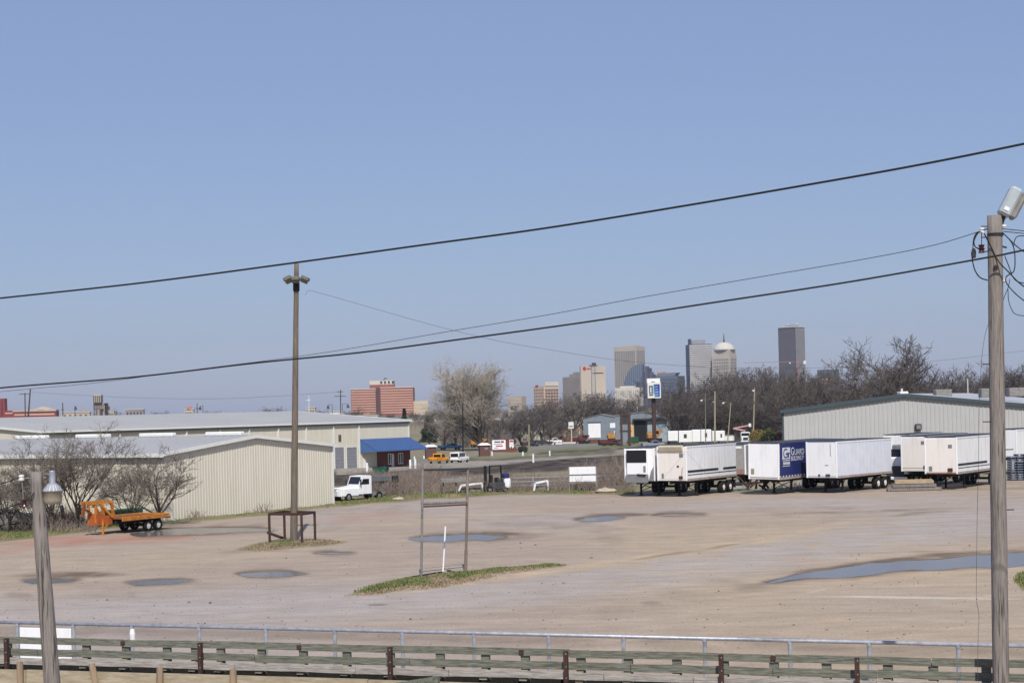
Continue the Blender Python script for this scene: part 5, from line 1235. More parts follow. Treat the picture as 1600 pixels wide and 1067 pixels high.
k = M(); k.b(-1.72, -1.48, 1.336, 1.341, 2.86, 3.22); k.b(-1.88, -1.25, 1.336, 1.341, 3.16, 3.27); k.build('emblem_letter', m_blue, bd)
k = M(); k.b(-1.95, -.6, 1.325, 1.334, 2.64, 2.70); k.b(-1.95, -.6, 1.325, 1.334, 2.22, 2.27)
for q in range(6): k.b(-1.9+q*.21, -1.75+q*.21, 1.325, 1.334, 2.36, 2.56)
k.build('emblem_bars', m_let, t)
text('G', .86, m_let, t, side4(-2.08, 3.06), 'lettering', .003, .95); text('UARD', .66, m_let, t, side4(-2.7, 3.06), 'lettering', .003, 1.05)
text('BUILDING P', .52, m_let, t, side4(-2.12, 2.62), 'lettering', .003, .84)
k = M()
for q in range(13): k.b(-.25-q*.55, -.05-q*.55, 1.33, 1.345, 1.4, 1.5)
k.build('marker_pattern', m_let, t)
# 5 big white
t = trailer('plain white trailer with grey roof edge, to the right of the blue lettered one', cor(1309, 134), 219, 9.2, 'L', 1.22, 4.05, 2.7, mat('white_paint_side_shade', (216, 220, 228), .5, sc=1.2, c2=(204, 208, 216)), m_white, lg=1.9)  # bluish cast of the grazing-lit white sides is put into the body colour
P(t, 'grab_strip', .021, .04, .78, .82, 2.9, 3.9, m_grey); P(t, 'connector_box', .021, .09, .35, .75, 1.35, 1.52, m_dgrey, .03); P(t, 'small_bolt_plate', .021, .05, -.3, -.15, 1.36, 1.5, m_rust); P(t, 'small_slot', .021, .04, .3, .6, 2.18, 2.22, m_dgrey)
# 6 white trailer half hidden behind
t = trailer('white trailer standing behind the plain white one, left of the two cream fronted ones', cor(1424, 158, 750), 215, 8, 'L', 1.3, 4.1, 2.6, m_whiteD, m_white, lg=0, wheels=True)
# 7
t = trailer('cream fronted trailer with narrow front, hidden on its right by its neighbour', cor(1453, 142, 755), 215, 9, 'L', 1.22, 4.12, 2.45, m_whiteD, m_cream, lg=2.6)
P(t, 'vent_plate', .021, .05, .55, .85, 3.45, 3.72, m_grey); P(t, 'connector_box', .021, .1, .72, 1.0, 1.45, 1.7, m_rust, .03); P(t, 'rub_line', .021, .035, -1.1, 1.1, 1.5, 1.53, m_grey)
# 8
t = trailer('cream fronted trailer with navy side stripe, partly behind the tall wooden pole', cor(1497, 135), 214, 11.2, 'L', 1.26, 4.14, 2.65, m_whiteD, m_cream, stripe=MATS['navy_stripe'], lg=3.0)
P(t, 'vent_plate', .021, .05, .62, .92, 3.3, 3.56, m_grey); P(t, 'vent_plate', .021, .05, -.98, -.72, 1.5, 1.86, m_grey); P(t, 'connector_box', .021, .11, .55, .95, 1.45, 1.72, m_rust, .03); P(t, 'rusty_sill', .036, .05, -1.2, 1.2, 1.26, 1.36, m_deck)
# 9 white at the far right
t = trailer('white trailer seen just right of the tall wooden pole, before the grey warehouse', cor(1590, 165, 745), 222, 7, 'L', 1.6, 4.3, 2.5, m_whiteD, m_white, lg=0)
# generic pickup / suv
def pickup(label, loc, az, col, L_=5.4, W=1.95, Hc=1.8, cab0=.15, glass=m_glass, group=None, ext=False, name='pickup_truck', bed='open', rimm=m_dgalv):
    t = T(name, label, 'pickup truck', loc, head(az), group); h = W/2; l = L_/2
    cr = -.35 if not ext else -.85
    k = M(); k.cb(-l, l-.05, -h, h, .48, 1.02, .07); k.cb(cr+1.95, l, -h+.03, h-.03, .6, 1.12, .1); k.build('body', col, t)
    for s in (-1, 1): k = M(); k.cb(-l+.02, cr-.02, s*(h-.05)-.05, s*(h-.05)+.05, 1.0, 1.22, .02); k.build('bed_side', col, t)
    k = M(); k.cb(-l, -l+.08, -h+.03, h-.03, .6, 1.22, .02); k.build('tailgate', col, t)
    k = M(); k.prism([(cr, 1.0), (cr+.08, Hc-.06), (cr+.2, Hc), (cr+1.45, Hc), (cr+2.1, 1.08), (cr+2.1, 1.0)], -h+.12, h-.12, 'y'); cb_ = k.build('cab', col, t)
    for s in (-1, 1):
        k = M(); y = s*(h-.12); k.prism([(cr+.22, 1.15), (cr+.24, Hc-.12), (cr+1.35, Hc-.12), (cr+1.85, 1.15)], min(y, y+s*.02), max(y, y+s*.02), 'y'); k.build('side_window', glass, cb_)
    k = M(); k.b(cr-.02, cr+.03, -h+.28, h-.28, 1.2, Hc-.14); k.build('rear_window', glass, cb_)
    k = M(); a = Vector((cr+1.5, 0, Hc-.07)); b = Vector((cr+2.03, 0, 1.15)); k.beam(a+Vector((.03, 0, .02)), b+Vector((.03, 0, .02)), W-.5, .04, up=(1, 0, .6)); k.build('windscreen', glass, cb_)
    for x in (-l+1.15, l-.95):
        for s in (-1, 1): wheel(t, x, s*(h-.12), .37, .24, rimm)
    k = M(); k.cb(-l-.1, -l, -h+.05, h-.05, .5, .66, .03); k.build('rear_bumper', m_dgalv, t)
    k = M(); k.cb(l, l+.1, -h+.05, h-.05, .45, .66, .03); k.build('front_bumper', m_dgalv, t)
    for s in (-1, 1):
        k = M(); k.b(l-.03, l+.015, s*(h-.3)-.16, s*(h-.3)+.16, .78, .95); k.build('headlight', m_insul, t)
        k = M(); k.b(-l-.012, -l+.02, s*(h-.1)-.07, s*(h-.1)+.07, .72, 1.0); k.build('tail_light', m_insulr, t)
    return t
pickup('bright yellow pickup truck parked beside the white van, beyond the dark soil bank', gnd(686, 724), 20, m_ytruck, L_=5.7, Hc=1.85, ext=True)
pickup('faded blue pickup truck parked behind the brick kiosks', gnd(703, 702.5), 62, m_lblue, L_=6.2, W=2.0, Hc=1.7)
pickup('silver grey pickup truck parked beyond the roof of the leftmost trailer', gnd(1020, 699.5), 80, m_silver, L_=5.4, Hc=1.75)
pickup('white pickup truck among the cars left of the tan shed', gnd(864, 693.5), 75, m_white, L_=5.4)
pickup('maroon pickup truck behind the white one left of the tan shed', gnd(874, 689.5), 78, m_maroon, L_=5.2)
def wagon(label, loc, az, col, L_=5.2, W=2.0, Hc=1.9, name='suv', cat='van', long=True):
    t = T(name, label, cat, loc, head(az)); h = W/2; l = L_/2
    k = M(); k.cb(-l, l, -h, h, .42, 1.08, .08); k.build('body', col, t)
    k = M(); k.prism([(-l+.02, 1.0), (-l+.15, Hc-.08), (-l+.3, Hc), (l-2.1, Hc), (l-1.35, 1.1), (l-1.35, 1.0)], -h+.1, h-.1, 'y'); c = k.build('cabin', col, t)
    n = 3; xs = -l+.35; xe = l-2.05
    for s in (-1, 1):
        for q in range(n):
            a = xs+(xe-xs)*q/n; b = xs+(xe-xs)*(q+1)/n-.12; y = s*(h-.1); k = M(); k.b(a, b, min(y, y+s*.02), max(y, y+s*.02), 1.15, Hc-.15); k.build('side_window', m_glass, c)
    k = M(); k.b(-l+.0, -l+.06, -h+.25, h-.25, 1.15, Hc-.18); k.build('rear_window', m_glass, c)
    for x in (-l+1.0, l-.95):
        for s in (-1, 1): wheel(t, x, s*(h-.12), .37, .24, m_dgalv)
    P(t, 'rear_bumper', -l-.1, -l, -h+.05, h-.05, .42, .6, m_dgrey, .03); P(t, 'front_bumper', l, l+.1, -h+.05, h-.05, .42, .6, m_dgrey, .03)
    for s in (-1, 1): P(t, 'tail_light', -l-.015, -l+.02, s*(h-.1)-.07, s*(h-.1)+.07, .8, 1.3, m_insulr); P(t, 'headlight', l-.02, l+.015, s*(h-.3)-.15, s*(h-.3)+.15, .72, .9, m_insul)
    return t
wagon('white passenger van parked to the right of the yellow pickup', gnd(718, 722.5), 18, m_white, L_=5.6, Hc=2.0)
wagon('dusty old silver car half hidden in weeds behind the leaning pole', gnd(14, 829), 60, mat('dusty_silver', (140, 138, 136), .5, sc=2, c2=(110, 104, 98)), L_=4.6, W=1.8, Hc=1.45, name='old_car', cat='car')
wagon('small dark car among the cars left of the tan shed', gnd(852, 695), 100, m_dgrey, L_=4.4, W=1.75, Hc=1.4, name='car', cat='car')
# ------------------------------------------------------------------ orange flatbed trailer
g = gnd(239, 828.6)
az = 30.0; fw = Vector((math.sin(R(az+180)), math.cos(R(az+180)), 0)); lf = Vector((-fw.y, fw.x, 0))
o = g-lf*1.0
t = T('gooseneck_trailer', 'orange rusty gooseneck flatbed trailer parked at the left of the lot', 'trailer', o, head(az+180), None)
k = M(); k.b(-1.25, 3.0, -1.15, 1.15, .92, .98); k.build('deck', m_deck, t)
for s in (-1, 1): P(t, 'side_rail', -1.25, 3.0, s*1.2-.05, s*1.2+.05, .78, 1.05, m_yellow, .02)
P(t, 'rear_rail', -1.33, -1.251, -1.25, 1.25, .78, 1.05, m_yellow, .02); P(t, 'dovetail', -1.6, -1.34, -1.1, 1.1, .72, .86, m_deck, .02)
k = M(); k.b(-1.2, 2.9, -.6, -.45, .6, .9); k.b(-1.2, 2.9, .45, .6, .6, .9); k.build('frame_beam', m_under, t)
for s in (-1, 1):
    k = M(); k.beam((2.9, s*.42, .95), (3.1, s*.42, 2.05), .14, .16, up=(1, 0, 0)); k.build('neck_upright', m_yellow, t)
    k = M(); k.beam((3.0, s*.42, 2.02), (5.1, s*.22, 2.02), .14, .18); k.build('neck_beam', m_yellow, t)
    k = M(); k.beam((3.05, s*.42, 1.05), (4.0, s*.32, 1.95), .12, .14); k.build('neck_brace', m_yellow, t)
    k = M(); k.beam((4.35, s*.3, .75), (4.35, s*.3, 1.95), .12, .14, up=(1, 0, 0)); k.build('front_upright', m_yellow, t)
k = M(); k.prism([(3.0, .62), (4.4, .62), (4.4, 1.35), (3.6, 1.2), (3.2, .95), (3.0, .95)], -.38, .38, 'y'); k.build('tool_box', mat('rusty_orange', (186, 96, 40), .7, sc=3, c2=(150, 72, 34)), t)
k = M(); k.beam((5.05, 0, 2.0), (5.2, 0, 1.2), .16, .16, up=(1, 0, 0)); k.beam((4.4, .0, 1.35), (5.2, .0, 1.75), .1, .12); k.build('coupler', m_deck, t)
k = M(); k.tube([(3.9, .42, 0.03), (3.9, .42, 1.0)], .07, 8); k.b(3.72, 4.08, .26, .58, 0, .05); k.beam((3.9, .42, .3), (3.5, .42, .62), .06, .06); k.build('jack', m_yellow, t)
for x in (-.45, .48):
    for s in (-1, 1): wheel(t, x, s*.98, .37, .26, mat('white_rim', (226, 222, 208), .5), .55)
    k = M(); k.tube([(x, -.95, .37), (x, .95, .37)], .05, 6); k.build('axle', m_under, t)
# junk by the trailer
def log_(a, b, r, lab, mt=m_wood, nm='log', cat='log', n=8):
    k = M(); k.tube([Vector((0, 0, 0)), b-a], [r, r*.8], n); o = k.build(nm, mt, loc=a, smooth=True); return tag(o, lab, cat)
a = gnd(304, 806); log_(a, pix(288, 776, a.y), .11, 'grey timber leaning against a tree right of the orange trailer')
a = gnd(473, 789.5); log_(a, pix(464.5, 766, a.y-.3), .10, 'grey timber leaning on the beige warehouse behind the caged light pole')
a = gnd(103, 823.5); log_(a, pix(95.5, 789, a.y), .16, 'pale grey stump post between the leaning pole and the orange trailer', nm='stump_post', cat='post')
a = gnd(12, 832); log_(a, pix(8.5, 800, a.y), .15, 'grey stump post in front of the old silver car', nm='stump_post', cat='post')
a = gnd(70.5, 826.5); log_(a, pix(70, 797, a.y), .10, 'pale peeled post just right of the leaning pole', mt=m_curb, nm='stump_post', cat='post')
a = gnd(240, 806); log_(a, pix(233, 778, a.y), .12, 'leaning grey post behind the deck of the orange trailer', nm='stump_post', cat='post')
g = gnd(270, 812); t = T('wire_spool', 'white wire coil lying in the weeds behind the orange trailer', 'coil', g, .4)
k = M()
for q in range(9):
    an = q*.16-.6; k.tube([(math.cos(x/12*2*math.pi)*.75, math.sin(an)*.3+q*.04, .75+math.sin(x/12*2*math.pi)*.72) for x in range(13)], .028, 4, caps=False)
k.build('coil', m_white, t)
g = gnd(291, 808); o = M().cb(-1.1, 1.1, -.4, .4, 0, .55, .06).build('metal_box', mat('dull_red', (120, 66, 60), .8, sc=3), loc=g); tag(o, 'dull red metal box lying right of the white wire coil', 'box')
g = gnd(205, 815); o = M().cb(-2.6, 2.6, -.5, .5, 0, .95, .1).build('hedge_bin', m_green, loc=g); tag(o, 'dark green tank lying behind the orange trailer deck', 'tank'); o.rotation_euler = (0, 0, R(60))
# ------------------------------------------------------------------ white semi tractor and black flatbed behind the beige warehouse corner
g = gnd(538, 783); g = Vector((g.x, g.y, 0))
t = T('semi_truck', 'white semi tractor with its hood behind the corner of the beige warehouse', 'truck', g, head(224)); s = 1
k = M(); k.cb(-1.5, 1.0, -1.1, 1.1, .55, 1.65, .14); k.prism([(.95, .6), (1.7, .7), (1.75, 1.3), (1.5, 1.5), (-1.4, 1.85), (-1.4, .8)], -.75, .75, 'y'); k.build('hood', m_white, t)
k = M(); k.prism([(-3.4, .8), (-3.4, 2.9), (-3.2, 3.0), (-1.95, 2.95), (-1.45, 1.9), (-1.4, .8)], -1.12, 1.12, 'y'); c = k.build('cab', m_white, t)
for sd_ in (-1, 1):
    y = sd_*1.12; k = M(); k.prism([(-3.0, 1.95), (-3.0, 2.6), (-2.05, 2.6), (-1.75, 1.95)], min(y, y+sd_*.03), max(y, y+sd_*.03), 'y'); k.build('side_window', m_glass, c)
    k = M(); k.tube([(-1.6, sd_*1.12, 2.0), (-1.5, sd_*1.35, 2.1)], .02, 5); k.b(-1.55, -1.45, sd_*1.35-.1, sd_*1.35+.1, 1.95, 2.6); k.build('mirror', m_dgrey, c)
    wheel(t, .2, sd_*.98, .5, .3, m_dgalv); wheel(t, -4.6, sd_*.95, .5, .5, m_dgalv)
k = M(); k.beam((-1.47, 0, 2.0), (-1.9, 0, 2.85), 1.9, .04, up=(1, 0, .5)); k.build('windscreen', m_glass, c)
k = M(); k.b(-6.2, -3.4, -.5, -.35, .6, .9); k.b(-6.2, -3.4, .35, .5, .6, .9); k.b(-4.6, -3.6, .6, 1.1, .55, .95); k.build('frame', m_dgalv, t)
t.scale = (.68, .68, .68)
# dark farm wagon with grey box
g = gnd(582, 773); t = T('dump_wagon', 'dark wagon with slate grey side boards standing in the brush', 'wagon', g, head(86))
P(t, 'side_board', -2.7, 2.3, -1.15, 1.15, 1.85, 2.45, mat('slate_board', (92, 94, 102), .7, sc=2), .03); P(t, 'dark_load', -2.5, -1.0, -1.0, 1.0, .6, 1.82, m_black, .05); P(t, 'dark_load', -.6, 2.0, -.9, .9, .8, 1.8, m_dgrey, .05); P(t, 'tail_stack', 2.6, 3.5, -1, 1, .9, 2.5, m_black, .12)
k = M()
for x in (-2.7, -.8, 1.0, 2.3): k.b(x-.05, x+.05, -1.2, -1.152, .4, 1.84)
k.build('stake_frame', m_rust, t); P(t, 'bed', -3, 3.4, -1.1, 1.1, .55, .7, m_under)
for x in (-1.8, 1.8):
    for s in (-1, 1): wheel(t, x, s*.95, .42, .3, m_rust)
t.scale = (.66, .66, .66)
# green dumpster
g = gnd(595, 742.5); t = T('dumpster', 'dark green dumpster by the brick office front', 'dumpster', g, head(100))
k = M(); k.prism([(-1.2, 0), (1.2, 0), (1.4, 1.5), (-1.4, 1.5)], -1.0, 1.0, 'y'); k.build('bin', m_green, t); P(t, 'lid', -1.42, 0, -1.05, 1.05, 1.51, 1.6, m_black, .02); P(t, 'lid', .02, 1.42, -1.05, 1.05, 1.51, 1.6, m_green, .02)
for x in (-.7, 0, .7): P(t, 'rib', x-.06, x+.06, -1.08, -1.0, .1, 1.45, m_green)
t.scale = (.68, .68, .68)
# grey timber rack in brush
g = gnd(713, 771); t = T('loading_rack', 'grey timber platform on posts in the dry brush behind the sign frame', 'rack', g, head(86))
P(t, 'platform', -2.6, 2.4, -.7, .7, 1.6, 2.15, m_dgalv, .03)
for x in (-2.0, .1, 2.0): k = M(); k.beam((x, 0, 0), (x-.15, 0, 1.6), .22, .22, up=(1, 0, 0)); k.build('post', m_wood, t)
t.scale = (.52, .6, .62)
# white bent panels (tarps/old cab frames)
def hoop(xa, xb, yb, yt, lab, mt=m_white, th=.16):
    g = gnd((xa+xb)/2, yb); w_ = (xb-xa)/F*g.y/2; h = pix((xa+xb)/2, yt, g.y).z-g.z; t = T('cab_frame', lab, 'frame', g)
    k = M(); k.beam((-w_, 0, 0), (-w_*.75, 0, h*.8), th, th, up=(1, 0, 0)); k.beam((-w_*.75, 0, h*.8), (w_*.9, 0, h), th, th); k.beam((w_*.9, 0, h), (w_, 0, 0), th*1.3, th, up=(1, 0, 0)); k.build('bent_frame', mt, t)
    k = M(); k.b(-w_, w_, .3, .36, 0, h*.5); k.build('panel', m_dgalv, t); return t
hoop(716, 755, 769, 755, 'old white door frame lying in the brush behind the sign frame'); hoop(834, 857, 768, 751, 'white steel hoop frame in the brush below the white board')
# forklift
g = gnd(773, 768.5); t = T('forklift', 'dark forklift with a white and blue counterweight in the brush', 'forklift', g, head(265))
P(t, 'chassis', -1.2, .7, -.6, .6, .3, 1.1, m_dgrey, .08); P(t, 'counterweight', -1.75, -1.0, -.65, .65, .35, 1.5, m_white, .15); P(t, 'engine_cover', -1.6, -.9, -.62, .62, 1.51, 2.05, m_blue, .08)
k = M(); k.tube([(-1.45, -.62, 1.25), (-1.45, -.80, 1.25)], .33, 14); k.build('round_tank', m_black, t)
for (x, y) in ((.55, -.55), (.55, .55), (-.8, -.55), (-.8, .55)): k = M(); k.tube([(x, y, 1.0), (x*.9, y, 2.9)], .05, 6); k.build('cage_post', m_black, t)
k = M(); 
for q in range(6): k.beam((-.78+q*.26, -.55, 2.9), (-.78+q*.26, .55, 2.9), .06, .05)
k.beam((-.8, -.55, 2.9), (.55, -.55, 2.9), .07, .07); k.beam((-.8, .55, 2.9), (.55, .55, 2.9), .07, .07); k.build('overhead_guard', m_black, t)
for y in (-.35, .35): k = M(); k.b(.85, 1.12, y-.12, y+.12, .1, 2.9); k.build('mast_rail', m_black, t)
k = M(); k.b(1.1, 1.2, -.6, .6, .35, 1.0); k.b(.98, 1.06, -.35, .35, 1.5, 1.62); k.b(.98, 1.06, -.35, .35, 2.5, 2.62); k.build('carriage', m_black, t)
P(t, 'seat', -.5, .0, -.25, .25, 1.1, 1.6, m_black, .08); P(t, 'dash_panel', .2, .6, -.45, .45, 1.1, 1.9, m_black, .06); P(t, 'fuel_tank', -.9, -.3, -.55, .55, 1.1, 1.45, m_dgrey, .05)
for y in (-.35, .35): P(t, 'fork', 1.2, 2.2, y-.06, y+.06, .35, .40, m_black)
for (x, r) in ((.55, .34), (-1.15, .28)):
    for s in (-1, 1): wheel(t, x, s*.6, r, .22, m_grey)
t.scale = (.8, .8, .8)
# white board
g = gnd(911, 768); t = T('board_sign', 'blank white board on a steel frame at the edge of the brush', 'sign board', g, R(-1))
z0 = pix(911, 752, g.y).z-g.z; z1 = pix(911, 729, g.y).z-g.z; w_ = 20.5/F*g.y
P(t, 'board', -w_, w_, -.03, .03, z0, z1, m_white)
for x in (-w_-.05, w_+.05): P(t, 'post', x-.05, x+.05, -.05, .05, -.1, z1, m_dgalv)
P(t, 'rail', -w_, w_, -.09, -.04, z0+(z1-z0)*.45, z0+(z1-z0)*.5, m_dgalv); P(t, 'rail', -w_, w_, -.09, -.04, z0-.14, z0-.04, m_dgalv)
# pipe rail panels / grey tank at right of forklift
g = gnd(800, 767); t = T('cattle_panel', 'grey steel panel rail lying along the brush right of the forklift', 'panel', g, R(-2))
for z in (.45, .8, 1.15): P(t, 'rail', -.5, 9.0, -.03, .03, z, z+.06, m_galv)
for x in (-.5, 1.9, 4.3, 6.7, 9.0): P(t, 'upright', x-.04, x+.04, -.05, -.031, 0, 1.25, m_galv)
# boulders and rubble
r3 = random.Random(3)
def rock(x, y, s, lab, mt, grp):
    g = gnd(x, y); k = M(); n = 10; prof = []
    k.lathe([(.02, -.1), (.8, 0), (1, .35), (.75, .7), (.3, .9), (.01, .95)], n, Matrix.Diagonal((s, s*.7, s*.55, 1)))
    k.v = [(a*(1+.3*noise.noise(Vector((a*3, b*3, x)))), b, c*(1+.5*noise.noise(Vector((a*2+x, b*2, c*2))))) for a, b, c in k.v]
    o = k.build('rock', mt, loc=g); tag(o, lab, 'rock', grp)
m_rub = mat('pale_rubble', (192, 180, 160), .9, sc=2, c2=(160, 146, 128))
for i, x in enumerate((598, 604, 611, 618, 625, 632, 638)): rock(x+r3.uniform(-2, 2), 760+r3.uniform(-3, 2), r3.uniform(.6, 1.2), 'pale lump in the rubble heap beside the dark wagon', m_rub, 'pale rubble lumps beside the dark wagon')
for i, x in enumerate((712, 722, 731, 741)): rock(x, 757, r3.uniform(.9, 1.5), 'tan lump in the earth heap left of the forklift', m_dry, 'tan earth lumps left of the forklift')
rock(622, 781, .5, 'white lump of concrete at the grass edge behind the sign frame', m_rub, None); rock(946, 770, .9, 'pale flat slab at the grass edge left of the reefer trailer', m_rub, None)
# timber pile and pallets at right
g = gnd(1418, 767); g_ts = g; t = T('timber_stack', 'stack of weathered timbers between the plain white and the cream fronted trailers', 'timber stack', g, R(-3))
for i, (z, x0, x1, c) in enumerate(((0, -1.6, 2.6, m_wood), (.28, -1.2, 2.2, m_wood), (.56, -1.0, 2.0, m_curb), (0, -1.5, 2.4, m_wood), (.28, -1.0, 2.0, m_wood))): P(t, 'timber', x0, x1, (-.3 if i < 3 else .35), (.25 if i < 3 else .8), z+.02, z+.26, c, .02)
g = gnd(1437, 755); t = T('plank_stack', 'yellowish planks on the ground in front of the cream fronted trailers', 'planks', Vector((g.x, 134.5, 0)), R(-2))
P(t, 'plank', -1.0, 1.9, -.28, .24, .825, .90, mat('fresh_plank', (190, 156, 108), .8, sc=3), .01); t.location = g_ts
for i in range(3):
    g = at(1581+i*10.5, 150, 745); t = T('pallet_stack', ('left', 'middle', 'right')[i]+' of the three bluish pallet stacks beside the grey warehouse', 'pallets', g, R(3), 'bluish pallet stacks beside the grey warehouse')
    for q in range(11 if i else 10):
        z = q*.21; P(t, 'pallet', -.25, .25, -.5, .5, z+.1, z+.16, mat('bluish_pallet', (124, 134, 156), .7, sc=2)); P(t, 'pallet_block', -.24, -.1, -.45, .45, z, z+.098, m_dgrey)
# semi cab facing left behind trailer 7
g = at(1407, 146, 750); g.z = 0; t = T('truck_cab', 'dark nosed truck cab just left of the cream fronted trailers', 'truck', g, head(222))
P(t, 'cab', -1.3, .8, -1.1, 1.1, .9, 2.35, m_white, .12); P(t, 'sleeper', -1.6, -.4, -1.0, 1.0, 2.36, 3.35, m_grey, .1); P(t, 'windscreen', .3, .36, -.9, .9, 2.36, 3.0, m_glass); P(t, 'grille', .8, .9, -.8, .8, .7, 1.6, m_dgrey, .03); P(t, 'bumper', .85, 1.0, -1.15, 1.15, .45, .7, m_white, .04)
for x in (0, -2.6):
    for s in (-1, 1): wheel(t, x, s*.95, .5, .3, m_grey)
P(t, 'frame', -3.6, -1.3, -.5, .5, .6, .9, m_under)
a = gnd(1150, 765); b = gnd(1168, 765); 
lying((1142, 767), (1172, 765), .12, .12, mat('teal_pipe', (66, 112, 116), .6), 'teal pipe lying on the ground behind the striped trailer', 'pipe', 'pipe')
g = gnd(1193, 769.5); t = T('scrap_bale', 'rusty dark machine parts under the blue lettered trailer', 'scrap', Vector((g.x, g.y+3, 0)))
for q in range(9): k = M(); a = Vector((r3.uniform(-.9, .9), r3.uniform(-.4, .4), r3.uniform(0, .3))); b = a+Vector((r3.uniform(-.9, .9), .2, r3.uniform(.3, 1.0))); k.tube([a, b], .09, 6); k.build('part', m_rust, t)
# ------------------------------------------------------------------ things in the field
def bollard(x, yt, yb):
    g = gnd(x, yb); h = pix(x, yt, g.y).z-g.z; k = M(); k.tube([(0, 0, -.1), (0, 0, h-.04), (0, 0, h)], [.17, .17, .1], 10); o = k.build('bollard', m_white, loc=g); return o
for (x, yt, yb, lab) in ((641.2, 718, 731.5, 'left of the two white bollards at the corner of the brick office'), (649, 717, 731.5, 'right of the two white bollards at the corner of the brick office'), (662.5, 712, 716.5, 'short white bollard left of the nearer brick kiosk'), (647.5, 713, 717, 'tiny white bollard behind the pair at the brick office corner'), (768.8, 705, 712, 'white bollard at the foot of the brick sign wall'), (817, 705.5, 712, 'white bollard right of the brick sign wall, beside the dark bush'), (833.3, 709, 722, 'tallest white bollard, in the dark soil band of the field'), (859, 704, 712, 'white bollard in the field nearest the road, below the parked cars')):
    tag(bollard(x, yt, yb), lab, 'bollard')
o = tag(bollard(573.5, 723, 737), 'white bollard beside the small door under the blue awning', 'bollard')
def kiosk(x0, x1, yt, yb, lab, dark):
    g = gnd((x0+x1)/2, yb); s = g.y/F; w_ = (x1-x0)/2*s; h = pix((x0+x1)/2, yt, g.y).z-g.z; t = T('brick_kiosk', lab, 'kiosk', g, .15)
    P(t, 'wall', -w_, w_, -w_, w_, 0, h*.84, m_brickd); k = M(); a = w_*1.25
    k.add([(-a, -a, h*.842), (a, -a, h*.842), (a, a, h*.842), (-a, a, h*.842), (-a*.45, -a*.45, h), (a*.45, -a*.45, h), (a*.45, a*.45, h), (-a*.45, a*.45, h)], [(3, 2, 1, 0), (4, 5, 6, 7), (0, 1, 5, 4), (1, 2, 6, 5), (2, 3, 7, 6), (3, 0, 4, 7)]); k.build('roof', m_white, t)
    P(t, 'window', -.1, w_*.6, -w_-.03, -w_-.002, h*.5, h*.66, m_dgalv if dark else m_brickd); return t
kiosk(665, 681.5, 694.5, 716, 'square brick kiosk with white hipped roof behind the yellow pickup', 0); kiosk(749, 765, 692, 712.5, 'square brick kiosk with white roof left of the brick sign wall', 1)
# brick sign wall
g = gnd(787, 706); t = T('brick_sign_wall', 'long brick wall carrying a white billboard and a boot shaped white sign', 'sign wall', g, R(-4)); s = g.y/F
k = M(); k.prism([(-19*s, 0), (22*s, 0), (21*s, 4*s), (16*s, 12*s), (9*s, 19*s), (-19*s, 19*s)], -.3, .3, 'y'); k.build('wall', m_brick, t)
P(t, 'coping', -19*s, 9*s, -.36, .36, 19*s+.003, 19.6*s, m_maroon); b_ = P(t, 'billboard', -17.5*s, 3.5*s, -.42, -.31, 4*s, 19*s, m_white)
mred = mat('sign_red', (176, 52, 52), .6)
for (x0, x1, z0, z1, c) in ((-14, -5, 15, 17, m_blue), (-15, -2, 12, 13, m_grey), (-12, -1, 8.6, 10.4, mred), (-4, 1, 14.5, 17.5, mred), (-15, -8, 6, 7, m_grey)):
    P(b_, 'sign_mark', x0*s, x1*s, -.44, -.421, z0*s, z1*s, c)
k = M(); k.prism([(9.5*s, 19*s), (16*s, 19*s), (16*s, 12*s), (17*s, 8*s), (14*s, 5*s), (12.5*s, 9*s), (10.5*s, 5.5*s), (9*s, 9*s), (9.5*s, 12*s)], -.5, -.31, 'y'); bt_ = k.build('boot_sign', m_insul, t); P(bt_, 'sign_mark', 10.2*s, 15.4*s, -.53, -.501, 15.5*s, 18*s, mred)
# loader / machines
def machine(label, x, yb, w_px, h_px, cols, cat, name, az=80, seed=0):
    """yard machine: tracked base, cab, boom and counterweight scaled to its picture size"""
    g = gnd(x, yb); s = g.y/F; W_ = w_px*s; H_ = h_px*s; r = random.Random(seed); t = T(name, label, cat, g, R(90-az)-math.pi/2*0)
    c1, c2 = cols
    P(t, 'base', -W_*.45, W_*.45, -1.1, 1.1, H_*.12, H_*.32, m_under, .08); P(t, 'body', -W_*.5, W_*.15, -1.0, 1.0, H_*.33, H_*.68, c1, .12); c = P(t, 'cab', -W_*.05, W_*.28, -.9, .9, H_*.45, H_*.97, c2, .08)
    P(c, 'window', -W_*.0, W_*.23, -.93, -.901, H_*.62, H_*.9, m_glass)
    k = M(); k.beam((W_*.2, 0, H_*.5), (W_*.5, 0, H_*.9), .35, .4); k.beam((-W_*.5, .3, H_*.75), (W_*.45, .3, H_*.92), .35, .4); k.build('boom', c1, t)
    for q in (-.32, 0, .32):
        for sgn in (-1, 1): wheel(t, W_*q, sgn*1.0, H_*.14, .3, m_rust)
    return t
m_dullor = mat('dull_orange_machine', (196, 140, 60), .7, sc=1, c2=(150, 100, 46))
machine('orange yellow machine parked behind the brick kiosk next to the sign wall', 748, 699, 26, 14, (m_dullor, m_dullor), 'loader', 'wheel_loader', seed=1)
machine('orange yellow crane truck body in front of the grey steel building', 960, 691, 22, 18, (m_dullor, m_insul), 'machine', 'crane_carrier', seed=2)
machine('orange yellow boom lift behind the silver grey pickup', 1023, 691, 24, 20, (m_dullor, m_dullor), 'boom lift', 'boom_lift', seed=3)
machine('maroon farm machine in the yard below the tan shed', 912, 693, 18, 14, (m_maroon, m_maroon), 'machine', 'farm_machine', seed=4)
machine('low maroon trailer machine beneath the orange crane truck body', 955, 696, 36, 9, (m_maroon, m_maroon), 'machine', 'lowboy_trailer', seed=5)
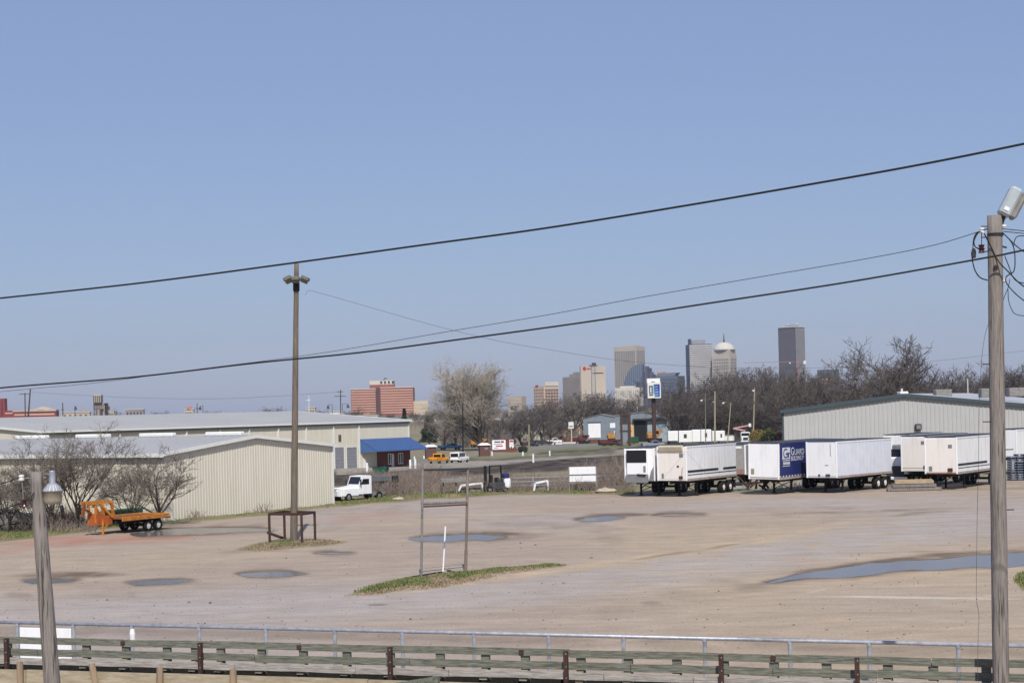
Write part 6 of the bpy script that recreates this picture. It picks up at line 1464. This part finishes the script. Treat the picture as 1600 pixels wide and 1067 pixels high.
machine('blue and white machine standing above the brick sign wall', 800, 693, 10, 20, (mat('yard_blue', (88, 124, 160), .6), m_insul), 'machine', 'yard_machine', seed=6)
machine('dark tracked machine among the junk right of the orange machine', 833, 697, 18, 9, (m_dgrey, m_dgrey), 'machine', 'skid_steer', seed=7)
def box_bld(name, label, x0, x1, yt, yb, dep, mt, roof, rz=0, cat='shed', rise=.1):
    g = gnd((x0+x1)/2, yb); s = g.y/F; w_ = (x1-x0)/2*s; h = pix((x0+x1)/2, yt, g.y).z-g.z; t = T(name, label, cat, g, R(rz))
    k = M(); hh = h*(1-rise); k.prism([(-w_, -.3), (w_, -.3), (w_, hh), (0, h), (-w_, hh)], 0, dep, 'y'); k.build('wall', mt, t)
    for s_ in (-1, 1): k = M(); k.prism([(0, h+.02), (s_*(w_+.25), hh-.02), (s_*(w_+.25), hh+.13), (0, h+.17)], -.25, dep+.25, 'y'); k.build('roof', roof, t)
    return t, w_, h, s
t, w_, h, s = box_bld('cargo_container', 'long cream trailer box in the yard behind the brick sign wall', 815, 849, 673, 688, 2.6, mat('pale_green_cream', (200, 200, 176), .6, sc=1), m_trim, -6, 'container', .03); P(t, 'door', w_*.8, w_*.97, -.05, -.003, .3, h*.85, m_trim)
t, w_, h, s = box_bld('shed', 'small tan shed with low gable roof left of the grey steel building', 877, 916, 664.5, 682, 6, m_tan, m_brickd, -4, 'shed', .22)
for x in (.5, -.45): P(t, 'window' if x < 0 else 'door', w_*x-.4, w_*x+.5, -.05, -.003, (.9 if x < 0 else .2), 2.2, m_dgrey if x < 0 else m_white)
t, w_, h, s = box_bld('steel_building', 'blue grey steel building with a white rolling door, its low gable facing the road', 912, 966, 647.5, 690, 14, mat('blue_grey_siding', (128, 138, 146), .6, sc=.5), m_dgalv, -8, 'building', .14)
P(t, 'rolling_door', -w_*.72, -w_*.0, -.1, -.003, .3+h*.12, h*.68, m_white); P(t, 'door_frame', -w_*.75, w_*.03, -.06, -.0025, h*.66, h*.73, m_dgrey); P(t, 'rolling_door', w_*.55, w_*.98, -.1, -.003, h*.5, h*.68, m_white)
t, w_, h, s = box_bld('steel_building', 'open fronted blue grey shed with a dark bay, right of the white rolling door', 962, 1046, 644, 690, 16, MATS['blue_grey_siding'], m_dgalv, -4, 'building', .10)
P(t, 'dark_bay', -w_*.30, w_*.18, -.1, -.003, 0, h*.72, m_black); P(t, 'shade_beam', -w_*.35, w_*.95, -1.6, -.003, h*.75, h*.79, m_dgrey); P(t, 'pale_panel', w_*.2, w_*.95, -.12, -.003, 0, h*.7, mat('pale_blue_panel', (156, 170, 178), .6, sc=.6)); P(t, 'tan_panel', -w_*.46, -w_*.32, -.12, -.003, 0, h*.6, m_tan)
t, w_, h, s = box_bld('shed', 'small white roofed hut between the tan shed and the steel building', 901, 913, 660, 668, 4, m_white, m_trim, 0, 'shed', .25); P(t, 'window', -.5, .4, -.05, -.003, .5, 1.2, m_dgrey)
for i, (x, yb, w_, h_, c, nm, lab) in enumerate([(838, 687, 3.0, 1.6, m_dgrey, 'junk_crate', 'dark crate among the parked cars beside the cream box'), (822, 696, 2.2, 1.2, m_maroon, 'scrap_bin', 'maroon scrap bin right of the dark bush'), (884, 690, 3.4, 1.0, m_deck, 'lumber_stack', 'brown lumber stack under the tan shed'), (899, 691, 2.0, 1.8, m_maroon, 'farm_implement', 'small maroon implement right of the small white sign'), (930, 692, 4.0, 1.1, m_deck, 'pipe_stack', 'rusty pipe stack below the white rolling door'), (942, 695, 2.4, 1.6, m_dgrey, 'steel_drum_rack', 'dark drum rack right of the rusty pipe stack'), (990, 692, 3.0, 1.8, m_green, 'green_bin', 'green bin seen through the brown sign stand'), (1003, 688, 3.6, 1.4, m_wood, 'pallet_heap', 'grey pallet heap left of the boom lift'), (812, 668, 5.5, 2.4, m_whiteD, 'storage_box', 'white storage box before the trees above the cream box'), (862, 664, 7, 2.6, m_cream, 'storage_box', 'cream storage box before the trees left of the tan shed'), (1092, 668, 6, 2.8, c_pale, 'storage_box', 'pale storage box in the wood above the white trailers'), (1140, 690, 2.6, 1.9, m_whiteD, 'tool_chest', 'white chest left of the boom truck'), (1051, 696, 2.2, 1.2, m_dgrey, 'steel_trough', 'dark trough in the grass beyond the leftmost trailer'), (845, 677, 2.4, 3.4, m_white, 'upright_tank', 'white upright tank behind the cream box')]):
    g = gnd(x, yb); t = T(nm, lab, nm.replace('_', ' '), g, R((i*37) % 50-25)); P(t, 'base', -w_/2, w_/2, -.9, .9, 0, h_*.12, m_under); P(t, 'shell', -w_/2+.05, w_/2-.05, -.85, .85, h_*.121, h_*.86, c, .06); P(t, 'top', -w_/2, w_/2, -.9, .9, h_*.861, h_, m_dgalv if i % 2 else c, .04)
    for q in range(4): P(t, 'rib', -w_/2+.2+q*(w_-.5)/3, -w_/2+.3+q*(w_-.5)/3, -.93, -.852, h_*.13, h_*.85, c)
r6 = random.Random(66)
for i in range(26):
    x = r6.uniform(815, 1010); g = gnd(x, r6.uniform(688, 695)); k = M(); s = r6.uniform(.5, 1.3)
    for q in range(4): a_ = Vector((r6.uniform(-s, s), r6.uniform(-.3, .3), r6.uniform(0, .4))); k.beam(a_, a_+Vector((r6.uniform(-s, s), r6.uniform(-.3, .3), r6.uniform(.1, .9))), r6.uniform(.1, .4), r6.uniform(.1, .4))
    k.f = k.f; o = k.build('scrap_heap', (m_rust, m_deck, m_dgrey, m_maroon, m_dgalv)[i % 5], loc=g); tag(o, 'low heap of scrap metal in the yard along the far road', 'scrap', 'scrap heaps in the yard along the far road')
# posts signs
def panel_sign(label, x, yb, yt, x0, x1, y0, y1, board, post, pr=.09, name='pole_sign', dep=.2, cat='sign'):
    g = gnd(x, yb) if name != 'pole_billboard' else at(x, 420); s = g.y/F; t = T(name, label, cat, g); z0 = pix(x, y1, g.y).z-g.z; z1 = pix(x, y0, g.y).z-g.z; zt_ = pix(x, yt, g.y).z-g.z
    P(t, 'board', (x0-x)*s, (x1-x)*s, -dep, -.0, z0, z1, board, .0); k = M(); k.tube([(0, .12, -.1), (0, .12, zt_)], pr, 8); k.build('post', post, t); return t, s, z0, z1
t, s, z0, z1 = panel_sign('small white sign on a pale post before the tan shed', 893.5, 693.5, 661, 889, 897, 659, 669.5, m_insul, mat('cream_post', (222, 210, 180), .6), .13)
P(t, 'sign_mark', -3.4*s, 2.4*s, -.23, -.201, z0+.5, z0+.9, m_grey)
t, s, z0, z1 = panel_sign('tall pole billboard with a white half and a blue half, above the steel shed', 1022, 689, 596.5, 1012.5, 1033, 597.5, 622, m_insul, mat('brown_steel_pole', (78, 58, 54), .7), .5, 'pole_billboard', 1.4, 'billboard')
mb_ = (mat('bb_navy', (48, 60, 150), .5), mat('bb_blue', (54, 104, 184), .5), mat('bb_teal', (90, 176, 178), .5), mat('bb_grey', (96, 104, 116), .6))
W0 = -9.5*s; W1_ = 11*s; zz = z1-z0
P(t, 'blue_half', W0+(W1_-W0)*.52, W1_-.25, -1.5, -1.401, z0+zz*.5, z1-zz*.12, mb_[0]); P(t, 'blue_half', W0+(W1_-W0)*.52, W1_-.25, -1.5, -1.401, z0+zz*.1, z0+zz*.497, mb_[1])
P(t, 'teal_strip', W0+(W1_-W0)*.44, W0+(W1_-W0)*.515, -1.5, -1.401, z0+zz*.3, z1-zz*.12, mb_[2]); P(t, 'picture_panel', W0+(W1_-W0)*.1, W0+(W1_-W0)*.4, -1.5, -1.401, z0+zz*.3, z1-zz*.2, mb_[3]); P(t, 'picture_light', W0+(W1_-W0)*.2, W0+(W1_-W0)*.28, -1.52, -1.501, z0+zz*.35, z1-zz*.3, m_insul)
for q in range(4): P(t, 'sign_mark', W0+(W1_-W0)*.56, W1_-.7, -1.53, -1.501, z0+zz*(.2+q*.17), z0+zz*(.23+q*.17), m_insul)
P(t, 'sign_mark', W0+(W1_-W0)*.1, W0+(W1_-W0)*.42, -1.5, -1.401, z0+zz*.18, z0+zz*.24, m_dgrey)
P(t, 'top_board', W0, W0+(W1_-W0)*1.0, .05, 1.6, z1-.3, z1+1.0, m_insul)
# brown lattice sign frame
g = gnd(978, 697); s = g.y/F; t = T('steel_stand', 'tall dark brown steel sign frame with a mast, before the steel shed', 'sign frame', g)
for x in (-6.5, 6.5): P(t, 'post', x*s-.28, x*s+.28, -.3, .3, -.1, pix(978, 646, g.y).z-g.z, MATS['brown_steel_pole'])
P(t, 'mast', 3.5*s, 3.5*s+.2, -.1, .1, 0, pix(978, 624, g.y).z-g.z, MATS['brown_steel_pole'])
for (y0, y1) in ((646, 649), (660, 663), (672, 675)): P(t, 'crossbar', -9*s, 9*s, -.25, .25, pix(978, y1, g.y).z-g.z, pix(978, y0, g.y).z-g.z, MATS['brown_steel_pole'])
for x in (-4, -1, 2): P(t, 'slat', x*s-.1, x*s+.25, -.15, .1, pix(978, 660, g.y).z-g.z, pix(978, 648, g.y).z-g.z, m_dgrey)
P(t, 'back_panel', -6*s, 6*s, .12, .2, pix(978, 660, g.y).z-g.z, pix(978, 648, g.y).z-g.z, mat('back_brown', (70, 52, 50), .8))
# white stock trailers behind
def stock(label, x0, x1, yt, yb, mt, az=88, door=None):
    g = gnd((x0+x1)/2, yb); s = g.y/F; w_ = (x1-x0)/2*s; h = pix((x0+x1)/2, yt, g.y).z-g.z; t = T('stock_trailer', label, 'trailer', g, R(90-az))
    P(t, 'body', -w_, w_, 0, 2.3, .45, h, mt, .12)
    k = M()
    for q in range(int(w_*2/.5)): k.b(-w_+.2+q*.5, -w_+.25+q*.5, -.03, .0, .6, h-.15)
    tag(k.build('rib', m_trim, t), kind='stuff')
    P(t, 'window', w_*.3, w_*.55, -.04, -.002, h*.45, h*.75, m_dgrey)
    for x in (w_*.3, w_*.3-.95):
        for y in (.15, 2.1): wheel(t, x, y, .36, .22, m_dgalv)
    return t
stock('ribbed white stock trailer, leftmost of the white trailers beyond the dark wood', 1044, 1082, 673, 694, m_white)
stock('white camper style trailer in the middle of the white trailers at the back', 1082, 1112, 671, 693, m_white)
stock('small white enclosed trailer at the right end of the row at the back', 1113, 1133, 673, 692, m_white)
g = gnd(1075, 686); o = M().cb(-3.2, 3.2, 3, 5, 0, 4.6, .2).build('water_tank', c_grey, loc=g+Vector((2, 0, 0))); tag(o, 'grey box tank behind the ribbed white stock trailer', 'tank')
# boom truck
g = gnd(1165, 693); s = g.y/F; t = T('boom_truck', 'white utility truck with a red and white folded boom, facing the camera', 'truck', g, head(187))
P(t, 'hood', -.6, 1.6, -1.05, 1.05, .7, 1.9, m_white, .2); c = P(t, 'cab', -1.9, -.3, -1.15, 1.15, .8, 2.9, m_white, .18); P(c, 'windscreen', -.32, -.24, -.95, .95, 1.95, 2.7, m_glass); P(t, 'grille', 1.6, 1.66, -.6, .6, .95, 1.65, m_dgrey); P(t, 'bumper', 1.65, 1.85, -1.2, 1.2, .5, .8, m_white, .05)
k = M(); k.beam((-2.6, 0, 3.2), (-1.2, -3.0, 3.9), .3, .35); k.beam((-1.2, -3.0, 3.9), (-4, 1.4, 4.6), .25, .3); k.build('boom', mat('red_white_boom', (206, 160, 158), .6), t); P(t, 'bucket', -4.3, -3.5, .9, 1.7, 4.1, 5.0, m_white, .08); P(t, 'service_body', -5.5, -2.0, -1.1, 1.1, .8, 1.9, m_white, .08)
for x in (.8, -4):
    for s_ in (-1, 1): wheel(t, x, s_*1.0, .48, .3, m_red if False else m_maroon)
pickup('white pickup half hidden behind the shrubs right of the boom truck', gnd(1203, 688), 190, m_white, L_=5.4, W=2.0, Hc=1.9)
machine('dark red machine behind the corner of the grey warehouse', 1217, 697, 9, 22, (m_maroon, m_maroon), 'machine', 'red_machine', seed=8)
# distant poles and lamps
def upole(label, x, yt, yb, Y, r, arms=(), mt=m_wood, lamp=None, dx=0, name='power_pole', cat='utility pole'):
    g = at(x, Y, yb) if Y else gnd(x, yb); Y = g.y; p1 = pix(x+dx, yt, Y); t = T(name, label, cat, g); k = M(); k.tube([(0, 0, -.2), p1-g], [r, r*.7], 7); k.build('pole_shaft', mt, t)
    s = Y/F
    for (y, w_) in arms: z = pix(x, y, Y).z-g.z; P(t, 'crossarm', -w_*s, w_*s, -.15, .05, z-.12, z+.12, mt)
    if lamp:
        sx_, y, kind = lamp; z = pix(x, y, Y).z-g.z; k = M(); k.tube([(0, 0, z+.3), (sx_*.5*s, 0, z+.55), (sx_*s, 0, z+.35)], .07, 5); k.build('lamp_arm', mt, t)
        k = M(); 
        if kind == 'bell': k.lathe([(.1, .3), (.25, .1), (.55, -.8), (.6, -1.0), (.02, -1.0)], 10, Matrix.Translation((sx_*s, 0, z)))
        else: k.lathe([(.05, .15), (.35, 0), (.3, -.25), (.02, -.3)], 8, Matrix.Translation((sx_*s, 0, z+.3)))
        k.build('lamp_hood', m_dgrey if kind == 'bell' else m_insul, t)
    return t
upole('dark wooden pole with two crossarms left of the wide red brick building', 532, 609, 650, 640, .25, ((612, 5), (619, 9)), m_bark3)
upole('bell shaped street lamp left of the twin crossarm pole', 519, 632, 650, 640, .12, (), m_dgrey, (-6, 634, 'bell'), name='street_lamp', cat='street lamp')
upole('bell shaped street lamp right of the twin crossarm pole', 535, 632, 650, 620, .12, (), m_dgrey, (9, 633, 'bell'), name='street_lamp', cat='street lamp')
upole('tall dark street lamp before the large pale tree', 723, 629, 700, 380, .18, (), m_black, (-8, 635, 'bell'), name='street_lamp', cat='street lamp')
upole('dark wooden T pole beside a slanted crane on the left skyline', 39, 614, 655, 640, .28, ((615.5, 8),), m_bark3)
upole('slanted dark crane boom on the left skyline', 38.5, 608, 655, 645, .35, (), m_bark3, dx=9, name='crane_boom', cat='crane')
upole('short dark pole on the skyline left of the batch plant', 98, 629, 655, 640, .25, ((640, 2),), m_bark3)
upole('thin dark pole behind the large warehouse roof, left of the batch plant conveyor', 117, 634, 655, 640, .15, (), m_bark3, (1.5, 636, 'bell'))
upole('dark skyline pole above the right part of the large warehouse roof', 308, 630, 650, 640, .18, ((638, 3),), m_bark3)
upole('thin lamp pole right of the skyline dome', 317, 633, 650, 640, .13, (), m_bark3, (-4, 636, 'bell'), name='street_lamp', cat='street lamp')
upole('white twin lamp mast above the large warehouse roof', 482.5, 618, 650, 700, .18, ((625, 3.5),), m_insul)
upole('thin grey pole behind the blue pickup', 743.5, 655, 692, 0, .12, (), m_wood)
upole('wooden pole with a small lamp right of the large pale tree', 766, 648, 692, 0, .2, (), m_curb, (5, 650, 'head'))
upole('thick pale concrete pole behind the brick sign wall', 795.5, 618, 690, 0, .42, (), mat('pale_concrete', (176, 168, 156), .8), None)
upole('slim pole with a bell lamp just right of the thick pale pole', 805, 634, 690, 0, .2, (), m_wood, (-3.5, 636, 'bell'), name='street_lamp', cat='street lamp')
upole('weathered wooden post standing in the field before the cream container', 826.5, 663, 709, 0, .26, (), mat('olive_wood', (146, 138, 116), .9))
upole('tall pale wooden pole before the white trailers at the back', 1117, 611, 697, 0, .24, ((628, 2),), m_curb)
upole('thin pole in the wood left of the tall pale one', 1102, 614, 668, 440, .14, (), m_wood, (-5, 627, 'head'))
upole('leaning pole with a small lamp head in the wood', 1136, 629, 670, 445, .16, (), m_curb, (-5, 631, 'head'), dx=6)
upole('pole with a white transformer left of the dark tower', 1176, 606, 662, 435, .2, (), m_curb, (2.5, 612, 'head'), dx=3)
upole('thin white pole above the right slope of the grey warehouse roof', 1512, 592, 640, 260, .09, (), m_insul)
upole('short white pipe above the left slope of the grey warehouse roof', 1409, 607, 640, 240, .22, (), m_insul, name='vent_pipe', cat='pipe')
upole('dark pole behind the steel shed roof, below the pole billboard', 996, 634, 690, 640, .14, (), m_insul)
upole('thin grey post left of the ribbed white stock trailer', 1060, 662, 697, 0, .13, (), m_dgrey)
# tower crane
g = at(1248, 2600, 600); t = T('tower_crane', 'faint red tower crane jib crossing in front of the tall dark tower', 'crane', g); s = 2600/F; z = pix(1240, 565, 2600).z-g.z
mcr = mat('crane_red', (168, 110, 112), .7); P(t, 'mast', -.6, .6, -.6, .6, 0, z+4, mcr); k = M(); k.beam((-86*s, 0, z), (12*s, 0, z), .6, .7); k.build('jib', mcr, t); P(t, 'counterweight', 8*s, 12*s, -1.5, 1.5, z-4, z+1, m_insul); P(t, 'trolley', -14*s, -12*s, -1, 1, z-3, z-1, m_insul)
# white line and kerbs in field
a = gnd(1040, 698.5); b = gnd(1085, 697); k = M(); k.b(0, (b-a).length, -.4, .4, 0, .35); o = k.build('concrete_kerb', m_insul, loc=a); o.rotation_euler = (0, 0, math.atan2(b.y-a.y, b.x-a.x)); tag(o, 'white concrete kerb on the grass beyond the striped trailer roof', 'kerb')
for i, (x0, x1, y) in enumerate([(857, 878, 694.5), (880, 912, 693)]):
    a = gnd(x0, y); b = gnd(x1, y-.6); k = M(); k.b(0, (b-a).length, -.3, .3, 0, .5); o = k.build('concrete_barrier', m_insul, loc=a); o.rotation_euler = (0, 0, math.atan2(b.y-a.y, b.x-a.x)); tag(o, ('white barrier beside the road below the parked cars', 'white barrier beside the road under the small post sign')[i], 'barrier')
# ------------------------------------------------------------------ light, sky, camera
SUN_AZ, SUN_EL = 174, 47
sd = Vector((math.sin(R(SUN_AZ))*math.cos(R(SUN_EL)), math.cos(R(SUN_AZ))*math.cos(R(SUN_EL)), math.sin(R(SUN_EL))))
sl = bpy.data.lights.new('sun', 'SUN'); sl.energy = 4.3; sl.angle = R(.53); sl.color = (1.0, .955, .885)
so = bpy.data.objects.new('sun', sl); COL.objects.link(so); so.rotation_euler = sd.to_track_quat('Z', 'Y').to_euler()
w = bpy.data.worlds.new('World'); S.world = w; w.use_nodes = True; nt = w.node_tree
bg = nt.nodes['Background']; sk = nt.nodes.new('ShaderNodeTexSky'); sk.sky_type = 'NISHITA'; sk.sun_disc = False
sk.sun_elevation = R(SUN_EL); sk.sun_rotation = R(SUN_AZ); sk.altitude = 300; sk.air_density = 1.0; sk.dust_density = .85; sk.ozone_density = 8.0
vm = nt.nodes.new('ShaderNodeVectorMath'); vm.operation = 'MULTIPLY_ADD'; vm.inputs[1].default_value = (.66, .53, .4); vm.inputs[2].default_value = (1.5, 2.0, 3.8)
nt.links.new(sk.outputs[0], vm.inputs[0]); nt.links.new(vm.outputs[0], bg.inputs[0]); bg.inputs[1].default_value = .10
cam = bpy.data.cameras.new('camera'); co = bpy.data.objects.new('camera', cam); COL.objects.link(co)
cam.sensor_width = 36; cam.lens = F/1600*36; cam.clip_end = 40000; cam.clip_start = .1
co.location = (0, 0, EYE)
# level view along +Y, rolled; the lens shift keeps uprights upright
co.matrix_world = Matrix.Translation((0, 0, EYE)) @ Matrix.Rotation(R(90), 4, 'X') @ Matrix.Rotation(-ROLL, 4, 'Z')
cx = 105*SR; cy = 105*CR
cam.shift_x = -cx/1600; cam.shift_y = cy/1600
S.camera = co
S.view_settings.view_transform = 'Standard'; S.view_settings.look = 'None'; S.view_settings.exposure = 0; S.view_settings.gamma = 1
S.render.resolution_x = 1024; S.render.resolution_y = 682

hb = M().b(-3500, 3500, -60, 5200, -9, 240).build('haze', None, fix=True); hm_ = bpy.data.materials.new('haze_air'); hm_.use_nodes = True; hn = hm_.node_tree
hn.nodes.remove(hn.nodes['Principled BSDF']); pv = hn.nodes.new('ShaderNodeVolumePrincipled'); pv.inputs['Color'].default_value = (.74, .84, 1, 1); pv.inputs['Density'].default_value = .00007; pv.inputs['Anisotropy'].default_value = .2
hn.links.new(pv.outputs[0], hn.nodes['Material Output'].inputs['Volume']); hb.data.materials.append(hm_); tag(hb, 'thin bluish air between the lot and the city', 'haze', kind='stuff')
